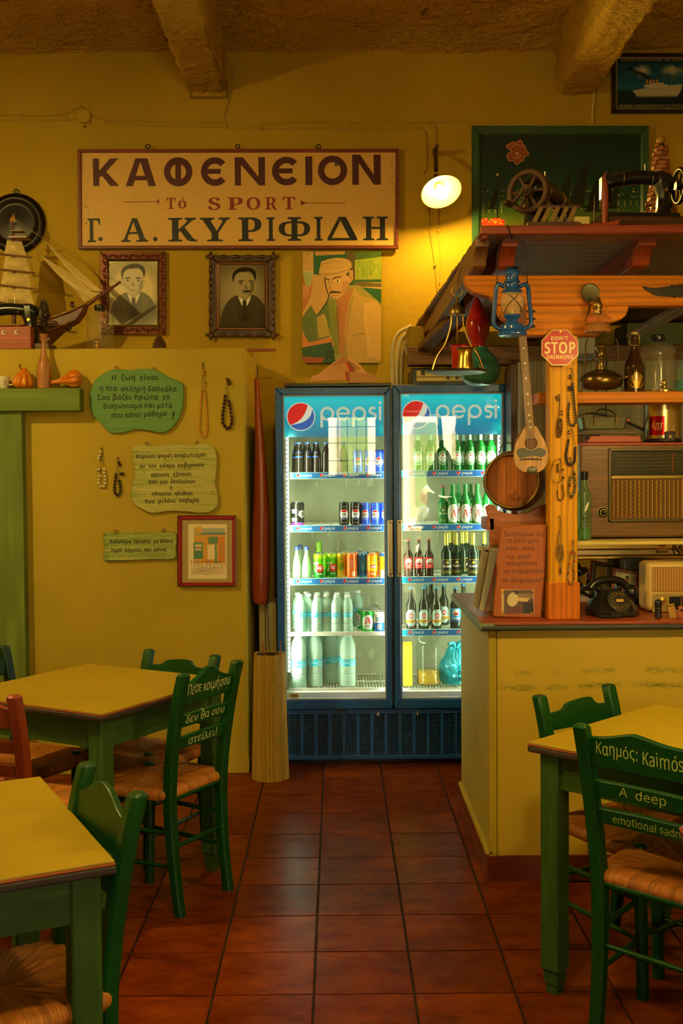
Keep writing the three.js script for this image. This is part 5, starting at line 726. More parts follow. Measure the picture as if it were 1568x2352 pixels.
    K('#7c5420', 4, [1010, 300], [1000, 350], [1004, 376, 1030, 372]); P('#2a2014', [998, 378], [1030, 366, 1078, 378], [1084, 390, 1050, 386], [1020, 384, 998, 392]); K('#8c4820', 4, [1018, 402], [1040, 408, 1060, 400]); K('#5a4018', 4, [968, 262], [965, 330, 990, 392], [1010, 420, 1046, 432]);
    K('#20240f', 7, [965, 275], [970, 350, 992, 400], [985, 470, 905, 545]); K('#c8b050', 5, [1180, 350], [1120, 480, 1104, 700]); K('#3c3814', 5, [1050, 480], [1052, 640, 1070, 760]); K('#e0c068', 5, [1250, 470], [1240, 600, 1280, 740]); K('#6c5c1c', 4, [1165, 690], [1200, 680, 1250, 676]); K('#d0b854', 4, [945, 540], [980, 600]);
    for (let i = 0; i < 500; i++) { g.fillStyle = `rgba(${rnd() < 0.5 ? '255,220,120' : '60,40,10'},.07)`; g.save(); g.translate(800 + 570 * rnd(), 85 + 805 * rnd()); g.rotate(rnd() * 3); g.fillRect(0, 0, 60 * rnd(), 5); g.restore(); } g.font = 'italic 16px serif'; g.fillStyle = '#5a4010'; g.fillText('~~~~ ~~~~~', 1250, 872);
  });
  flat(pt, 'board', [[700, 834], [868, 834], [874, 829], [876, 578], [695, 577], [694, 828]], D - 0.004, 0.012, tp, 0.45); wpart('nail', [[706, 584], [871, 586], [700, 826]].map(([x, y]) => { const c = at(x, y, D - 0.005); return sph(0.004, c.x, c.y, c.z, 8, 6); }), M.steel, pt, { stuff: true });
  // steamship poster
  const sp = T('poster', 'framed blue steamship poster high in the right corner', 'picture', 1500, 258, D), ts = canvas(700, 490, (g, w, h) => {
    const gr = g.createLinearGradient(0, 0, 0, h); gr.addColorStop(0, '#0c3c50'); gr.addColorStop(0.6, '#1c6a80'); gr.addColorStop(0.68, '#0c3040'); gr.addColorStop(1, '#08202c'); g.fillStyle = gr; g.fillRect(0, 0, w, h);
    for (let i = 0; i < 150; i++) { g.fillStyle = `rgba(${200 + 40 * rnd()},${190 + 30 * rnd()},150,.09)`; const a = rnd() * 6.3; const cx = i % 2 ? 520 : 230; g.beginPath(); g.ellipse(cx + Math.cos(a) * 110 * rnd(), 130 + Math.sin(a) * 60 * rnd(), 46 * rnd() + 10, 30 * rnd() + 8, 0, 0, 7); g.fill(); }
    for (let i = 0; i < 60; i++) { g.fillStyle = 'rgba(8,14,16,.12)'; g.beginPath(); g.ellipse(300 - i * 3.4, 185 - i * 1.6 + 20 * rnd(), 30 * rnd() + 8, 14, 0, 0, 7); g.fill(); }
    g.fillStyle = '#b8b490'; g.beginPath(); g.moveTo(140, 320); g.lineTo(330, 285); g.lineTo(600, 262); g.quadraticCurveTo(600, 330, 560, 372); g.lineTo(180, 372); g.fill(); g.fillStyle = '#7c7c64'; g.beginPath(); g.moveTo(170, 372); g.lineTo(562, 372); g.lineTo(556, 386); g.lineTo(190, 386); g.fill();
    g.fillStyle = '#c8c4a0'; g.fillRect(250, 262, 220, 28); g.fillRect(300, 244, 130, 20); g.fillStyle = '#e09830'; for (const x of [270, 300, 330, 360]) { g.fillStyle = '#e0a040'; g.fillRect(x, 206, 17, 46); g.fillStyle = '#1c1c18'; g.fillRect(x, 200, 17, 14); } g.strokeStyle = '#a0a080'; g.lineWidth = 2; g.beginPath(); g.moveTo(430, 262); g.lineTo(440, 170); g.moveTo(500, 262); g.lineTo(510, 180); g.stroke(); g.fillStyle = '#8c8c70'; for (let i = 0; i < 22; i++) g.fillRect(240 + 14 * i, 306 - i * 0.8, 5, 4);
    g.fillStyle = '#0a2430'; g.fillRect(0, 0, w, 40); g.fillRect(0, h - 40, w, 40); g.fillStyle = '#b0b088'; fit(g, 'ΕΘΝΙΚΗ ΑΤΜΟΠΛΟΪΑ ΤΗΣ ΕΛΛΑΔΟΣ', 40, w - 30, 10, 32); fit(g, 'NATIONAL STEAM NAVIGATION CO LTD OF GREECE', 16, w - 10, h - 31, h - 10);
  });
  frameOf(sp, [1405, 121, 1602, 259], [1414, 130, 1593, 250], D - 0.016, 0.026, mat([0.02, 0.012, 0.01], 0.3)); frameOf(sp, [1413, 129, 1594, 251], [1418, 134, 1589, 246], D - 0.008, 0.012, mat([0.25, 0.22, 0.12], 0.4)); flat(sp, 'print', rectPx(1417, 133, 1590, 247), D - 0.002, 0.006, ts, 0.25);
  // night harbour in a green frame
  const nh = T('framed_painting', 'large dark green night harbour painting with a moon, behind the shelf', 'painting', 1287, 560, D), tn = canvas(760, 500, (g, w, h) => {
    const gr = g.createLinearGradient(0, 0, 0, h); gr.addColorStop(0, '#04241a'); gr.addColorStop(0.6, '#0a3c28'); gr.addColorStop(0.8, '#4c6018'); gr.addColorStop(1, '#7c6a1c'); g.fillStyle = gr; g.fillRect(0, 0, w, h);
    g.fillStyle = '#16402a'; for (let i = 0; i < 40; i++) { g.fillRect(i * 19, 245 + 30 * hash(i, 1, 1), 18, 60); } g.fillStyle = '#e8d050'; for (let i = 0; i < 90; i++) g.fillRect(rnd() * w, 262 + 40 * rnd(), 5, 4);
    for (let i = 0; i < 26; i++) { g.fillStyle = 'rgba(230,200,80,.5)'; g.fillRect(10 + i * 29, 320, 5, 20 + 40 * rnd()); }
    const bl = []; for (let i = 0; i < 40; i++) { const a = i / 40 * 6.283, r = 50 + 5 * Math.sin(5 * a + 1) + 5 * Math.sin(9 * a) - 22 * Math.exp(-Math.pow((a - 3.2) * 3, 2)); bl.push([170 + r * Math.cos(a), 88 + r * 1.02 * Math.sin(a)]); } g.fillStyle = '#8c4a1c'; g.strokeStyle = '#d08c50'; g.lineWidth = 4; g.beginPath(); bl.forEach((p, i) => (i ? g.lineTo(...p) : g.moveTo(...p))); g.closePath(); g.fill(); g.stroke(); g.beginPath(); g.arc(170, 90, 26, 0.4, 2.4); g.stroke(); g.beginPath(); g.arc(172, 84, 30, 3.6, 5.6); g.stroke(); g.fillStyle = '#d08c50'; g.beginPath(); g.arc(174, 96, 9, 0, 7); g.fill();
    g.fillStyle = '#0c140c'; for (const [x, y, s] of [[360, 190, 1], [420, 150, 1.3], [500, 200, 1.1], [40, 260, 0.6], [600, 230, 0.8]]) { g.beginPath(); g.moveTo(x, y + 190 * s * 0.8); g.quadraticCurveTo(x + 10 * s, y + 60 * s, x + 74 * s, y - 20 * s); g.quadraticCurveTo(x + 60 * s, y + 80 * s, x + 50 * s, y + 150 * s); g.fill(); g.fillRect(x - 8 * s, y + 150 * s, 80 * s, 8); } g.fillRect(78, 200, 6, 210); g.fillRect(72, 180, 18, 26); g.fillStyle = '#f0c860'; g.fillRect(76, 188, 10, 12);
    g.fillStyle = '#c83c20'; for (let i = 0; i < 40; i++) { g.beginPath(); g.arc(110 * rnd(), 408 + 22 * rnd(), 10, 0, 7); g.fill(); } g.fillStyle = '#f0a040'; for (let i = 0; i < 14; i++) g.fillRect(100 * rnd(), 400 + 24 * rnd(), 9, 6); g.fillStyle = '#141008'; g.fillRect(0, 436, 170, 64); g.strokeStyle = '#c89040'; g.lineWidth = 2; for (let i = 0; i < 12; i++) { g.beginPath(); g.moveTo(150 * rnd(), 440 + 50 * rnd()); g.lineTo(150 * rnd(), 440 + 50 * rnd()); g.stroke(); }
  });
  const gf = mat([0.04, 0.13, 0.05], 0.35, { map: tBrush, uvm: 'auto' }); frameOf(nh, [1084, 288, 1490, 565], [1101, 306, 1474, 548], D - 0.018, 0.03, gf); frameOf(nh, [1098, 303, 1477, 551], [1105, 309, 1471, 545], D - 0.01, 0.014, mat([0.02, 0.07, 0.03], 0.35)); flat(nh, 'canvas', rectPx(1103, 307, 1473, 547), D - 0.003, 0.006, tn, 0.4);
}
// round black tray on the wall
{
  const o = T('round_tray', 'round black metal tray hanging on the wall at the far left', 'tray', 38, 513, WALL - 0.02), c = new THREE.LatheGeometry([[0, 5], [14, 6], [24, 3], [40, 4], [46, 2], [52, 8], [60, 9], [67, 4], [68, 0]].map((p) => new THREE.Vector2(p[0], p[1] * 0.8)), 48).rotateX(Math.PI / 2).translate(-2, 0, 0);
  pp('pan', c, mat([0.012, 0.007, 0.004], 0.3, { ior: 1.25 }), o); pp('hanging_ring', ring(5, 1.3, 0, 72, 0), M.iron, o);
}
// ---------- lit wall lamp ----------
{
  const D = 6.42, o = T('wall_lamp', 'small lit metal-shaded lamp glowing on the yellow wall', 'lamp', 1010, 432, D), tilt = (g) => g.rotateX(-0.62).rotateZ(0.22);
  pp('shade', tilt(lathe([[10, 22], [13, 20], [14, 12], [30, 4], [44, -7], [47, -13], [46, -13.5], [42, -8], [29, 2], [12, 9]], 40)), mat([0.42, 0.25, 0.02], 0.4), o);
  pp('socket', tilt(lathe([[0, 44], [5, 44], [7, 38], [8, 24], [11, 22]], 20)), M.rust, o); pp('bulb', tilt(slathe([[0.1, -31], [9, -29], [15, -20], [14.5, -12], [8, 0], [6, 8]], 24)), mat([1, 0.9, 0.6], 0.4, { emissive: [9, 6.5, 2.2] }), o, { label: 'glowing round bulb' });
  const a = at(998, 345, D + 0.2), b = at(1001, 392, D + 0.02); wpart('bracket', [tube([a, at(1000, 368, D + 0.08), b], 0.012, 12, 8)], M.rust, o); const e = at(998, 352, WALL - 0.01); wpart('wall_plate', [rod(e, V(e.x, e.y, -D - 0.12), 0.014, 0.012, 12)], M.rust, o);
  const l = new THREE.PointLight(new THREE.Color().setRGB(1, 0.62, 0.12), 3), q = at(1012, 449, D); l.position.set(q.x, q.y, q.z + 0.012); l.shadow.radius = 1.6; l.name = 'wall_lamp_light'; scene.add(l);
}
// ---------- painted plaques ----------
function plaque(label, pts, inkMap, d, hooks) {
  const o = T('plaque', label, 'sign', pts[0][0], pts[0][1], d), c = curvy(pts.map((p) => at(p[0], p[1], d)), 5);
  const sh = c.map((v) => [v.x, v.y]); if (THREE.ShapeUtils.area(sh.map((p) => new THREE.Vector2(...p))) < 0) sh.reverse();
  wpart('board', printBox(extr(sh, 0.016, 0.003, -d)), mat('#ffffff', 0.55, { map: inkMap }), o); hooks.forEach(([x, y]) => eyelet(o, x, y, d + 0.004, M.brassD, 3.6)); return o;
}
const paintBoard = (w, h, base, streaks, lines, ink, seed0) => canvas(w, h, (g) => {
  g.fillStyle = base; g.fillRect(0, 0, w, h); streaks.forEach(([n, col, L, T2]) => { for (let i = 0; i < n; i++) { g.fillStyle = col.replace('A', (0.05 + 0.12 * rnd()).toFixed(3)); const y = rnd() * h, e = rnd() < 0.5; g.fillRect(e ? -10 : rnd() * w, y, L * (0.3 + rnd()), T2 * (0.4 + rnd())); } });
  g.fillStyle = ink; lines.forEach(([s, x0, x1, y, sz, o]) => hand(g, s, x0, x1, y, sz, { w: 'bold', ...(o || {}) }));
});
{
  const d = HALF - 0.022, z1 = 2.613;                       // line positions read off the photograph at 2.613 pixels per pixel
  const ln = (X0, Y0, rows) => rows.map(([s, a, b, y, sz, o]) => [s, (a / z1 - X0) * 3, (b / z1 - X0) * 3, (y / z1 + 780 - Y0) * 3, sz * 3 / z1, o]);
  plaque('smooth green cloud-shaped plaque with five lines of black Greek lettering', [[206, 918], [209, 893], [222, 870], [258, 849], [300, 850], [330, 847], [360, 851], [392, 868], [418, 880], [421, 905], [419, 938], [404, 972], [378, 993], [345, 990], [315, 986], [280, 994], [252, 993], [232, 972], [214, 955]], paintBoard(645, 441, '#5c8c48', [[120, 'rgba(60,120,60,A)', 300, 10], [60, 'rgba(120,160,90,A)', 300, 8]], ln(206, 847, [['Η  ζωή  είναι', 668, 952, 242, 46], ['η πιο  σκληρή δασκάλα', 595, 1060, 305, 46, { slope: 0.02 }], ['Σου βάζει πρώτα  το', 582, 1020, 360, 46], ['διαγώνισμα και μετά', 615, 1032, 412, 44, { slope: -0.01 }], ['σου κάνει μάθημα', 664, 1000, 468, 46, { slope: -0.025 }], ['!', 1024, 1046, 478, 60]]), '#15200f'), d, [[267, 849], [353, 852]]);
  const st2 = [[200, 'rgba(60,110,20,A)', 200, 7], [160, 'rgba(240,235,160,A)', 260, 6], [50, 'rgba(40,100,20,A)', 50, 22]];
  plaque('squarish brushed green plaque with seven lines of black Greek lettering', [[303, 1040], [304, 1028], [320, 1021], [350, 1024], [400, 1019], [440, 1022], [470, 1018], [488, 1026], [497, 1044], [497, 1075], [494, 1110], [500, 1140], [499, 1160], [486, 1174], [460, 1178], [420, 1175], [385, 1174], [350, 1179], [330, 1172], [302, 1150], [302, 1120], [310, 1085]], paintBoard(600, 486, '#b0ac54', st2, ln(300, 1018, [['Μερικές φορές αναρωτιέμαι', 815, 1240, 712, 36, { slope: -0.02 }], ['αν  τον  κόσμο  κυβερνούν', 838, 1228, 772, 36, { slope: -0.02 }], ['κάποιοι   έξυπνοι', 905, 1150, 824, 36, { slope: -0.02 }], ['που  μας  δουλεύουν', 890, 1172, 866, 36], ['ή', 1018, 1034, 902, 34], ['κάποιοι  ηλίθιοι', 908, 1156, 938, 36], ['που  μιλάνε  σοβαρά', 866, 1192, 984, 36, { slope: -0.015 }]]), '#1a1408'), d, [[337, 1023], [453, 1021]]);
  plaque('small long brushed green plaque with two lines of black Greek lettering', [[237, 1232], [240, 1223], [262, 1225], [320, 1222], [370, 1223], [402, 1224], [406, 1240], [404, 1262], [405, 1276], [395, 1284], [350, 1285], [300, 1287], [260, 1288], [238, 1286], [240, 1262]], paintBoard(516, 204, '#949c44', st2, ln(235, 1221, [['Καλύτερα  τρελλός  με όλους', 655, 1038, 1222, 34], ['παρά  λογικός  και  μόνος', 660, 1000, 1276, 34, { slope: -0.01 }]]), '#14140a'), d, [[266, 1224], [376, 1222]]);
  // red framed watercolour
  const f = T('picture_frame', 'red framed watercolour of a yellow cafe front with green shutters', 'picture', 475, 1346, d), rm = mat([0.3, 0.015, 0.015], 0.3);
  frameOf(f, [408, 1185, 541, 1346], [417, 1194, 533, 1338], d - 0.012, 0.02, rm); frameOf(f, [407, 1184, 542, 1347], [411, 1188, 538, 1343], d - 0.009, 0.018, mat([0.05, 0.01, 0.01], 0.3)); flat(f, 'mount', rectPx(415, 1192, 535, 1340), d - 0.002, 0.006, canvas(64, 64, (g) => { g.fillStyle = '#a89458'; g.fillRect(0, 0, 64, 64); }), 0.4);
  flat(f, 'watercolour', rectPx(432, 1204, 521, 1330), d - 0.0032, 0.002, canvas(360, 510, (g, w, h) => {
    g.fillStyle = '#e8dcae'; g.fillRect(0, 0, w, h); const R = (c, x, y, a, b, al = 0.8) => { g.globalAlpha = al; g.fillStyle = c; g.fillRect(x, y, a, b); g.globalAlpha = 1; }; R('#7c9090', 60, 40, 280, 60, 0.6); R('#4c6c74', 110, 80, 240, 16, 0.7); R('#d8941c', 60, 100, 280, 260); R('#e0a834', 70, 20, 60, 70); R('#48a080', 54, 170, 84, 150); R('#e8d8a0', 66, 184, 60, 60); R('#a83c20', 66, 214, 60, 10); R('#48a080', 190, 120, 84, 60); R('#f0e4b8', 176, 190, 76, 140); R('#48a080', 246, 190, 20, 180); R('#d07820', 276, 120, 60, 230, 0.6); R('#b89028', 280, 180, 40, 120, 0.5); R('#386858', 60, 250, 74, 70, 0.5);
    g.strokeStyle = '#4c3418'; g.lineWidth = 2; for (const [x, y, a, b] of [[54, 170, 84, 150], [190, 120, 84, 60], [176, 190, 76, 140], [66, 184, 60, 60], [60, 100, 280, 250]]) g.strokeRect(x, y, a, b); for (let i = 0; i < 8; i++) { g.beginPath(); g.moveTo(196 + i * 10, 122); g.lineTo(196 + i * 10, 178); g.stroke(); } for (let i = 0; i < 9; i++) { const x = 30 + i * 36, y = 330 + 12 * (i % 3); g.strokeStyle = ['#a83820', '#5c2c5c', '#b04c20'][i % 3]; g.lineWidth = 3; g.strokeRect(x, y, 22, 26); g.beginPath(); g.moveTo(x, y + 26); g.lineTo(x - 4, y + 56); g.moveTo(x + 22, y + 26); g.lineTo(x + 26, y + 56); g.stroke(); } g.strokeStyle = '#5c5c60'; for (let i = 0; i < 34; i++) { g.globalAlpha = 0.5; g.beginPath(); const y = 400 + 70 * rnd(), x = 30 + 200 * rnd(); g.moveTo(x, y); g.lineTo(x + 100 * rnd(), y - 8); g.stroke(); } R('#c09060', 30, 400, 300, 70, 0.3);
  }), 0.4);
}
// ---------- worry beads ----------
function beads(label, col, r, nail, loop, extra, d, o2 = {}) {
  const o = T('worry_beads', label, 'worry beads', nail[0], nail[1], d, o2.group), k = S(d), P = (p) => at(p[0], p[1], d - 0.002 - r * k), pts = loop.map(P), c = new THREE.CatmullRomCurve3(pts, false, 'centripetal'), n = Math.max(5, Math.round(c.getLength() / (2.02 * r * k)));
  const N = at(nail[0], nail[1], d - 0.006), bd = c.getSpacedPoints(n - 1).map((p, i) => { const g = o2.long ? new THREE.CapsuleGeometry(r * k * 0.8, r * k * 1.1, 3, 8) : new THREE.SphereGeometry(r * k * (o2.jit ? rr(0.8, 1.15) : 1), 8, 6); if (o2.long) { const t = c.getTangentAt(i / (n - 1)); g.applyQuaternion(new THREE.Quaternion().setFromUnitVectors(V(0, 1, 0), t)); } return g.translate(p.x, p.y, p.z); });
  const ex = (extra || []).map((p) => { const v = P(p); return sph((p[2] || r) * k, v.x, v.y, v.z, 8, 6); });
  const m = mat(col, o2.rough || 0.35);
  if (o2.alt) { const A = bd.filter((_, i) => i % 4 === 1), B = bd.filter((_, i) => i % 4 !== 1); wpart('beads', [...B, ...ex], m, o, { stuff: true }); wpart('beads', A, mat(o2.alt, 0.35), o, { stuff: true }); } else wpart('beads', [...bd, ...ex], m, o, { stuff: true });
  const mid = (a) => a.clone().lerp(N, 0.5).add(V(0.002, 0, 0.002)); wpart('cord', [tube([N, mid(pts[0]), ...pts, mid(pts[pts.length - 1]), N.clone().add(V(0.002, 0, 0))], 0.55 * k, 60, 4)], mat(o2.cord || [0.1, 0.06, 0.02], 0.8), o); if (o2.tassel) wpart('tassel', rod(P(o2.tassel[0]), P(o2.tassel[1]), 2 * k, 2.4 * k, 6), mat([0.1, 0.06, 0.02], 0.8), o); if (o2.arc) wpart('loose_string', tube(o2.arc.map(P), 0.6 * k, 24, 4), mat([0.2, 0.12, 0.04], 0.8), o);
  wpart('nail', rod(V(N.x, N.y, -d - 0.004), V(N.x, N.y, N.z + 0.006), 1.1 * k, 1.1 * k, 6), M.brassD, o); return o;
}
{
  const d = HALF;
  beads('long loop of small orange worry beads on the partition', [0.75, 0.34, 0.03], 2.1, [465, 832], [[463, 897], [459, 960], [460, 995], [466, 1003], [473, 998], [475, 960], [470, 897]], [[467, 853, 3], [467, 860, 3], [470, 878, 3], [470, 884, 2.4]], d);
  beads('dark brown worry beads right of the orange ones', [0.06, 0.012, 0.01], 4, [520, 867], [[517, 910], [511, 960], [513, 975], [523, 985], [531, 975], [530, 945], [525, 922]], [[524, 873, 4], [527, 881, 4]], d);
  beads('short loop of chunky white worry beads', [0.72, 0.62, 0.36], 3.6, [233, 1028], [[229, 1094], [227, 1110], [232, 1118], [238, 1118], [242, 1108], [239, 1078]], [[231, 1038], [229, 1046], [227, 1053], [221, 1078], [227, 1078]], d);
  beads('very dark worry beads between the white ones and the square plaque', [0.04, 0.012, 0.012], 3.4, [270, 1050], [[266, 1090], [263, 1130], [270, 1138], [276, 1130], [274, 1105]], [[273, 1063], [275, 1068], [278, 1088], [282, 1088]], d);
}
// ---------- on the partition and its green lintel ----------
const woodOf = (c, r = 0.45) => mat(c, r, { map: sc(tGrain, 2, 4), uvm: 'auto' });
M.sail = mat([0.82, 0.64, 0.22], 0.8, { side: THREE.DoubleSide, map: sc(tPlaster, 2) });
M.goldPaint = mat([0.6, 0.4, 0.08], 0.35, { metalness: 0.7 });
function sewingMachine(name, label, base, turn, s, o2 = {}) { // old hand sewing machine: bed, pillar, arm, head, hand wheel; arm runs along x, wheel at +x
  const o = thing(name, label, 'sewing machine', base, turn); o.scale.setScalar(s);
  part('wooden_base', [box(0.5, 0.045, 0.2, 0, 0.0225, 0, 0.008), box(0.52, 0.012, 0.22, 0, 0.006, 0, 0.004)], M.dkWood, o, { grain: 'x' });
  part('bed_plate', [box(0.4, 0.022, 0.16, -0.02, 0.056, 0, 0.008)], M.black, o);
  part('pillar', sweepBar([[0.12, 0.06, 0, 0.1, 0.12], [0.12, 0.1, 0, 0.075, 0.085], [0.118, 0.17, 0, 0.07, 0.075], [0.11, 0.22, 0, 0.09, 0.085], [0.105, 0.275, 0, 0.09, 0.08], [0.1, 0.29, 0, 0.06, 0.05]], 0.34), M.black, o);
  const arm = []; for (let i = 0; i <= 14; i++) { const t = i / 14; arm.push(V(mix(0.13, -0.17, t), 0.245 + 0.022 * Math.sin(t * 3.1) - 0.012 * t, 0)); }
  part('arm', [tube(arm, 0.036, 30, 14), sph(0.036, -0.17, 0.233, 0, 14, 10), sph(0.04, 0.13, 0.245, 0, 14, 10)], M.black, o);
  part('head', [box(0.05, 0.14, 0.055, -0.185, 0.2, 0, 0.012), rod(V(-0.185, 0.13, 0), V(-0.185, 0.07, 0), 0.006, 0.004, 8), rod(V(-0.175, 0.29, 0), V(-0.175, 0.26, 0), 0.007, 0.009, 10)], M.black, o);
  part('face_plate', box(0.004, 0.11, 0.045, -0.212, 0.2, 0, 0.002), M.steel, o); part('presser_foot', box(0.03, 0.006, 0.02, -0.185, 0.072, 0, 0.002), M.steel, o);
  part('spool_pin', [rod(V(0.02, 0.27, 0), V(0.02, 0.33, 0), 0.003, 0.003, 6)], M.steel, o);
  const wr = o2.wr || 0.085, hw = [new THREE.TorusGeometry(wr, 0.011, 8, 32), new THREE.CylinderGeometry(0.02, 0.02, 0.04, 14).rotateX(Math.PI / 2)]; for (let i = 0; i < 6; i++) hw.push(rod(V(0, 0, 0), V(wr * Math.cos(i * 1.047), wr * Math.sin(i * 1.047), 0), 0.007, 0.005, 6));
  part('hand_wheel', merge(hw).rotateY(Math.PI / 2).translate(0.2, 0.22, 0), o2.wheel || M.black, o); part('crank', [rod(V(0.2, 0.22, 0), V(0.235, 0.22, 0), 0.012, 0.012, 10), rod(V(0.235, 0.22, 0), V(0.235, 0.17, 0.05), 0.007, 0.007, 8), slathe([[0.001, 0], [0.011, 0.005], [0.013, 0.03], [0.008, 0.055], [0.001, 0.06]], 12).rotateZ(-1.57).translate(0.235, 0.17, 0.05)], M.dkWood, o);
  part('decal', [new THREE.TorusGeometry(0.0364, 0.0012, 4, 24).rotateY(1.57).translate(0.05, 0.2495, 0), new THREE.TorusGeometry(0.0364, 0.0012, 4, 24).rotateY(1.57).translate(-0.1, 0.2505, 0)], M.goldPaint, o, { label: 'gold decoration', stuff: true });
  part('screw', merge([new THREE.CylinderGeometry(0.009, 0.009, 0.008, 14).rotateX(1.57).translate(0.115, 0.19, 0.045)]), M.brass, o);
  return o;
}
{
  const d = 6.02, p = at(50, 798, d); sewingMachine('sewing_machine', 'black hand-cranked sewing machine on the partition, beneath the model ship', [p.x - 0.06, halfTop, -d - 0.03], 0, 0.87, { wheel: mat([0.06, 0.05, 0.03], 0.35, { metalness: 0.5 }) });
  const bx = thing('wooden_case', 'dark reddish wooden case with two round holes before the sewing machine', 'case', [at(28, 770, 5.95).x, halfTop, -5.94]);
  wpart('case', boxAB(at(-30, 0, 5.93).x, at(58, 0, 5.93).x, halfTop, at(0, 749, 5.93).y, -6.0, -5.93, 0.006), M.redWood, bx); for (const x of [8, 38]) { const c = at(x, 764, 5.928); wpart('grommet', ring(0.009, 0.003, c.x, c.y, -5.929, 18), M.steel, bx); }
  // model ship
  const sd = 6.35, ms = T('model_ship', 'wooden model sailing ship with cream sails and a long bowsprit', 'ship model', 90, 790, sd), A = (x, y, z = sd) => at(x, y, z), hw = woodOf([0.16, 0.035, 0.014], 0.35);
  const hl = plate([[-60, 792], [-60, 745], [40, 748], [118, 728], [160, 715], [188, 700], [196, 697], [192, 716], [176, 738], [150, 752], [124, 776], [108, 792]], sd - 0.04, 0.09, 0.012); wpart('hull', hl, hw, ms, { grain: 'x' });
  wpart('wale', [tube([A(-60, 746, sd - 0.05), A(60, 744, sd - 0.05), A(130, 725, sd - 0.05), A(190, 699, sd - 0.03)], 0.005, 24, 6), tube([A(-60, 768, sd - 0.05), A(60, 766, sd - 0.05), A(130, 752, sd - 0.05), A(186, 718, sd - 0.03)], 0.003, 24, 6)], M.ltWood, ms);
  wpart('bowsprit', [rod(A(170, 722), A(277, 647), 0.011, 0.007, 10)], hw, ms); wpart('mast', [rod(A(33, 780), A(30, 545), 0.012, 0.009, 10), rod(A(31, 560), A(29, 490), 0.008, 0.004, 8)], hw, ms, { label: 'fore mast' }); wpart('mast', [rod(A(-14, 780), A(-16, 530), 0.012, 0.006, 10)], hw, ms);
  wpart('top_platform', [boxAB(A(14, 0).x, A(56, 0).x, A(0, 550).y, A(0, 545).y, -sd - 0.04, -sd + 0.04, 0.002), boxAB(A(17, 0).x, A(45, 0).x, A(0, 534).y, A(0, 531).y, -sd - 0.03, -sd + 0.03, 0.002)], hw, ms);
  wpart('pennant', surf(A(22, 504), A(32, 490), A(36, 508), A(24, 512), V(0, 0, 0.01)), M.ltWood, ms);
  for (const [a, b, c, e] of [[[16, 552], [50, 555], [62, 590], [9, 586]], [[12, 589], [61, 592], [70, 629], [6, 621]], [[8, 624], [66, 630], [72, 665], [1, 657]], [[2, 660], [68, 664], [80, 705], [-4, 696]]]) wpart('square_sail', surf(A(...e), A(...c), A(...b), A(...a), V(0, 0, 0.045)), M.sail, ms);
  for (const [a, b] of [[[-6, 583], [74, 591]], [[-6, 618], [81, 627]], [[-6, 654], [83, 664]], [[-10, 694], [89, 706]]]) wpart('yard', rod(A(...a, sd - 0.01), A(...b, sd - 0.01), 0.006, 0.0045, 8), hw, ms);
  wpart('jib_sail', surf(A(194, 694), A(232, 672), A(97, 588), A(92, 585), V(0, -0.03, 0.05)), M.sail, ms); wpart('jib_sail', surf(A(205, 668, sd - 0.02), A(234, 669, sd - 0.02), A(100, 550, sd - 0.02), A(97, 546, sd - 0.02), V(0.02, -0.05, 0.04)), M.sail, ms);
  const rig = [[[38, 508], [100, 590]], [[36, 505], [120, 560]], [[100, 550], [270, 650]], [[40, 512], [97, 546]], [[84, 578], [110, 660]], [[70, 600], [98, 735]], [[30, 492], [10, 545]], [[86, 590], [128, 670]]].map(([a, b]) => rod(A(...a), A(...b), 0.0011, 0.0011, 4)); wpart('rigging', rig, mat([0.25, 0.16, 0.05], 0.9), ms, { stuff: true });
  wpart('anchor', [rod(A(158, 742, sd - 0.07), A(158, 757, sd - 0.07), 0.003, 0.003, 6), new THREE.TorusGeometry(0.014, 0.003, 6, 14, 3.14).rotateZ(3.14).translate(A(158, 752, sd - 0.07).x, A(158, 752, sd - 0.07).y, -sd + 0.07), ring(0.004, 0.0015, A(158, 740, sd - 0.07).x, A(158, 740, sd - 0.07).y, -sd + 0.07, 10)], M.iron, ms);
  wpart('capstan', [slathe([[0, 0], [0.012, 0.002], [0.014, 0.012], [0.007, 0.018], [0.014, 0.03], [0.001, 0.034]], 16).translate(A(166, 706, sd - 0.05).x, A(166, 706, sd - 0.05).y, -sd + 0.05)], M.dkWood, ms);
  wpart('davit', tube([A(30, 714, sd - 0.06), A(20, 702, sd - 0.06), A(17, 690, sd - 0.06), A(24, 684, sd - 0.06)], 0.003, 12, 6), M.cream, ms);
  // demijohn with a tap
  const demijohn = (label, px, py, d, k, cap) => { const o = thing('glass_demijohn', label, 'jar', at(px, py, d)); o.kk = S(d) * k; o.position.y = py; pp('jar', slathe([[0.1, 0], [29, 0], [31, 4], [30, 10], [30, 66], [31, 70], [30, 76], [28, 82], [18, 88], [12, 90], [11, 96]], 32, 4), mat([0.93, 0.92, 0.8], 0.05, { transmission: 0.96, thickness: 0, ior: 1.5 }), o); pp('rib', [ring(31, 0.9, 0, 0, 0, 36).rotateX(1.57).translate(0, 72, 0), ring(31, 0.9, 0, 0, 0, 36).rotateX(1.57).translate(0, 10, 0)], M.glass, o); pp('cap', lathe([[0, 104], [12, 104], [13, 102], [13, 93], [10, 92]], 20), cap, o); pp('tap', [new THREE.CylinderGeometry(3, 3, 12, 10).rotateX(1.57).translate(0, 9, 33), sph(5, 0, 8, 38, 12, 10), rod(V(0, 8, 38), V(0, 0, 39), 2.6, 2, 8), rod(V(-6, 16, 38), V(3, 17, 38), 1.8, 1.8, 8), rod(V(0, 10, 38), V(0, 17, 38), 1.8, 1.8, 8)], M.brass, o); return o; };
  const dj = demijohn('clear glass demijohn with brass tap and black cap on the partition', 219, 0, 6.03, 1, M.black); dj.position.y = halfTop;
  globalThis.__dj = demijohn;
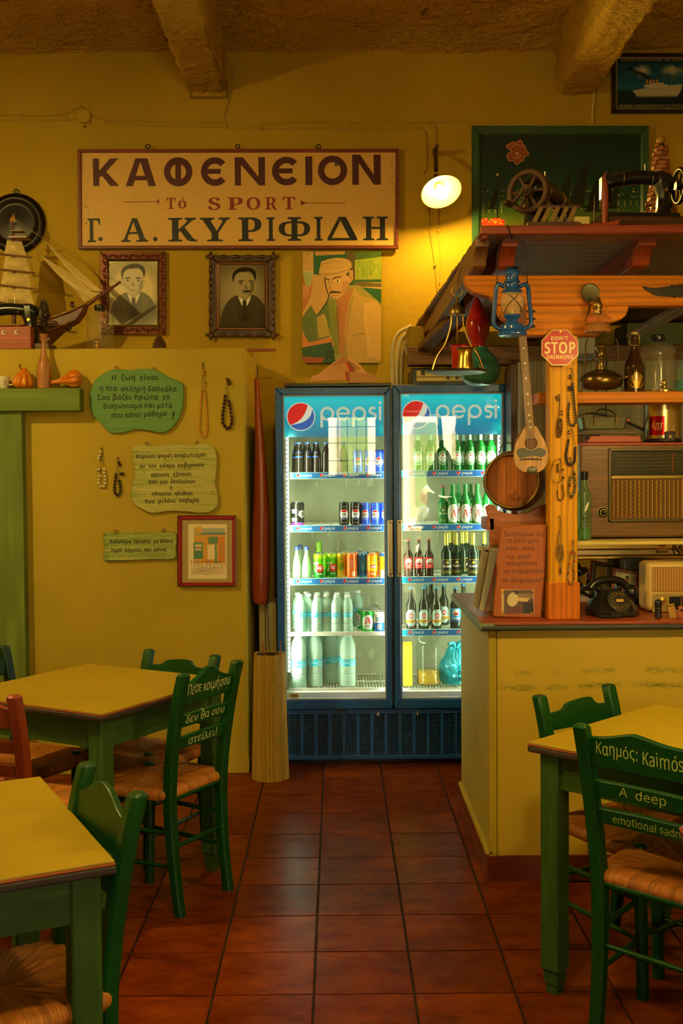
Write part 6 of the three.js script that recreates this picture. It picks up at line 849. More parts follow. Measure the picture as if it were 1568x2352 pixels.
  const pc = thing('pine_cone', 'small brown pine cone standing on the partition under the portrait', 'pine cone', [at(366, 790, 6.0).x, halfTop, -6.0]), scs = []; for (let i = 0; i < 70; i++) { const t = i / 70, a = i * 2.4, r = 0.033 * Math.sin(Math.PI * (0.12 + 0.8 * (1 - t) * 0.75)) * (1 - 0.35 * t), y = 0.006 + 0.066 * t; scs.push(new THREE.SphereGeometry(0.011 * (1 - 0.5 * t), 6, 4).scale(1, 0.35, 1.1).rotateX(-0.5).translate(0, y, r).rotateY(a)); } part('scales', scs, mat([0.14, 0.055, 0.02], 0.8), pc, { stuff: true }); part('core', slathe([[0.001, 0], [0.018, 0.006], [0.02, 0.03], [0.006, 0.068], [0.001, 0.072]], 12), mat([0.07, 0.03, 0.012], 0.9), pc);
  // lintel: cup, gourds, turned club
  const ld = 5.835, ly = at(100, 891, 5.79).y, on = (o) => { o.position.y = ly; return o; };
  const cup = on(T('cup', 'small cream porcelain cup at the left end of the green lintel', 'cup', 8, 891, ld)); pp('bowl', slathe([[0.1, 0], [8, 0.5], [9, 2], [13, 12], [15, 26], [14, 26], [11, 11], [0.1, 4]], 28), mat([0.75, 0.68, 0.45], 0.25), cup); pp('handle', ring(6, 1.6, 0, 0, 0, 18).translate(16, 15, 0), mat([0.75, 0.68, 0.45], 0.25), cup); pp('pattern', [tube([V(4, 8, 12.2), V(7, 14, 12.2), V(9, 20, 12)], 0.5, 10, 4), tube([V(7, 14, 12.2), V(3, 19, 13.6)], 0.5, 8, 4)], M.dkWood, cup);
  const tG = tex(256, 256, (u, v) => { const s = vn(u * 9, v * 2.5, 3, 9, 2) + 0.4 * vn(u * 22, v * 9, 4, 22, 9); return [0.98 - 0.12 * s, 0.86 - 0.36 * s, 0.42 - 0.36 * s]; }), gm = mat([0.85, 0.66, 0.3], 0.4, { map: tG });
  const ribbed = (prof, n, amp) => { const g = slathe(prof, 48, 6), p = g.attributes.position; for (let i = 0; i < p.count; i++) { const a = Math.atan2(p.getZ(i), p.getX(i)), f = 1 + amp * Math.abs(Math.sin(n * a / 2)) - amp * 0.5; p.setX(i, p.getX(i) * f); p.setZ(i, p.getZ(i) * f); } g.computeVertexNormals(); return g; };
  const g1 = on(T('gourd', 'squat ribbed yellow and orange gourd between the cup and the club', 'gourd', 51, 891, ld)); pp('body', ribbed([[0.1, 0.5], [14, 1], [22, 9], [21, 20], [15, 32], [8, 42], [3, 47], [0.1, 48]], 9, 0.22).rotateZ(-0.12), gm, g1); pp('stem', tube([V(-1, 45, 0), V(-5, 51, 2), V(-2, 56, 3)], 1.6, 10, 6), M.rust, g1);
  const cl = on(T('wooden_club', 'tall turned wooden club standing on the green lintel', 'club', 102, 891, ld)); pp('club', slathe([[0.1, 0], [15, 0.5], [16, 4], [16.5, 40], [14, 58], [8, 74], [5, 92], [6, 110], [9, 122], [8.5, 124], [0.1, 123]], 28), woodOf([0.55, 0.24, 0.08], 0.4), cl, { grain: 'y' });
  const g2 = on(T('gourd', 'gourd lying on its side with its neck towards the club', 'gourd', 150, 891, ld)); pp('body', ribbed([[0.1, 0], [4, 1], [5, 12], [7, 24], [13, 38], [19, 50], [19, 62], [10, 70], [0.1, 71]], 8, 0.14).rotateZ(-1.42).translate(-33, 8, 0), gm, g2); g2.position.y += 0.012;
}
// ---------- gourd, bamboo roll and boxes in the gap ----------
{
  const d = 6.12, lg = T('long_gourd', 'very long orange-red gourd hanging beside the fridge', 'gourd', 598, 1388, d), prof = [[0.1, 0], [14, 2], [19, 22], [21, 70], [20.5, 140], [19.5, 200], [17, 250], [14, 310], [10.5, 380], [8, 440], [6.5, 500], [5.5, 516], [0.1, 520]];
  const g = slathe(prof, 32, 8), p = g.attributes.position; for (let i = 0; i < p.count; i++) p.setX(i, p.getX(i) + 3.5 * Math.sin(p.getY(i) / 150) - 2 * (p.getY(i) > 300 ? (p.getY(i) - 300) / 220 : 0)); g.computeVertexNormals();
  const tl = tex(256, 512, (u, v) => { const a = fbm(u * 6, v * 8, 31, 6, 8), s = 0.85 + 0.3 * (a - 0.5); return [s, s * (0.92 + 0.3 * (a - 0.5)), s * 0.9]; });
  pp('body', g, mat([0.62, 0.115, 0.028], 0.3, { map: tl, clearcoat: 0.3, clearcoatRoughness: 0.3 }), lg); pp('stem', tube([V(-1, 518, 0), V(-2, 530, 1), V(-2, 545, 0)], 2.2, 10, 8), M.dkWood, lg); pp('string', [tube([V(-2, 520, 2), V(-6, 560, 2), V(-5, 578, 0)], 1, 16, 5), tube([V(-3, 524, 3), V(-10, 562, 3), V(-15, 556, 3), V(-8, 570, 2), V(-5, 578, 0)], 0.7, 24, 5), tube([V(-5, 578, 0), V(-12, 560, 3), V(-20, 545, 3)], 0.6, 16, 5)], M.cream, lg);
  const bt = thing('batten', 'thin reddish wooden batten jutting from the partition, the gourd hangs from it', 'batten', at(600, 808, d)); wpart('batten', boxAB(halfX, at(633, 808, d).x, at(0, 811, d).y, at(0, 805, d).y, -d - 0.012, -d + 0.012, 0.002), M.redWood, bt);
  const wb = thing('white_box', 'narrow white box standing behind the bamboo roll', 'box', [at(600, 1600, 6.3).x, 0, -6.3]); wpart('body', boxAB(at(580, 0, 6.2).x, at(621, 0, 6.2).x, 0.3, at(0, 1388, 6.2).y, -6.45, -6.2, 0.006), M.cream, wb); wpart('stand', boxAB(at(582, 0, 6.2).x, at(619, 0, 6.2).x, 0, 0.3, -6.44, -6.21, 0.003), M.dkWood, wb); wpart('seam', boxAB(at(594, 0, 6.2).x, at(596.5, 0, 6.2).x, 0.32, at(0, 1392, 6.2).y, -6.21, -6.198, 0.001), M.dkWood, wb);
  const mr = thing('metal_rod', 'thin bright metal rod leaning between the white box and fridge', 'rod', [at(620, 1700, 6.15).x, 0, -6.15]); wpart('rod', rod(V(at(628, 1760, 6.14).x, 0.0, -6.14), at(615, 1385, 6.15), 0.004, 0.004, 8), M.steel, mr); wpart('tip', sph(0.006, at(615, 1385, 6.15).x, at(615, 1385, 6.15).y, -6.15, 8, 6), M.black, mr);
  const bd = 5.78, br = thing('bamboo_shade', 'standing roll of thin yellow bamboo sticks beside the fridge', 'shade', [at(621, 1780, bd).x, 0, -bd]), st = [], k = S(bd), n = 66; for (let i = 0; i < n; i++) { const a = i / n * 6.283, r0 = 41.5 * k, r1 = 34 * k, w = rr(-0.2, 0.2) * k, h = at(621, 1500, bd).y + rr(-2, 2) * k; st.push(rod(V(Math.cos(a) * r0, 0.002, Math.sin(a) * r0), V(Math.cos(a + w) * r1, h, Math.sin(a + w) * r1), 1.95 * k, 1.6 * k, 5)); }
  [[0.66, 0.44, 0.06], [0.5, 0.31, 0.035], [0.6, 0.4, 0.05]].forEach((c, j) => part('bamboo_sticks', st.filter((_, i) => (i * 7 + (i % 4)) % 3 === j), mat(c, 0.55, { map: sc(tGrain, 1, 3), uvm: 'y' }), br, { stuff: true })); part('lining', lathe([[39 * k, 0.004], [32.4 * k, at(621, 1503, bd).y]], 30), mat([0.05, 0.025, 0.008], 0.9, { side: THREE.DoubleSide }), br); part('hoop', [ring(40.5 * k, 1.2 * k, 0, 0, 0, 40).rotateX(1.57).translate(0, 0.012, 0), ring(33.6 * k, 1 * k, 0, 0, 0, 40).rotateX(1.57).translate(0, at(621, 1506, bd).y, 0)], M.rust, br); part('stick', [rod(V(-0.02, at(0, 1560, bd).y, 0.02), V(-0.03, at(0, 1478, bd).y, 0.02), 0.005, 0.003, 6), rod(V(0.05, at(0, 1560, bd).y, 0.02), V(0.06, at(0, 1476, bd).y, 0.02), 0.005, 0.003, 6)], M.redWood, br);
}
// ---------- on top of the fridge ----------
{
  const d = 6.12, ft = at(760, 886, FD).y, o = T('cardboard_hat', 'folded pink cardboard cone with red edges on top of the fridge', 'cardboard', 790, 884, d); o.position.y = ft + 0.02;
  const R = (pts, dz = 0) => extr(pts.map(([x, y]) => [x - 790, 884 - y]), 3, 0.5, dz), pk = mat([0.72, 0.36, 0.14], 0.75, { side: THREE.DoubleSide }), rd = mat([0.6, 0.04, 0.03], 0.6);
  const lean = (g, a, t = 0) => g.rotateY(t).rotateX(a), c = (pts, z, a, t) => lean(R(pts, 0), a, t).translate(0, 0, z);
  pp('front_flap', c([[716, 865], [760, 830], [789, 808], [806, 853], [770, 862]], 24, -0.5, -0.15), pk, o); pp('front_flap', c([[797, 812], [826, 826], [855, 862], [803, 858]], 22, -0.5, 0.25), pk, o); pp('brim', c([[711, 881], [718, 866], [770, 864], [797, 859], [797, 879], [760, 880]], 42, -0.25, -0.06), pk, o); pp('brim', c([[797, 858], [856, 862], [868, 881], [800, 885]], 40, -0.2, 0.1), pk, o); pp('back_flap', [c([[720, 872], [789, 812], [855, 866]], -26, 0.5, 0)], pk, o);
  pp('red_edge', c([[787, 808], [791, 808], [808, 852], [803, 853]], 26.5, -0.5, -0.15), rd, o); pp('red_edge', c([[792, 858], [797, 858], [799, 880], [795, 880]], 44, -0.25, -0.06), rd, o);
  const fb = thing('black_board', 'thin black board lying flat under the pink cardboard cone', 'board', [at(770, 884, 6.1).x, ft, -6.2]); wpart('board', boxAB(at(645, 0, 6.06).x, at(893, 0, 6.06).x, ft + 0.001, ft + 0.018, -6.35, -6.06, 0.003), M.black, fb); wpart('edge_strip', boxAB(at(645, 0, 6.06).x - 0.002, at(660, 0, 6.06).x, ft + 0.003, ft + 0.02, -6.1, -6.055, 0.002), M.rust, fb);
  const rc = thing('tape_deck', 'black tape deck with a cream front on top of the fridge', 'tape deck', [at(1010, 884, 6.2).x, ft, -6.25]), X = (x) => at(x, 860, 6.12).x, Y = (y) => at(1000, y, 6.12).y; wpart('case', boxAB(X(945), X(1125), ft + 0.001, Y(845), -6.45, -6.12, 0.006), M.black, rc); wpart('front_panel', boxAB(X(956), X(1120), Y(876), Y(851), -6.125, -6.112, 0.003), M.cream, rc); wpart('cassette_slot', [boxAB(X(966), X(975), Y(862), Y(851), -6.114, -6.108, 0.001), boxAB(X(956), X(1120), Y(866.5), Y(865), -6.114, -6.1105, 0)], M.black, rc); for (const x of [1028, 1048]) wpart('knob', new THREE.CylinderGeometry(0.009, 0.01, 0.012, 16).rotateX(1.57).translate(X(x), Y(868), -6.106), M.black, rc);
  const cd = (label, pts, r, rib) => { const z = 6.5, q = thing('conduit', label, 'conduit', at(pts[0][0], pts[0][1], z)), w = pts.map(([x, y]) => at(x, y, z)); wpart('pipe', tube(w, r, 40, 10), mat([0.68, 0.58, 0.34], 0.5), q); if (rib) { const cc = new THREE.CatmullRomCurve3(w, false, 'centripetal'), rg = []; for (let i = 0; i < 60; i++) { const p = cc.getPointAt(i / 59), t = cc.getTangentAt(i / 59); rg.push(new THREE.TorusGeometry(r, 0.0022, 5, 12).applyQuaternion(new THREE.Quaternion().setFromUnitVectors(V(0, 0, 1), t)).translate(p.x, p.y, p.z)); } wpart('corrugation', rg, mat([0.66, 0.56, 0.34], 0.5), q, { stuff: true }); } return q; };
  cd('outer white conduit curving from the fridge top to the rafters', [[902, 884], [900, 840], [902, 795], [915, 765], [945, 748]], 0.011); cd('middle white conduit curving from the fridge top to the rafters', [[912, 884], [911, 840], [914, 800], [926, 772], [955, 752]], 0.011); cd('inner corrugated white conduit curving from the fridge top', [[922, 884], [922, 842], [925, 806], [936, 778], [960, 757]], 0.009, 1); cd('thin loose cable loop by the plaster pier', [[944, 826], [934, 812], [931, 790], [938, 770], [948, 760]], 0.005);
}
// ---------- hanging in front of the bar ----------
{
  const d = 4.6;
  const ht = T('hanging_tray', 'round brass coffee tray hanging from curved rods under the high shelf', 'tray', 1050, 858, d);
  pp('tray', lathe([[0.1, 0], [60, 0], [70, 3], [72, 6], [70, 5], [59, 2.5], [0.1, 2]], 40), mat([0.12, 0.075, 0.03], 0.35, { metalness: 0.8 }), ht); pp('dome', slathe([[0.1, 162], [5, 160], [10, 155], [17, 146], [19, 136], [18.5, 134], [0.1, 140]], 28), M.brassD, ht); pp('knob', slathe([[0.1, 176], [2.5, 174], [2, 170], [4, 165], [2.4, 160]], 16), M.brassD, ht); pp('ring', ring(12.5, 1, 0, 188, 0, 28), M.brass, ht);
  for (const [a, s] of [[3.34, 1], [-0.25, 1], [1.45, 1]]) { const x = Math.cos(a), z = -Math.sin(a); pp('rod', tube([V(13 * x, 136, 13 * z), V(15 * x, 110, 15 * z), V(30 * x, 66, 30 * z), V(48 * x, 40, 48 * z), V(60 * x, 5, 60 * z)], 2.1, 28, 8), M.brass, ht); }
  { const r = at(1050, 658, d); wpart('string', tube([V(r.x, r.y, -d), V(r.x + 0.01, 2.37, -d), V(0.535, 2.425, -d), V(0.56, 2.437, -d)], 0.0014, 16, 5), M.iron, ht); }
  const ty = at(1050, 856, d).y + 0.003, rc = T('red_cup', 'tall red cylinder cup at the back of the hanging tray', 'cup', 1058, 856, d + 0.05); rc.position.y = ty; pp('cup', lathe([[0.1, 0], [20, 0], [22, 60], [27, 62], [27, 63.5], [21, 61], [19, 3], [0.1, 3]], 30), mat([0.55, 0.025, 0.02], 0.25, { metalness: 0.3 }), rc);
  const bp = T('coffee_pot', 'small shiny brass coffee pot standing on the hanging tray', 'pot', 1068, 856, d - 0.07); bp.position.y = ty; pp('pot', slathe([[0.1, 0], [17, 0], [19, 3], [18, 14], [15.5, 34], [17, 46], [21, 51], [20.5, 52], [16, 47], [14.5, 34], [17, 12], [0.1, 3]], 30, 5), M.brass, bp); pp('spout', [rod(V(18, 47, 6), V(24, 51, 7), 3, 1.5, 8)], M.brass, bp);
  const gd = 4.8, g = T('painted_gourd', 'bottle gourd hanging by the fridge, its upper half red and lower half green', 'gourd', 1103, 886, gd), up = slathe([[15, 89], [17, 98], [24, 116], [27, 134], [25, 150], [17, 172], [9, 190], [4, 200], [0.1, 202]], 32, 6), lo = slathe([[0.1, 0], [22, 1.5], [38, 10], [46, 28], [45, 46], [34, 66], [22, 78], [16, 86], [15, 89]], 36, 6);
  pp('upper_half', up.rotateZ(0.04), mat([0.38, 0.012, 0.012], 0.15, { clearcoat: 0.5 }), g, { label: 'glossy red upper half' }); pp('lower_half', lo, mat([0.05, 0.26, 0.16], 0.15, { clearcoat: 0.5, map: tScuff }), g, { label: 'glossy green lower half' }); wpart('string', rod(at(1097, 686, gd), V(at(1097, 686, gd).x, 2.34, -gd), 0.0015, 0.0015, 5), M.cream, g);
  // blue storm lantern
  const ld = 4.0, ln = T('storm_lantern', 'blue metal storm lantern hanging in front of the beam', 'lantern', 1176, 772, ld), bl = mat([0.01, 0.07, 0.32], 0.25, { clearcoat: 0.4 });
  pp('tank', slathe([[0.1, 0], [30, 0], [34, 4], [33, 8], [28, 14], [26, 24], [20, 28], [12, 32]], 36, 4), bl, ln); pp('burner', lathe([[12, 31], [14, 38], [16, 40], [20, 44], [20, 48], [14, 48]], 28), bl, ln); pp('globe', slathe([[16, 48], [21, 56], [27, 74], [27, 86], [22, 96], [17, 100]], 32, 5), mat([0.95, 0.8, 0.5], 0.08, { transmission: 0.75, thickness: 0, ior: 1.5 }), ln); pp('wick', [rod(V(0, 44, 0), V(0, 58, 0), 4, 3, 8)], M.cream, ln); pp('chimney', lathe([[20, 98], [24, 102], [22, 104], [16, 108], [15, 120], [19, 121], [19, 124], [15, 125], [15, 138], [18, 140], [18, 144], [13, 152], [0.1, 153]], 32), bl, ln); pp('cap', lathe([[10, 152], [14, 153], [15, 156], [0.1, 157]], 24), M.iron, ln);
  for (const s of [-1, 1]) { pp('side_tube', tube([V(s * 17, 112, 0), V(s * 30, 118, 0), V(s * 36, 110, 0), V(s * 39, 80, 0), V(s * 43, 40, 0), V(s * 42, 26, 0), V(s * 32, 18, 0), V(s * 22, 16, 0)], 5, 44, 10), bl, ln); pp('lug', sph(3.5, s * 34, 121, 0, 8, 6), M.iron, ln); }
  pp('globe_guard', [tube([V(-18, 99, 6), V(-6, 86, 27), V(14, 66, 24), V(19, 52, 8)], 0.9, 24, 5), tube([V(18, 99, 6), V(6, 86, 27), V(-14, 66, 24), V(-19, 52, 8)], 0.9, 24, 5)], M.iron, ln); pp('bail', tube([V(-34, 121, 0), V(-34, 160, 0), V(-30, 200, 0), V(-14, 222, 0), V(0, 227, 0), V(14, 222, 0), V(32, 200, 0), V(34, 160, 0), V(34, 121, 0)], 1.1, 60, 6), M.iron, ln); { const a = at(1174, 544, ld); wpart('hook', tube([V(a.x, 2.45, -4.09), V(a.x, a.y + 0.02, -4.03), V(a.x, a.y - 0.006, -4.0), V(a.x, a.y + 0.004, -3.985)], 0.003, 16, 6), M.iron, ln); }
  // long-necked lute
  const bd2 = 4.24, bz = T('long_necked_lute', 'small long-necked lute with a teardrop body hanging by the post', 'lute', 1218, 1086, bd2), body = shapeOf(curvy([[0, 0], [-22, 4], [-36, 20], [-39, 42], [-34, 66], [-24, 86], [-12, 106], [0, 108], [12, 106], [24, 86], [35, 66], [40, 42], [36, 18], [22, 3]].map(([x, y]) => [x, y]), 5)); const tp2 = woodOf([0.72, 0.4, 0.1], 0.35);
  pp('bowl', new THREE.SphereGeometry(1, 30, 20).scale(38, 52, 18).translate(0, 50, -13.5), woodOf([0.3, 0.12, 0.04], 0.35), bz); const sb = extr(body, 6, 1, 6); pp('soundboard', sb, tp2, bz, { grain: 'y' }); pp('soundhole', [new THREE.CylinderGeometry(13, 13, 0.6, 28).rotateX(1.57).translate(0, 68, 6.2)], mat([0.15, 0.05, 0.015], 0.6), bz); pp('rosette', ring(13.5, 1.1, 0, 68, 6.4, 30), M.dkWood, bz);
  const pg = shapeOf(curvy([[-32, 44], [-30, 54], [-16, 57], [-6, 53], [8, 53], [18, 57], [32, 52], [34, 44], [26, 36], [10, 39], [-10, 37], [-24, 34]], 5)); pp('pickguard', extr(pg, 1.4, 0.2, 7), mat([0.12, 0.12, 0.08], 0.4, { map: tScuff }), bz); pp('bridge', [box(50, 2.6, 4, 0, 31, 7, 0.6), box(28, 1.8, 2, 0, 32, 9.5, 0.4)], M.dkWood, bz); pp('tailpiece', [new THREE.SphereGeometry(1, 16, 10).scale(13, 9, 4).translate(2, 6, 5)], mat([0.14, 0.14, 0.1], 0.4, { metalness: 0.5 }), bz);
  const tip = [-22, 348], dirx = tip[0] / (tip[1] - 80); pp('neck', [bar(V(0, 84, 2), V(-20, 322, 2), 19, 10)], woodOf([0.2, 0.09, 0.03], 0.35), bz, { grain: 'y' }); pp('fingerboard', [bar(V(0, 78, 8), V(-20, 322, 8), 18, 2.4)], M.midWood, bz, { grain: 'y' }); const fr = []; for (let i = 0; i < 17; i++) { const y = 96 + 226 * (1 - Math.pow(0.93, i)) / (1 - Math.pow(0.93, 17)), t = (y - 78) / 244; fr.push(box(18, 1, 1, -20 * t, y, 9.4, 0.2)); } pp('fret', fr, M.brassD, bz, { stuff: true }); for (const y of [104, 118, 132, 158, 180, 216, 250, 284]) { const t = (y - 78) / 244; pp('inlay_dot', new THREE.CylinderGeometry(2.6, 2.6, 0.8, 14).rotateX(1.57).translate(-20 * t, y, 9.5), M.white, bz); }
  pp('headstock', [bar(V(-20, 318, 3), V(-24, 392, 0), 24, 9)], woodOf([0.4, 0.13, 0.03], 0.4), bz, { grain: 'y' }); for (const y of [335, 352, 369]) for (const s of [-1, 1]) pp('tuning_peg', [rod(V(-21, y, 0), V(-21 + s * 26, y, 0), 1.6, 1.6, 6), new THREE.SphereGeometry(1, 10, 8).scale(7, 3.6, 3).translate(-21 + s * 26, y, 0)], M.black, bz);
  { const h = at(1200, 690, bd2); wpart('hanging_nail', rod(V(h.x, h.y, -PZ + 0.01), V(h.x, h.y, -bd2 + 0.012), 0.003, 0.004, 8), M.iron, bz); } const strg = []; for (const x of [-5, -1.7, 1.7, 5]) strg.push(rod(V(x * 1.3, 31, 11), V(-20 + x, 322, 10.5), 0.3, 0.3, 4)); pp('string', strg, M.steel, bz, { stuff: true });
}
// ---------- keg, plaque and boards on the counter ----------
{
  const d = 4.62, kz = [0.10, 0.17], k = S(d), c = at(1183, 1104, d), keg = thing('wooden_keg', 'small wooden keg lying on its stand beside the post', 'keg', [c.x, c.y, -d]); keg.rotation.y = -0.3; const R = 67 * k, L = 0.2;
  const st = woodOf([0.5, 0.18, 0.045], 0.35), n = 16; for (let i = 0; i < n; i++) { const a0 = i / n * 6.283, w = 6.283 / n * 0.985, g = new THREE.CylinderGeometry(1, 1, L, 3, 8, true, a0, w), p = g.attributes.position; for (let j = 0; j < p.count; j++) { const y = p.getY(j), r = R * (1 - 0.12 * Math.pow(y / (L / 2), 2)); p.setX(j, p.getX(j) * r * 1.04); p.setZ(j, p.getZ(j) * r * 1.04); } g.computeVertexNormals(); part('stave', g.rotateX(Math.PI / 2), st, keg, { grain: 'z' }); }
  for (const z of [-0.085, -0.05, 0.05, 0.082]) part('hoop', new THREE.CylinderGeometry(1, 1, 0.013, 40, 1, true).scale(R * 1.045 * (1 - 0.12 * Math.pow(z / 0.1, 2)) + 0.0015, 1, R * 1.045 * (1 - 0.12 * Math.pow(z / 0.1, 2)) + 0.0015).rotateX(1.5708).translate(0, 0, z), mat([0.3, 0.26, 0.16], 0.4, { metalness: 0.6, side: THREE.DoubleSide }), keg);
  for (let i = 0; i < 5; i++) { const x0 = -1 + i * 0.4, x1 = x0 + 0.39, pts = []; const r = R * 0.87; for (let j = 0; j <= 6; j++) { const x = clamp(mix(x0, x1, j / 6), -0.999, 0.999); pts.push([x * r, -Math.sqrt(1 - x * x) * r]); } for (let j = 6; j >= 0; j--) { const x = clamp(mix(x0, x1, j / 6), -0.999, 0.999); pts.push([x * r, Math.sqrt(1 - x * x) * r]); } part('head_board', extr(pts, 0.012, 0.0008, L / 2 - 0.012), woodOf([0.5, 0.17, 0.04], 0.35), keg, { grain: 'y' }); }
  part('chime', new THREE.TorusGeometry(R * 0.9, 0.006, 8, 44).translate(0, 0, L / 2 - 0.002), M.brassD, keg);
  part('tap', [slathe([[0.001, 0], [0.009, 0.002], [0.011, 0.02], [0.007, 0.034], [0.001, 0.036]], 14).rotateX(1.57).translate(0.02, -R * 0.55, L / 2 - 0.01), rod(V(0.02, -R * 0.4, L / 2 + 0.02), V(0.02, -R * 0.85, L / 2 + 0.02), 0.006, 0.004, 10), sph(0.008, 0.02, -R * 0.38, L / 2 + 0.02, 10, 8)], woodOf([0.4, 0.13, 0.03], 0.4), keg); part('hanging_wire', tube([V(-R * 0.6, R * 0.72, 0.02), V(-R * 0.35, R * 1.3, 0.02), V(0.0, R * 1.2, 0.02), V(R * 0.2, R * 0.96, 0.02)], 0.002, 24, 6), M.iron, keg);
  const ks = thing('keg_stand', 'curved wooden cradle holding the small keg', 'stand', at(1188, 1250, d)), sh = (z) => plate([[1124, 1255], [1124, 1200], [1115, 1165], [1124, 1158], [1136, 1162], [1142, 1172], [1160, 1178], [1185, 1182], [1212, 1178], [1228, 1168], [1240, 1162], [1258, 1158], [1258, 1172], [1252, 1196], [1252, 1255]].reverse(), z, 0.024, 0.003);
  wpart('end_board', sh(d - 0.1), woodOf([0.55, 0.17, 0.035], 0.4), ks, { grain: 'x' }); wpart('end_board', sh(d + 0.06), woodOf([0.5, 0.15, 0.03], 0.4), ks, { grain: 'x' }); wpart('side_bar', boxAB(at(1106, 0, d).x, at(1124, 0, d).x, at(0, 1224, d).y, at(0, 1196, d).y, -d - 0.08, -d + 0.1, 0.003), woodOf([0.5, 0.15, 0.03], 0.4), ks, { grain: 'z' }); wpart('side_bar', boxAB(at(1246, 0, d).x, at(1256, 0, d).x, at(0, 1240, d).y, at(0, 1210, d).y, -d - 0.08, -d + 0.1, 0.003), woodOf([0.5, 0.15, 0.03], 0.4), ks, { grain: 'z' });
  const y1 = at(1150, 1256, d).y, bx = thing('white_case', 'pale case standing on the counter under the keg cradle', 'box', [at(1170, 1300, d).x, CT, -d - 0.02]); wpart('body', boxAB(at(1112, 0, d).x, at(1250, 0, d).x, CT, y1 - 0.016, -d - 0.1, -d + 0.05, 0.004), mat([0.5, 0.47, 0.33], 0.5), bx); wpart('lid', boxAB(at(1104, 0, d - 0.08).x, at(1250, 0, d).x, y1 - 0.015, y1 - 0.001, -d - 0.1, -d + 0.12, 0.004), mat([0.62, 0.56, 0.34], 0.5), bx);
  const wp = 4.37, tw = canvas(400, 680, (g, w, h) => { g.fillStyle = '#a85a1c'; g.fillRect(0, 0, w, h); for (let i = 0; i < 260; i++) { g.fillStyle = `rgba(${rnd() < 0.5 ? '70,25,5' : '220,130,50'},${0.1 * rnd()})`; const x = rnd() * w; g.fillRect(x, rnd() * h, 1.5 + 2 * rnd(), 100 + 300 * rnd()); } g.fillStyle = '#3c1206'; const k2 = 3.1, L = (s, a, b, y, sz) => hand(g, s, (a / 3.136 - 63) * k2 + 0, (b / 3.136 - 63) * k2, (y / 3.136 + 1140 - 1204) * k2, sz, {}); L('Σκεφτόμουν ότι', 268, 560, 320, 46); L('το ποτό μου', 280, 525, 366, 44); L('κάνει  κακό...', 284, 520, 420, 44); L('Για  αυτό', 285, 460, 484, 42); L('αποφάσισα', 282, 510, 530, 42); L('να σταματήσω', 264, 556, 586, 44); L('να σκέφτομαι!!', 250, 552, 654, 44); g.strokeStyle = '#3c1206'; g.lineWidth = 2.5; for (const [x, y] of [[30, 30], [330, 30], [340, 620], [30, 620]]) { g.beginPath(); g.moveTo(x, y); g.bezierCurveTo(x + 20, y - 20, x + 30, y + 20, x + 55, y - 6); g.stroke(); } });
  const pq = T('wooden_plaque', 'carved orange wooden plaque with dark Greek lettering leaning on the counter', 'plaque', 1192, 1418, wp), rim = [[1150, 1209], [1200, 1206], [1257, 1205], [1254, 1260], [1252, 1310], [1248, 1360], [1243, 1420], [1180, 1419], [1133, 1416], [1136, 1370], [1142, 1320], [1140, 1290], [1147, 1250]]; wpart('board', printUV(plate(rim.reverse(), wp, 0.022, 0.004), at(1131, 0, wp).x, at(1260, 0, wp).x, at(0, 1421, wp).y, at(0, 1203, wp).y), mat('#ffffff', 0.5, { map: tw }), pq);
  flat(pq, 'photograph', rectPx(1151, 1354, 1226, 1411), wp - 0.002, 0.002, canvas(240, 184, (g, w, h) => { g.fillStyle = '#5c4224'; g.fillRect(0, 0, w, h); g.fillStyle = '#c8a85c'; g.fillRect(0, 0, 20, h); g.fillStyle = '#8c7040'; g.fillRect(110, 30, 130, 40); g.fillStyle = '#d8b870'; g.beginPath(); g.moveTo(130, 60); g.lineTo(210, 66); g.lineTo(190, 92); g.lineTo(116, 84); g.fill(); g.fillStyle = '#d8c890'; g.beginPath(); g.ellipse(84, 74, 40, 52, 0.2, 0, 7); g.fill(); g.fillStyle = '#2c1c0c'; g.beginPath(); g.arc(112, 22, 16, 0, 7); g.fill(); g.fillStyle = '#6c2c14'; g.beginPath(); g.ellipse(104, 164, 50, 34, 0, 0, 7); g.fill(); g.fillStyle = '#241808'; g.fillRect(160, 96, 80, 88); g.strokeStyle = '#e8c878'; g.lineWidth = 4; g.strokeRect(2, 2, w - 4, h - 4); }), 0.3);
  wpart('pin', [[1156, 1358], [1221, 1358], [1154, 1406], [1220, 1407]].map(([x, y]) => { const c2 = at(x, y, wp - 0.005); return sph(0.0045, c2.x, c2.y, c2.z, 8, 6); }), M.brass, pq, { stuff: true });
  const lb = (label, pts, dd, c1) => { const o = T('leaning_board', label, 'board', pts[0][0], pts[0][1], dd); wpart('board', plate(pts, dd, 0.014, 0.002), mat(c1, 0.55, { map: sc(tBrush, 2), uvm: 'y' }), o); wpart('edge', plate(pts.map(([x, y], i) => (i === 0 || i === 3 ? [pts[i === 0 ? 1 : 2][0], y] : [x + 5, y])), dd + 0.003, 0.01, 0.001), M.redWood, o); };
  lb('pale narrow board leaning left of the carved plaque', [[1086, 1388], [1098, 1402], [1124, 1262], [1107, 1256]], 4.5, [0.52, 0.47, 0.3]); lb('second pale board leaning against the carved plaque', [[1100, 1402], [1112, 1406], [1144, 1268], [1126, 1262]], 4.44, [0.46, 0.44, 0.31]);
}
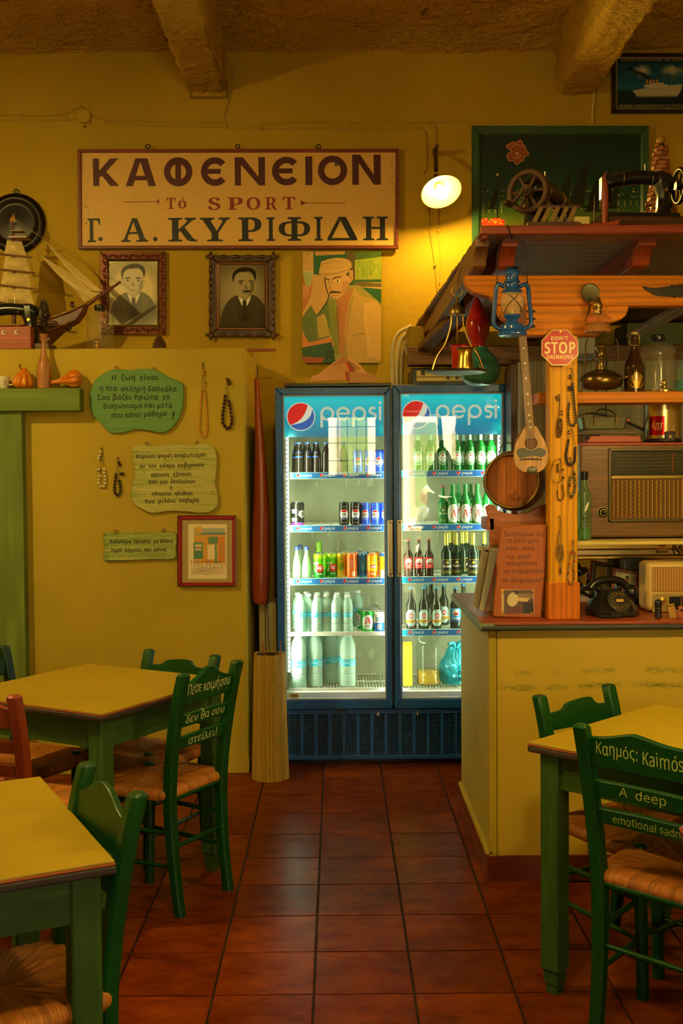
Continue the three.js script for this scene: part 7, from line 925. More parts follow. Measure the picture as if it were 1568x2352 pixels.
// ---------- on the high shelf ----------
{
  const sy = 2.42 + 0.0165, X = (x, d) => at(x, 500, d).x;
  const m1 = sewingMachine('sewing_machine', 'rusty antique sewing machine with a big spoked wheel, left on the high shelf', [X(1256, 4.74), sy, -4.74], -2.1, 1.12, { wr: 0.068, wheel: M.rust });
  const cr = thing('wooden_crate', 'low dark wooden crate under the right sewing machine on the high shelf', 'crate', [X(1470, 4.7), sy, -4.7]); part('board', [box(0.42, 0.11, 0.012, 0, 0.055, 0.1, 0.003)], M.dkWood, cr); part('board', box(0.42, 0.11, 0.012, 0, 0.055, -0.1, 0.003), M.dkWood, cr); for (const s of [-1, 1]) part('board', box(0.012, 0.11, 0.19, s * 0.204, 0.055, 0, 0.003), M.dkWood, cr); part('lid', box(0.44, 0.012, 0.22, 0, 0.117, 0, 0.003), M.midWood, cr);
  const m2 = sewingMachine('sewing_machine', 'glossy black sewing machine with gold trim, right on the high shelf', [X(1472, 4.68), sy + 0.1235, -4.68], 0.08, 0.8);
  const rk = thing('slatted_rack', 'small tilted rack of shiny slats beside the antique sewing machine', 'rack', [X(1262, 4.24), sy, -4.25]); for (let i = 0; i < 5; i++) part('slat', bar(V(-0.06 + i * 0.032, 0.055, 0.02), V(-0.02 + i * 0.032, 0.125, -0.05), 0.016, 0.006), mat([0.5, 0.36, 0.14], 0.16, { metalness: 0.4 }), rk); part('frame', [bar(V(-0.08, 0.05, 0.022), V(0.1, 0.05, 0.022), 0.012, 0.012), bar(V(-0.035, 0.128, -0.052), V(0.13, 0.128, -0.052), 0.012, 0.012), box(0.2, 0.05, 0.03, 0.01, 0.025, 0.03, 0.004)], M.dkWood, rk);
  const bt = thing('model_boat', 'small red and black model boat between the two sewing machines', 'boat', [X(1345, 4.28), sy, -4.27]), hl = extr([[-0.1, 0.05], [-0.075, 0.012], [0.09, 0.012], [0.13, 0.07], [0.06, 0.055], [-0.05, 0.052]], 0.05, 0.006, 0.025); part('hull', hl, M.redWood, bt, { grain: 'x' }); part('keel', box(0.16, 0.014, 0.02, 0, 0.007, 0, 0.003), M.black, bt); part('cabin', [box(0.06, 0.03, 0.034, -0.02, 0.066, 0, 0.004)], M.cream, bt); part('mast', rod(V(0.03, 0.05, 0), V(0.03, 0.16, 0), 0.003, 0.002, 6), M.dkWood, bt);
  const sp = thing('wooden_spindle', 'pointed dark red wooden spindle standing between the sewing machines', 'spindle', [X(1383, 4.6), sy, -4.56]); part('shaft', slathe([[0.001, 0], [0.02, 0.002], [0.016, 0.02], [0.011, 0.1], [0.014, 0.2], [0.012, 0.27], [0.006, 0.3], [0.001, 0.325]], 16), M.redWood, sp, { grain: 'y' });
  const tw = thing('model_tower', 'tapering model tower built of little orange wooden slats at the far right', 'model', [X(1517, 5.05), sy, -5.05]); let tiers = []; for (let t = 0; t < 29; t++) { const r = mix(0.11, 0.02, Math.pow(t / 28, 0.85)), y = 0.012 + t * 0.0198, n = Math.max(6, Math.round(r * 130)); for (let i = 0; i < n; i++) { if (rnd() < 0.08) continue; const a = i / n * 6.283 + t * 0.3; tiers.push(box(6.283 * r / n * 0.96, 0.0165, 0.012, 0, y + rr(-0.002, 0.002), r + rr(-0.005, 0.005), 0.0015).rotateY(a)); } } part('slats', tiers, mat([0.55, 0.2, 0.04], 0.55, { map: sc(tGrain, 2, 5), uvm: 'x' }), tw, { stuff: true }); part('core', lathe([[0.001, 0], [0.095, 0], [0.014, 0.57], [0.001, 0.58]], 12), M.dkWood, tw); part('top_knob', sph(0.02, 0, 0.59, 0), M.ltWood, tw);
}
// ---------- on the beam and the post ----------
{
  const d = PZ - 0.016, nz = (x, y, dd) => at(x, y, dd);
  const ol = T('oil_lamp', 'small glass oil lamp with a brass disc hung on the beam', 'oil lamp', 1372, 766, d - 0.075); pp('font', slathe([[0.1, 0], [28, 0.5], [31, 4], [30, 12], [26, 20], [27, 24], [31, 29], [29, 36], [20, 42], [9, 46]], 32, 5), mat([0.95, 0.8, 0.5], 0.05, { transmission: 0.95, thickness: 0, ior: 1.5 }), ol); pp('oil', slathe([[0.1, 1.5], [26, 2], [28.5, 5], [27.5, 12], [24, 18], [0.1, 18]], 28, 4), mat([0.6, 0.3, 0.05], 0.1, { transmission: 0.5, thickness: 0 }), ol); pp('band', ring(27.5, 1.4, 0, 0, 0, 32).rotateX(1.57).translate(0, 21.5, 0), M.brassD, ol); pp('burner', lathe([[9, 44], [10, 50], [8, 54], [11, 58], [12, 66], [9, 70], [7, 76], [4, 82], [0.1, 84]], 24), M.brassD, ol); pp('wick_knob', [rod(V(0, 60, 0), V(18, 58, 4), 1, 1, 6), new THREE.CylinderGeometry(3.5, 3.5, 1.6, 12).rotateZ(1.57).translate(19, 58, 4)], M.brass, ol); pp('reflector', lathe([[0.1, 1], [18, 1], [20.5, 3], [21.5, 3], [21.5, 1], [20, -0.5], [0.1, -0.5]], 36).rotateX(1.57).translate(-10, 98, -32), mat([0.12, 0.1, 0.045], 0.35, { metalness: 0.7 }), ol); pp('bracket', [tube([V(-10, 98, -36), V(-12, 60, -38), V(-20, 36, -34), V(-26, 30, -16)], 1.6, 20, 6)], M.rust, ol);
  const kn = T('machete', 'dark curved machete blade fixed on the beam at the right edge', 'knife', 1535, 668, d); wpart('blade', plate(curvy([[1475, 658], [1500, 661], [1540, 657], [1605, 652], [1605, 678], [1560, 681], [1525, 680], [1505, 678], [1490, 670]].map(([x, y]) => [x, y]), 3).map((v) => [v.x, v.y]).reverse(), d - 0.006, 0.005, 0.001), mat([0.045, 0.04, 0.028], 0.4, { metalness: 0.7 }), kn); wpart('nail', [[1543, 656], [1549, 682]].map(([x, y]) => { const c = at(x, y, d - 0.008); return sph(0.004, c.x, c.y, c.z, 8, 6); }), M.iron, kn, { stuff: true });
  // stop sign
  const ss = T('stop_sign', 'small red octagonal sign on the post reading DONT STOP DRINKING', 'sign', 1285, 840, d - 0.02), oc = [[1268, 757], [1303, 757], [1328, 782], [1328, 816], [1303, 840], [1268, 840], [1243, 816], [1243, 782]]; const ts = canvas(340, 340, (g) => { g.fillStyle = '#e0c070'; g.fillRect(0, 0, 340, 340); const X = (x) => (x - 1243) * 4, Y = (y) => (y - 757) * 4.05, c = [X(1285.5), Y(798.5)]; g.fillStyle = '#c4161c'; g.beginPath(); oc.forEach(([x, y], i) => { const a = c[0] + (X(x) - c[0]) * 0.945, b = c[1] + (Y(y) - c[1]) * 0.945; i ? g.lineTo(a, b) : g.moveTo(a, b); }); g.fill(); g.fillStyle = '#ead488'; fit(g, "DON'T", X(1265), X(1304), Y(772.5), Y(781.5)); fit(g, 'STOP', X(1250), X(1321), Y(785), Y(813)); fit(g, 'DRINKING', X(1255), X(1316), Y(816), Y(825)); });
  wpart('sign_plate', printUV(plate([...oc].reverse(), d - 0.02, 0.004, 0.001), at(1243, 798, d - 0.02).x, at(1328, 798, d - 0.02).x, at(1285, 840, d - 0.02).y, at(1285, 757, d - 0.02).y), mat('#ffffff', 0.35, { map: ts }), ss); { const c = at(1286, 762, d - 0.02); wpart('nail', rod(V(c.x, c.y, -PZ), V(c.x, c.y, c.z + 0.006), 0.003, 0.004, 8), M.brass, ss); }
  const pd = PZ - 0.002;
  beads('bundled brown worry beads high on the left of the post', [0.13, 0.065, 0.03], 2.4, [1284, 905], [[1281, 965], [1279, 990], [1281, 1003], [1285, 1003], [1289, 990], [1288, 962], [1284, 966], [1285, 1000], [1283, 962]], [[1279, 912, 3.4], [1281, 918, 3], [1290, 945, 2.4], [1290, 952, 2.4]], pd);
  beads('large shiny grey worry beads, topmost on the right of the post', [0.05, 0.055, 0.055], 3, [1313, 845], [[1307, 928], [1305, 955], [1309, 974], [1316, 978], [1323, 968], [1320, 940], [1317, 905], [1315, 882]], [[1307, 889, 3.5], [1313, 889, 3.5], [1307, 895, 3], [1313, 895, 3], [1309, 868, 3], [1309, 862, 2.4]], pd, { rough: 0.2 });
  beads('long barrel-shaped dark blue worry beads halfway down the post', [0.012, 0.018, 0.035], 3.3, [1312, 984], [[1305, 1013], [1300, 1050], [1305, 1066], [1317, 1064], [1321, 1030]], [[1306, 990, 2.2], [1306, 996, 2.2]], pd, { long: 1, rough: 0.2 });
  beads('mottled green and brown stone worry beads below the blue ones', [0.2, 0.2, 0.09], 3.2, [1313, 1064], [[1318, 1082], [1321, 1110], [1319, 1130], [1312, 1142], [1307, 1130], [1309, 1105], [1311, 1095]], [[1309, 1053, 3], [1312, 1060, 3]], pd, { alt: [0.07, 0.035, 0.02], jit: 1 });
  beads('small brown worry beads with a stray loop of string', [0.13, 0.05, 0.025], 2, [1287, 1052], [[1280, 1128], [1282, 1146], [1290, 1148], [1294, 1142], [1292, 1115]], [[1293, 1097, 3], [1292, 1079, 3], [1270, 1068, 2]], pd, { tassel: [[1280, 1065], [1281, 1085]], arc: [[1287, 1053], [1272, 1060], [1268, 1072], [1264, 1085], [1270, 1105], [1283, 1109], [1292, 1100]] });
  beads('dull brass-coloured worry beads with a tassel low on the post', [0.26, 0.17, 0.06], 2.1, [1285, 1185], [[1284, 1222], [1280, 1258], [1278, 1275], [1286, 1290], [1293, 1280], [1289, 1250], [1285, 1255], [1284, 1280], [1288, 1284], [1287, 1250]], [[1287, 1296, 2.4], [1287, 1302, 2.4]], pd, { tassel: [[1287, 1304], [1287, 1319]], rough: 0.3 });
  beads('bone and red worry beads lowest on the right of the post', [0.36, 0.26, 0.1], 2.4, [1316, 1241], [[1308, 1292], [1306, 1310], [1304, 1330], [1311, 1341], [1318, 1330], [1317, 1300], [1320, 1270], [1313, 1262], [1310, 1280]], [], pd, { alt: [0.5, 0.02, 0.015] });
}
// ---------- upper bar shelf and what stands on it ----------
{
  const d = 4.45, ys = at(1450, 899, d).y, yb = at(1450, 925, d).y, sh = thing('bar_shelf', 'orange pine shelf board behind the post holding old lamps and bottles', 'shelf', [at(1450, 0, d).x, yb, -d - 0.1]); wpart('board', boxAB(at(1236, 912, d).x, 2.3, yb, ys, -d - 0.17, -d, 0.004), M.pineB, sh, { grain: 'x' });
  const on = (o) => { o.position.y = ys; return o; }, dd = d + 0.07;
  const pr = on(T('primus_lamp', 'old brass paraffin lamp with wire side bars and no glass', 'lamp', 1380, 895, dd)); pp('tank', slathe([[0.1, 8], [28, 8], [43, 14], [48, 22], [47, 34], [40, 42], [22, 50], [8, 54]], 36, 5), mat([0.16, 0.1, 0.03], 0.3, { metalness: 0.85 }), pr); pp('neck', lathe([[8, 52], [9, 58], [6, 60], [6, 74], [14, 76], [14, 79], [6, 82], [8, 92], [12, 100], [18, 104], [18, 107], [8, 108], [8, 112], [0.1, 112]], 28), M.brassD, pr); for (const [x, z] of [[-44, 8], [44, 8], [0, -46]]) pp('side_bar', tube([V(x * 0.72, 122, z * 0.7), V(x * 0.82, 114, z * 0.82), V(x * 0.84, 96, z * 0.86), V(x * 0.92, 50, z * 0.95), V(x * 0.95, 22, z), V(x * 1.1, 2, z * 1.1)], 2, 24, 6), M.rust, pr); pp('pump', [rod(V(36, 30, 20), V(50, 34, 28), 4, 4, 10), sph(4.5, 51, 34, 28, 8, 6)], M.brassD, pr);
  const bb = on(T('brown_bottle', 'brown swing-top beer bottle with a gold hop design', 'bottle', 1456, 897, dd - 0.02)); pp('body', slathe([[0.1, 0], [21, 0.5], [23, 4], [23, 52], [20, 66], [12, 84], [8, 100], [7.5, 124], [9, 126], [9, 130], [7, 131]], 30, 4), mat([0.035, 0.013, 0.004], 0.1, { clearcoat: 0.6 }), bb); pp('stopper', [lathe([[0.1, 138], [6, 138], [7.5, 135], [7.5, 131], [0.1, 131]], 18)], M.cream, bb); pp('swing_wire', [tube([V(-8, 136, 0), V(-11, 124, 2), V(-10, 108, 5), V(0, 106, 9), V(10, 108, 5), V(11, 124, 2), V(8, 136, 0)], 0.9, 36, 5)], M.brass, bb); const th = canvas(256, 256, (g) => { g.clearRect(0, 0, 256, 256); g.strokeStyle = '#d8a838'; g.lineCap = 'round'; for (let i = 0; i < 12; i++) { g.lineWidth = 7; g.beginPath(); g.moveTo(128, 250); g.quadraticCurveTo(128 + (i - 5.5) * 8, 170, 128 + (i - 5.5) * 17 + 8 * rnd(), 20 + 12 * Math.abs(i - 5.5) + 20 * rnd()); g.stroke(); } for (let i = 0; i < 8; i++) { g.lineWidth = 4; g.beginPath(); g.moveTo(128, 240); g.quadraticCurveTo(128 + (i - 3.5) * 30, 220, 128 + (i - 3.5) * 32, 150 + 20 * rnd()); g.stroke(); } }); pp('print', new THREE.CylinderGeometry(23.3, 23.3, 46, 24, 1, true, -0.95, 1.9).translate(0, 28, 0), mat('#ffffff', 0.4, { map: th, alphaTest: 0.4, side: THREE.DoubleSide, metalness: 0.3 }), bb);
  const dj = globalThis.__dj('clear glass demijohn with brass tap and black cap on the bar shelf', 1513, ys, dd + 0.03, 1.27, M.black); dj.position.y = ys;
  const fl = on(T('glass_flask', 'greenish conical glass flask half cut by the right edge', 'flask', 1577, 897, dd)); pp('flask', slathe([[0.1, 0], [26, 0.5], [28, 3], [25, 30], [15, 70], [9, 92], [8, 110], [10, 112]], 32, 4), mat([0.75, 0.97, 0.9], 0.05, { transmission: 0.94, thickness: 0, ior: 1.5 }), fl); pp('liquid', lathe([[0.1, 2], [25, 2], [26, 4], [24.5, 26], [0.1, 26]], 28), mat([0.1, 0.4, 0.36], 0.1, { transmission: 0.5, thickness: 0 }), fl);
}
// ---------- big radio, its shelf, and the things on top ----------
{
  const d = 4.58, yt = at(1450, 1017, d).y, yb = at(1450, 1238, d).y, X = (x) => at(x, 1120, d).x, Y = (y) => at(1450, y, d).y;
  const sh = thing('radio_shelf', 'cream painted shelf board carrying the big old radio', 'shelf', [X(1450), yb - 0.02, -d - 0.1]); wpart('board', boxAB(X(1300), 2.3, yb - 0.016, yb, -d - 0.3, -d + 0.13, 0.004), M.cream, sh);
  const r = thing('radio', 'big old brown wooden valve radio with a woven speaker cloth', 'radio', [X(1520), yb, -d - 0.12]);
  const ww = woodOf([0.26, 0.135, 0.03], 0.3); wpart('cabinet', boxAB(X(1331), X(1715), yb + 0.006, yt, -d - 0.26, -d, 0.012), ww, r, { grain: 'x' }); wpart('top_panel', boxAB(X(1329), X(1717), yt - 0.012, yt + 0.002, -d - 0.26, -d + 0.004, 0.005), M.redWood, r, { grain: 'x' }); wpart('foot', boxAB(X(1345), X(1365), yb, yb + 0.008, -d - 0.2, -d - 0.03, 0.001), M.black, r);
  wpart('front_frame', [boxAB(X(1396), X(1402), Y(1198), Y(1030), -d - 0.002, -d + 0.012, 0.003), boxAB(X(1396), X(1690), Y(1036), Y(1030), -d - 0.002, -d + 0.012, 0.003), boxAB(X(1396), X(1690), Y(1198), Y(1192), -d - 0.002, -d + 0.012, 0.003)], mat([0.12, 0.09, 0.035], 0.35, { metalness: 0.5 }), r);
  wpart('dial_back', boxAB(X(1402), X(1690), Y(1092), Y(1036), -d - 0.002, -d + 0.004, 0.001), mat('#ffffff', 0.25, { map: canvas(512, 128, (g) => { g.fillStyle = '#2c2c14'; g.fillRect(0, 0, 512, 128); g.strokeStyle = '#78703c'; for (let j = 0; j < 5; j++) { g.beginPath(); g.moveTo(20, 24 + 18 * j); g.lineTo(500, 24 + 18 * j); g.stroke(); for (let i = 0; i < 26; i++) { g.beginPath(); g.moveTo(20 + 19 * i + 6 * j, 20 + 18 * j); g.lineTo(20 + 19 * i + 6 * j, 28 + 18 * j); g.stroke(); } } g.fillStyle = '#a03020'; g.fillRect(250, 12, 3, 104); }) }), r); wpart('dial_glass', new THREE.PlaneGeometry(X(1690) - X(1402), Y(1036) - Y(1092)).rotateX(-0.05).translate((X(1402) + X(1690)) / 2, (Y(1092) + Y(1036)) / 2, -d + 0.008), mat([1, 1, 1], 0.03, { transmission: 1, thickness: 0, ior: 1.6 }), r);
  wpart('trim_strip', boxAB(X(1402), X(1690), Y(1100), Y(1092), -d, -d + 0.009, 0.002), M.brassD, r); const tc = canvas(512, 512, (g) => { g.fillStyle = '#8c6420'; g.fillRect(0, 0, 512, 512); for (let i = 0; i < 32; i++) for (let j = 0; j < 32; j++) { g.fillStyle = ['#5c3c10', '#b4862c', '#4a2e0c', '#a07424'][(i + 2 * j) % 4]; g.fillRect(i * 16, j * 16 + 3, 11, 10); g.fillStyle = 'rgba(30,18,4,.8)'; g.fillRect(i * 16 + 12, j * 16, 4, 16); } }); tc.wrapS = tc.wrapT = THREE.RepeatWrapping; const tcl = sc(tc, 3.6); wpart('speaker_cloth', boxAB(X(1402), X(1690), Y(1192), Y(1100), -d - 0.004, -d + 0.003, 0.001), mat('#ffffff', 0.85, { map: tcl, uvm: 'x', bumpMap: sc(tc, 3.6), bumpScale: 0.002 }), r);
  const kx = at(1384, 1177, d); wpart('knob', [lathe([[0.001, 0.02], [0.008, 0.02], [0.01, 0.014], [0.011, 0], [0.02, 0], [0.021, -0.008]].map(([a, b]) => [a, b]), 28).rotateX(1.57).translate(kx.x, kx.y, -d + 0.01)], M.black, r); wpart('knob_ring', [ring(0.013, 0.0018, kx.x, kx.y, -d + 0.012), ring(0.0205, 0.0018, kx.x, kx.y, -d + 0.005)], M.cream, r);
  const on = (o, y = yt + 0.003) => { o.position.y = y; return o; }, D = d + 0.08;
  const rb = thing('red_box', 'flat orange-red tray lying on top of the radio', 'tray', [X(1415), yt + 0.003, -D]); { const k = S(D); part('body', extr([[-62 * k, 0], [62 * k, 0], [58 * k, 15 * k], [-54 * k, 15 * k]], 0.1, 0.003, 0.05), mat([0.42, 0.07, 0.02], 0.45), rb); part('rim', box(80 * k, 3 * k, 0.08, 8 * k, 16 * k, 0, 0.001), M.cream, rb); }
  const y2 = yt + 0.003 + 18 * S(D); const pp2 = thing('paper_pile', 'sloping pile of dark papers on the red tray', 'papers', [X(1400), y2, -D]); { const k = S(D); for (let i = 0; i < 5; i++) part('sheet', box((140 - 8 * i) * k, 1.6 * k, 0.12, (-4 + 3 * i) * k, (1.2 + 2.2 * i) * k, 0, 0).rotateY(0.04 * i - 0.08), i % 2 ? M.midWood : mat([0.12, 0.11, 0.07], 0.7), pp2); }
  const y3 = y2 + 12.4 * S(D), bk = thing('metal_basket', 'small greenish metal basket with an arched brass handle', 'basket', [X(1392), y3, -D + 0.01]); bk.kk = S(D); pp('tub', sweepBar([[0, 0, 0, 92, 46], [0, 3, 0, 96, 48], [0, 24, 0, 104, 54], [0, 27, 0, 106, 56]], 0.1), mat([0.2, 0.19, 0.1], 0.4, { metalness: 0.6 }), bk); pp('handle', tube([V(-24, 10, 29), V(-24, 28, 29), V(-16, 40, 18), V(0, 46, 6), V(16, 40, 18), V(24, 28, 29), V(24, 10, 29)], 1.6, 44, 7), M.brassD, bk); pp('rivet', sph(2.2, -24, 10, 30, 8, 6), M.brass, bk); pp('rivet', sph(2.2, 24, 10, 30, 8, 6), M.brass, bk);
  const pc = thing('folded_card', 'dark peaked card lying over the basket behind its handle', 'card', [X(1405), y3 + 27.5 * S(D), -D - 0.01]); { const k = S(D); part('card', extr([[-76 * k, -2 * k], [-40 * k, 13 * k], [-20 * k, 13 * k], [40 * k, 2 * k], [110 * k, -33 * k], [109 * k, -36 * k], [38 * k, -1 * k], [-22 * k, 10.5 * k], [-40 * k, 10.5 * k]], 0.08, 0.0004, -0.02), mat([0.16, 0.1, 0.05], 0.6), pc); part('red_label', box(42 * k, 7 * k, 0.002, 30 * k, -6 * k, 0.005, 0), mat([0.5, 0.06, 0.03], 0.5), pc); }
  const ti = canvas(512, 256, (g) => { g.fillStyle = '#c8b478'; g.fillRect(0, 0, 512, 256); g.fillStyle = '#c01c1c'; g.fillRect(168, 140, 74, 96); g.save(); g.translate(205, 188); g.rotate(Math.PI); g.fillStyle = '#ecdcb0'; fit(g, 'illy', -30, 30, -24, 26, 'italic bold 100px serif'); g.restore(); });
  const il = thing('coffee_tin', 'tall brass coffee tin with an upside-down red label on the radio', 'tin', [X(1534), yt + 0.003, -D]); il.kk = S(D); pp('body', wrapUV(lathe([[39, 7], [40, 9], [40, 118], [39, 120]], 40), 7, 120).rotateY(Math.PI), mat('#ffffff', 0.22, { map: ti, metalness: 0.85 }), il); pp('base_ring', lathe([[0.1, 0], [41, 0], [43, 3], [41, 7], [38, 8], [0.1, 8]], 40), M.black, il);
  const pl = thing('padlock', 'old black padlock with a steel shackle standing by the coffee tin', 'padlock', [X(1539), yt + 0.003, -d + 0.0 - 0.012]); pl.kk = S(d); pp('body', box(25, 24, 10, 0, 12, 0, 3, 2), M.iron, pl); pp('shackle', tube([V(-9, 22, 0), V(-9, 36, 0), V(-6, 42, 0), V(0, 44, 0), V(6, 42, 0), V(9, 36, 0), V(9, 22, 0)], 2, 30, 8), M.brassD, pl); pp('keyhole', [new THREE.CylinderGeometry(3.4, 3.4, 0.8, 14).rotateX(1.57).translate(0, 12, 5.2)], M.brassD, pl);
  const gb = thing('spirit_bottle', 'pale green spirit bottle with a faint label between post and radio', 'bottle', [at(1341, 1160, 4.53).x, yb, -4.53]); gb.kk = S(4.53); pp('body', slathe([[0.1, 0], [14, 0.5], [16, 4], [16, 100], [14, 112], [8, 122], [7, 140]], 26, 4), mat([0.6, 0.82, 0.52], 0.06, { transmission: 0.9, thickness: 0, ior: 1.5 }), gb); pp('cap', lathe([[0.1, 158], [8, 158], [9, 156], [9, 140], [7, 139]], 20), M.black, gb); pp('label', new THREE.CylinderGeometry(16.3, 16.3, 56, 20, 1, true, -0.9, 1.8).translate(0, 64, 0), mat('#ffffff', 0.5, { alphaTest: 0.4, side: THREE.DoubleSide, map: canvas(128, 192, (g) => { g.clearRect(0, 0, 128, 192); g.fillStyle = '#d8dcc0'; g.beginPath(); g.ellipse(76, 50, 12, 44, 0.5, 0, 7); g.fill(); g.fillStyle = '#28301c'; fit(g, 'arvali', 12, 120, 128, 152, 'bold 100px serif'); g.fillRect(24, 166, 80, 5); }) }), gb); pp('drink', lathe([[0.1, 2], [14.5, 2], [15, 5], [15, 26], [0.1, 26]], 22), mat([0.1, 0.45, 0.08], 0.1, { transmission: 0.5, thickness: 0 }), gb);
  // gold framed mirror below the radio
  const md = 4.92, mi = thing('mirror', 'gold framed mirror lying lengthways behind the telephone', 'mirror', [at(1470, 1400, md).x, CT, -md - 0.02]), mx = (x) => at(x, 1300, md).x, my = (y) => at(1450, y, md).y; wpart('frame_rail', boxAB(mx(1312), mx(1640), my(1262), my(1244), -md - 0.02, -md + 0.012, 0.006), M.gold, mi); wpart('frame_rail', boxAB(mx(1312), mx(1640), my(1275), my(1262), -md - 0.02, -md + 0.004, 0.004), mat([0.8, 0.6, 0.22], 0.35, { metalness: 0.7 }), mi); wpart('frame_rail', boxAB(mx(1312), mx(1640), my(1284), my(1275), -md - 0.02, -md + 0.018, 0.005), M.gold, mi); wpart('mirror_glass', boxAB(mx(1312), mx(1640), CT, my(1284), -md - 0.02, -md - 0.008, 0), mat([0.85, 0.87, 0.85], 0.02, { metalness: 1 }), mi); wpart('backing', boxAB(mx(1308), mx(1644), CT, my(1246), -md - 0.035, -md - 0.021, 0), M.dkWood, mi);
  for (const [x, l, s] of [[1522, 'little gilt sailing ship ornament on the gold frame', 1], [1560, 'little gilt rock-shaped ornament at the right end of the gold frame', 0]]) { const o = thing('ornament', l, 'ornament', [at(x, 1284, md - 0.03).x, my(1275) + 0.0, -md + 0.014]); o.kk = S(md); if (s) { pp('stand', [box(26, 5, 12, 0, 8, 0, 1)], M.brassD, o); pp('hull', extr([[-14, 14], [-8, 10], [10, 10], [15, 16], [0, 14]], 6, 1, 3), M.gold, o); pp('sail', surf(V(-8, 18, 0), V(12, 20, 0), V(8, 42, 0), V(-4, 38, 0), V(0, 0, 4)), M.gold, o); pp('mast', rod(V(1, 12, -1), V(1, 47, -1), 0.8, 0.8, 6), M.gold, o); } else { const g = new THREE.IcosahedronGeometry(1, 8), p = g.attributes.position; for (let i = 0; i < p.count; i++) { const f = 0.75 + 0.5 * vn(p.getX(i) * 3 + 9, p.getY(i) * 3 + p.getZ(i) * 4 + 9, 3); p.setXYZ(i, p.getX(i) * f * 13, 22 + p.getY(i) * f * 22, p.getZ(i) * f * 8); } g.computeVertexNormals(); pp('body', g, mat([0.4, 0.26, 0.06], 0.3, { metalness: 0.8 }), o); } }
}
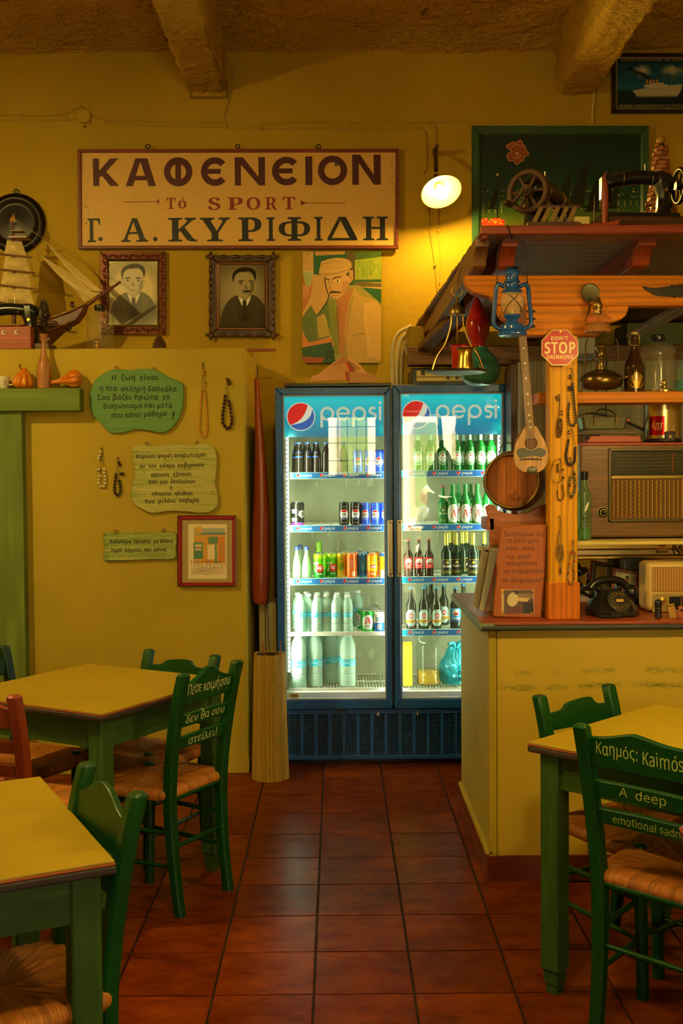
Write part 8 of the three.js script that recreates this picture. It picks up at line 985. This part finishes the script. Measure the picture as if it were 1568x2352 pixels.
// ---------- on the countertop, right of the post ----------
{
  const ph = thing('telephone', 'old black rotary telephone on the countertop beside the post', 'telephone', [at(1408, 1424, 4.42).x, CT, -4.44]), k = S(4.42); ph.kk = k; ph.rotation.y = 0.25;
  pp('base', sweepBar([[0, 0, 0, 108, 100], [0, 4, 0, 112, 104], [0, 16, -1, 110, 100], [0, 26, -4, 100, 86], [0, 44, -12, 72, 58], [0, 56, -18, 52, 42], [0, 60, -18, 46, 38]], 0.26), M.black, ph); pp('cradle', [box(14, 14, 20, -26, 62, -18, 4), box(14, 14, 20, 26, 62, -18, 4)], M.black, ph);
  pp('handset', [tube([V(-50, 58, -16), V(-38, 72, -18), V(-16, 80, -18), V(16, 80, -18), V(38, 72, -18), V(50, 58, -16)], 9, 30, 12), lathe([[0.1, 0], [17, 1], [19, 6], [16, 15], [8, 22], [0.1, 24]], 26).translate(0, -12, 0).rotateZ(-0.5).translate(-54, 56, -16), lathe([[0.1, 0], [17, 1], [19, 6], [16, 15], [8, 22], [0.1, 24]], 26).translate(0, -12, 0).rotateZ(0.5).translate(54, 56, -16)], M.black, ph);
  const tl = (g) => g.rotateX(0.95).translate(0, 36, 34); pp('dial', tl(lathe([[0.1, 3], [25, 3], [28, 1], [30, -3], [26, -8]], 36)), mat([0.03, 0.028, 0.025], 0.3), ph); const hs = []; for (let i = 0; i < 10; i++) { const a = 0.9 + i * 0.52; hs.push(ring(4, 0.9, 0, 0, 0, 14).rotateX(1.57).translate(19 * Math.cos(a), 3.2, -19 * Math.sin(a))); } pp('finger_hole', tl(merge(hs)), M.brassD, ph, { stuff: true }); pp('dial_centre', tl(merge([box(18, 0.6, 7, 0, 3.6, 0, 0.2)])), mat([0.6, 0.4, 0.12], 0.5), ph, { label: 'pale paper number tab' }); pp('drawer', box(20, 6, 2, 12, 10, 52, 1), mat([0.02, 0.02, 0.02], 0.35), ph); const ct2 = []; for (let i = 0; i <= 90; i++) { const t = i / 90; ct2.push(V(-60 + 50 * t + 2.6 * Math.cos(i * 1.3), 5 + 2.6 * Math.sin(i * 1.3), 50 + 12 * Math.sin(t * 3))); } pp('cord', tube(ct2, 1, 240, 5), M.black, ph);
  const rd = 4.5, sr = thing('radio', 'small cream radio with a ribbed speaker grille at the right edge', 'radio', [at(1565, 1415, rd).x, CT, -rd - 0.06]), X = (x) => at(x, 1350, rd).x, Y = (y) => at(1560, y, rd).y; wpart('case', box(X(1648) - X(1484), Y(1290) - CT - 0.005, 0.13, (X(1484) + X(1648)) / 2, (Y(1290) + CT + 0.005) / 2, -rd - 0.065, 0.022, 4), mat([0.66, 0.47, 0.15], 0.4), sr); wpart('grille_panel', boxAB(X(1497), X(1636), Y(1360), Y(1302), -rd - 0.006, -rd + 0.001, 0.002), mat([0.32, 0.15, 0.035], 0.6), sr); for (let i = 0; i < 22; i++) { const x = 1500 + i * 6.2; wpart('grille_rib', rod(V(X(x), Y(1358), -rd + 0.001), V(X(x), Y(1304), -rd + 0.001), 0.0035, 0.0035, 6), mat([0.6, 0.34, 0.08], 0.5), sr); } wpart('dial_panel', boxAB(X(1497), X(1636), Y(1406), Y(1362), -rd - 0.004, -rd + 0.002, 0.003), mat([0.45, 0.33, 0.1], 0.35, { metalness: 0.5 }), sr); wpart('dial_scale', [boxAB(X(1536), X(1600), Y(1400), Y(1370), -rd, -rd + 0.004, 0.002)], M.black, sr); { const c = at(1521, 1378, rd); wpart('knob', lathe([[0.001, 0.014], [0.01, 0.014], [0.012, 0.011], [0.013, 0]], 24).rotateX(1.57).translate(c.x, c.y, -rd + 0.002), M.brass, sr); } wpart('foot', boxAB(X(1500), X(1630), CT, CT + 0.008, -rd - 0.1, -rd - 0.02, 0), M.black, sr);
  const fd = 4.72, pf = thing('photo_frame', 'small tilted brown photo frame behind the telephone', 'picture', [at(1436, 1345, fd).x, CT, -fd]), O = [[1409, 1304], [1473, 1315], [1459, 1366], [1404, 1352]], I = [[1414, 1311], [1465, 1320], [1453, 1360], [1410, 1346]]; for (let i = 0; i < 4; i++) { const j = (i + 1) % 4; wpart('frame_rail', plate([O[i], I[i], I[j], O[j]], fd - 0.008, 0.014, 0.002), M.redWood, pf); } flat(pf, 'photograph', [I[3], I[2], I[1], I[0]], fd - 0.001, 0.004, canvas(220, 180, (g, w, h) => { const gr = g.createLinearGradient(0, 0, 0, h); gr.addColorStop(0, '#c8bc7c'); gr.addColorStop(1, '#8c9468'); g.fillStyle = gr; g.fillRect(0, 0, w, h); g.fillStyle = 'rgba(240,240,200,.3)'; for (let i = 0; i < 9; i++) g.fillRect(0, 20 * i, w, 5); g.fillStyle = '#a86430'; g.beginPath(); g.ellipse(118, 160, 46, 50, 0, 0, 7); g.fill(); g.fillRect(106, 90, 24, 30); g.fillStyle = '#7c4420'; g.beginPath(); g.ellipse(120, 72, 17, 26, 0, 0, 7); g.fill(); g.fillStyle = '#2c1c10'; g.beginPath(); g.ellipse(119, 54, 17, 12, 0, 0, 7); g.fill(); })); wpart('prop', [rod(V(at(1440, 1340, fd).x, at(1440, 1340, fd).y, -fd - 0.004), V(at(1440, 0, fd).x, CT, -fd - 0.05), 0.004, 0.004, 6), boxAB(at(1404, 0, fd).x, at(1462, 0, fd).x, CT, at(0, 1362, fd).y, -fd - 0.05, -fd - 0.02, 0.002)], M.dkWood, pf);
  const gb = thing('grey_folder', 'blue-grey folder standing behind the small photo frame', 'folder', [at(1405, 1340, 4.8).x, CT, -4.82]); wpart('cover', plate([[1380, 1400], [1432, 1404], [1424, 1306], [1394, 1304]], 4.8, 0.02, 0.002), mat([0.14, 0.17, 0.16], 0.5), gb); wpart('pages', plate([[1384, 1399], [1430, 1402], [1420, 1312], [1396, 1310]], 4.821, 0.012, 0.001), M.cream, gb);
  const sb = thing('speaker_box', 'rounded dark blue-grey box behind the small cream radio', 'box', [at(1460, 1310, 4.82).x, CT, -4.85]); wpart('case', box(0.12, at(0, 1292, 4.8).y - CT, 0.05, at(1460, 0, 4.8).x, (at(0, 1292, 4.8).y + CT) / 2, -4.82, 0.02, 3), mat([0.12, 0.15, 0.16], 0.4), sb); wpart('lid_line', box(0.121, 0.003, 0.051, at(1460, 0, 4.8).x, at(0, 1320, 4.8).y, -4.82, 0.001), M.black, sb);
  const td = 4.33, b1 = T('bottle_opener', 'small dark upright trinket before the small radio', 'trinket', 1511, 1422, td); b1.position.y = CT; pp('body', slathe([[0.1, 0], [7, 0.5], [8, 4], [7.4, 22], [8.4, 34], [6, 42], [0.1, 44]], 18), M.black, b1); pp('band', ring(7.8, 0.7, 0, 0, 0, 20).rotateX(1.57).translate(0, 24, 0), M.brassD, b1);
  const b2 = T('lighter', 'small golden slanted block before the small radio', 'trinket', 1543, 1423, td); b2.position.y = CT; pp('body', [bar(V(2, 0, 0), V(-3, 26, 0), 18, 8)], mat([0.5, 0.27, 0.06], 0.35, { metalness: 0.4 }), b2); pp('top', [bar(V(-3, 26, 0), V(-4, 33, 0), 16, 7)], M.brass, b2);
  const b3 = T('toy_guitar', 'tiny reddish guitar trinket at the right edge of the counter', 'trinket', 1564, 1423, td); b3.position.y = CT; pp('body', extr(curvy([[0, 0], [-9, 3], [-10, 11], [-6, 17], [-8, 23], [-4, 28], [4, 28], [8, 23], [6, 17], [10, 11], [9, 3]].map(([x, y]) => [x, y]), 4).map((v) => [v.x, v.y]).reverse(), 5, 0.6, 2.5), mat([0.36, 0.1, 0.025], 0.35), b3); pp('neck', [box(3, 26, 2.4, 0, 40, 0, 0.6)], M.dkWood, b3); pp('soundhole', new THREE.CylinderGeometry(3, 3, 0.5, 14).rotateX(1.57).translate(0, 18, 2.6), M.black, b3);
}
// ---------- the man sitting outside the door, seen in the fridge glass ----------
function flesh(bones, cell, k = 0.03) {                    // bones: [ax, ay, az, ra, bx, by, bz, rb]; smooth union meshed on a grid
  const lo = V(1e9, 1e9, 1e9), hi = V(-1e9, -1e9, -1e9); for (const b of bones) for (const [o, r] of [[0, 3], [4, 7]]) { const R = b[r] + cell * 3; lo.min(V(b[o] - R, b[o + 1] - R, b[o + 2] - R)); hi.max(V(b[o] + R, b[o + 1] + R, b[o + 2] + R)); }
  const c = lo.clone().add(hi).multiplyScalar(0.5), half = Math.max(hi.x - lo.x, hi.y - lo.y, hi.z - lo.z) / 2, n = Math.min(120, Math.ceil(2 * half / cell)), mc = new MarchingCubes(n, new THREE.MeshStandardMaterial(), false, false, 120000); mc.isolation = 0;
  const p = V(), a = V(), ab = V();
  for (let z = 0; z < n; z++) for (let y = 0; y < n; y++) for (let x = 0; x < n; x++) {
    p.set((x - n / 2) / (n / 2), (y - n / 2) / (n / 2), (z - n / 2) / (n / 2)).multiplyScalar(half).add(c); let d = 1;
    for (const b of bones) { a.set(b[0], b[1], b[2]); ab.set(b[4] - b[0], b[5] - b[1], b[6] - b[2]); const l2 = ab.lengthSq(), t = l2 < 1e-9 ? 0 : clamp((ab.x * (p.x - a.x) + ab.y * (p.y - a.y) + ab.z * (p.z - a.z)) / l2); const e = Math.hypot(p.x - a.x - ab.x * t, p.y - a.y - ab.y * t, p.z - a.z - ab.z * t) - mix(b[3], b[7], t), h = Math.max(k - Math.abs(d - e), 0) / k; d = Math.min(d, e) - h * h * k * 0.25; }
    mc.field[x + y * n + z * n * n] = -d;
  }
  mc.update(); const g = new THREE.BufferGeometry(), cnt = mc.count; g.setAttribute('position', new THREE.BufferAttribute(mc.positionArray.slice(0, cnt * 3), 3)); g.setAttribute('normal', new THREE.BufferAttribute(mc.normalArray.slice(0, cnt * 3), 3));
  const q = g.attributes.position; for (let i = 0; i < cnt; i++) q.setXYZ(i, q.getX(i) * half + c.x, q.getY(i) * half + c.y, q.getZ(i) * half + c.z); return g;
}
{ // local axes: he faces +x, sits at the origin; turned to face the street
  const man = thing('person', 'grey-haired man in a pale blue shirt and braces sitting outside, mirrored in the fridge', 'person', [1.42, 0, 4.15], 2.75), sk = mat([0.55, 0.3, 0.18], 0.6);
  const J = (ax, ay, az, ra, bx, by, bz, rb) => [ax, ay, az, ra, bx, by, bz, rb], arm = (s, ex, ey, ez, wx, wy, wz, inf = 0) => [J(0.1, 1.0, s * 0.18, 0.055 + inf, ex, ey, ez, 0.043 + inf), J(ex, ey, ez, 0.042 + inf, wx, wy, wz, 0.029 + inf)];
  const L = [0.16, 0.74, -0.27, 0.4, 0.78, -0.14], Rr = [0.14, 0.74, 0.27, 0.39, 0.78, 0.16];
  const legs = (i) => [-1, 1].flatMap((s) => [J(0.02, 0.53, s * 0.1, 0.088 + i, 0.44, 0.51, s * 0.13, 0.06 + i), J(0.44, 0.51, s * 0.13, 0.058 + i, 0.4, 0.09, s * 0.13, 0.04 + i)]);
  const torso = (i) => [J(0, 0.56, 0.05, 0.115 + i, 0, 0.56, -0.05, 0.115 + i), J(0.01, 0.7, 0, 0.13 + i, 0.06, 0.92, 0, 0.14 + i), J(0.08, 0.99, 0.13, 0.065 + i, 0.08, 0.99, -0.13, 0.065 + i)];
  const hand = (w, s) => { const r = []; for (let f = 0; f < 4; f++) { const z = w[2] + s * (0.026 - 0.017 * f), l = [0.07, 0.078, 0.072, 0.055][f]; r.push(J(w[0] + 0.03, w[1], mix(w[2], z, 0.6), 0.013, w[0] + 0.085, w[1] + 0.004, z, 0.01), J(w[0] + 0.085, w[1] + 0.004, z, 0.0095, w[0] + 0.085 + l * 0.6, w[1] - 0.006, z, 0.0085), J(w[0] + 0.085 + l * 0.6, w[1] - 0.006, z, 0.0085, w[0] + 0.085 + l, w[1] - 0.022, z, 0.0075)); } r.push(J(w[0] + 0.02, w[1], w[2] + s * 0.02, 0.013, w[0] + 0.055, w[1] - 0.01, w[2] + s * 0.052, 0.01), J(w[0] + 0.055, w[1] - 0.01, w[2] + s * 0.052, 0.01, w[0] + 0.085, w[1] - 0.018, w[2] + s * 0.05, 0.008), J(w[0], w[1], w[2], 0.026, w[0] + 0.05, w[1], w[2], 0.027)); return r; };
  const head = [J(0.155, 1.24, 0, 0.088, 0.135, 1.27, 0, 0.09), J(0.2, 1.17, 0, 0.05, 0.17, 1.2, 0, 0.065), J(0.245, 1.215, 0, 0.012, 0.258, 1.195, 0, 0.014), J(0.14, 1.22, 0.092, 0.012, 0.13, 1.24, 0.094, 0.014), J(0.14, 1.22, -0.092, 0.012, 0.13, 1.24, -0.094, 0.014), J(0.1, 1.04, 0, 0.055, 0.14, 1.16, 0, 0.052), J(0.232, 1.165, 0.014, 0.01, 0.232, 1.165, -0.014, 0.01)];
  const body = mergeGeometries([ni(flesh([...torso(-0.015), ...legs(-0.012), ...arm(-1, ...L), ...arm(1, ...Rr), J(0.1, 0.98, 0, 0.06, 0.12, 1.06, 0, 0.052)], 0.018)), ni(flesh(head, 0.0055, 0.02)), ni(flesh(hand(L.slice(3), 1), 0.004, 0.008)), ni(flesh(hand(Rr.slice(3), -1), 0.004, 0.008))]);
  part('body', body, sk, man); const cl = (nme, b, m2, k2) => part(nme, flesh(b, 0.016, k2), m2, man);
  cl('shirt', [...torso(0.004), ...arm(-1, 0.16, 0.74, -0.27, 0.24, 0.755, -0.23, 0.014), ...arm(1, 0.14, 0.74, 0.27, 0.22, 0.755, 0.23, 0.014), J(0.1, 0.98, 0, 0.07, 0.12, 1.05, 0, 0.064)], mat([0.45, 0.58, 0.75], 0.8), 0.04); cl('trousers', [...legs(0.006), J(0, 0.56, 0.06, 0.125, 0, 0.56, -0.06, 0.125)], mat([0.55, 0.5, 0.4], 0.85), 0.04);
  part('hair', flesh([J(0.12, 1.29, 0, 0.09, 0.09, 1.25, 0, 0.085), J(0.09, 1.22, 0.05, 0.05, 0.09, 1.22, -0.05, 0.05)], 0.008, 0.03), mat([0.35, 0.33, 0.3], 0.9), man); for (const s of [-1, 1]) { part('eye', sph(0.009, 0.232, 1.235, s * 0.034, 8, 6), M.black, man); part('brace_strap', tube([V(-0.115, 0.62, s * 0.07), V(-0.1, 0.8, s * 0.09), V(-0.03, 1.0, s * 0.1), V(0.08, 1.06, s * 0.1), V(0.17, 0.98, s * 0.09), V(0.2, 0.85, s * 0.08), V(0.135, 0.62, s * 0.07)], 0.011, 40, 6), mat([0.05, 0.07, 0.14], 0.7), man); part('shoe', [box(0.25, 0.06, 0.085, 0.45, 0.035, s * 0.13, 0.025, 3), box(0.11, 0.08, 0.08, 0.4, 0.06, s * 0.13, 0.025, 3)], M.dkWood, man); }
  const oc = chair('green rush chair outside the door with the seated man on it', 1.42, 4.15, -0.92, -0.38, { group: 'rush-seated cafe chairs outside' }); oc.position.set(1.42, 0, 4.15);
  const t4 = table('cream-topped table outside the door in front of the seated man', 0.88, 3.96, 0.4); t4.userData.group = 'cafe tables outside';
}
// ---------- lamps ----------
function pendant(label, p, I, rgb = LAMP, r = 0.2) {
  const o = thing('pendant_lamp', label, 'lamp', p), [x, y, z] = p;
  part('shade', lathe([[0.03, 0.14], [0.05, 0.13], [r * 0.6, 0.09], [r * 0.9, 0.02], [r, -0.04], [r * 0.985, -0.04], [r * 0.88, 0.015], [r * 0.58, 0.08], [0.03, 0.12]], 32), mat([0.7, 0.68, 0.6], 0.4), o);
  part('bulb', sph(0.045, 0, -0.06, 0, 16, 12), mat([1, 0.9, 0.7], 0.5, { emissive: [6, 4.2, 1.6] }), o); part('cord', rod(V(0, 0.13, 0), V(0, 4.1 - y, 0), 0.004, 0.004, 6), M.black, o); part('socket', rod(V(0, 0.13, 0), V(0, -0.03, 0), 0.02, 0.02, 10), M.black, o);
  const l = new THREE.PointLight(new THREE.Color().setRGB(...rgb), I); l.position.set(x, y - 0.06, z); l.shadow.radius = 2.2; l.name = 'pendant_light'; scene.add(l);
}
pendant('white dome pendant lamp hanging high over the left tables', [-2.6, 3.3, -3.6], 12.5);
pendant('white dome pendant lamp hanging over the aisle near the door', [0.8, 2.35, -1.0], 0.5);
pendant('white dome pendant lamp hanging over the right table near the counter', [1.38, 2.12, -3.0], 3.3);
pendant('white dome pendant lamp hanging high above the aisle', [0.0, 3.05, -1.9], 5.2);
scene.traverse((o) => { if (o.isLight && o.shadow && !o.isRectAreaLight) o.castShadow = true; });
const renderer = new THREE.WebGLRenderer({ antialias: true });
renderer.toneMapping = THREE.LinearToneMapping; renderer.toneMappingExposure = EXPOSURE; renderer.shadowMap.enabled = true;
renderer.render(scene, camera);
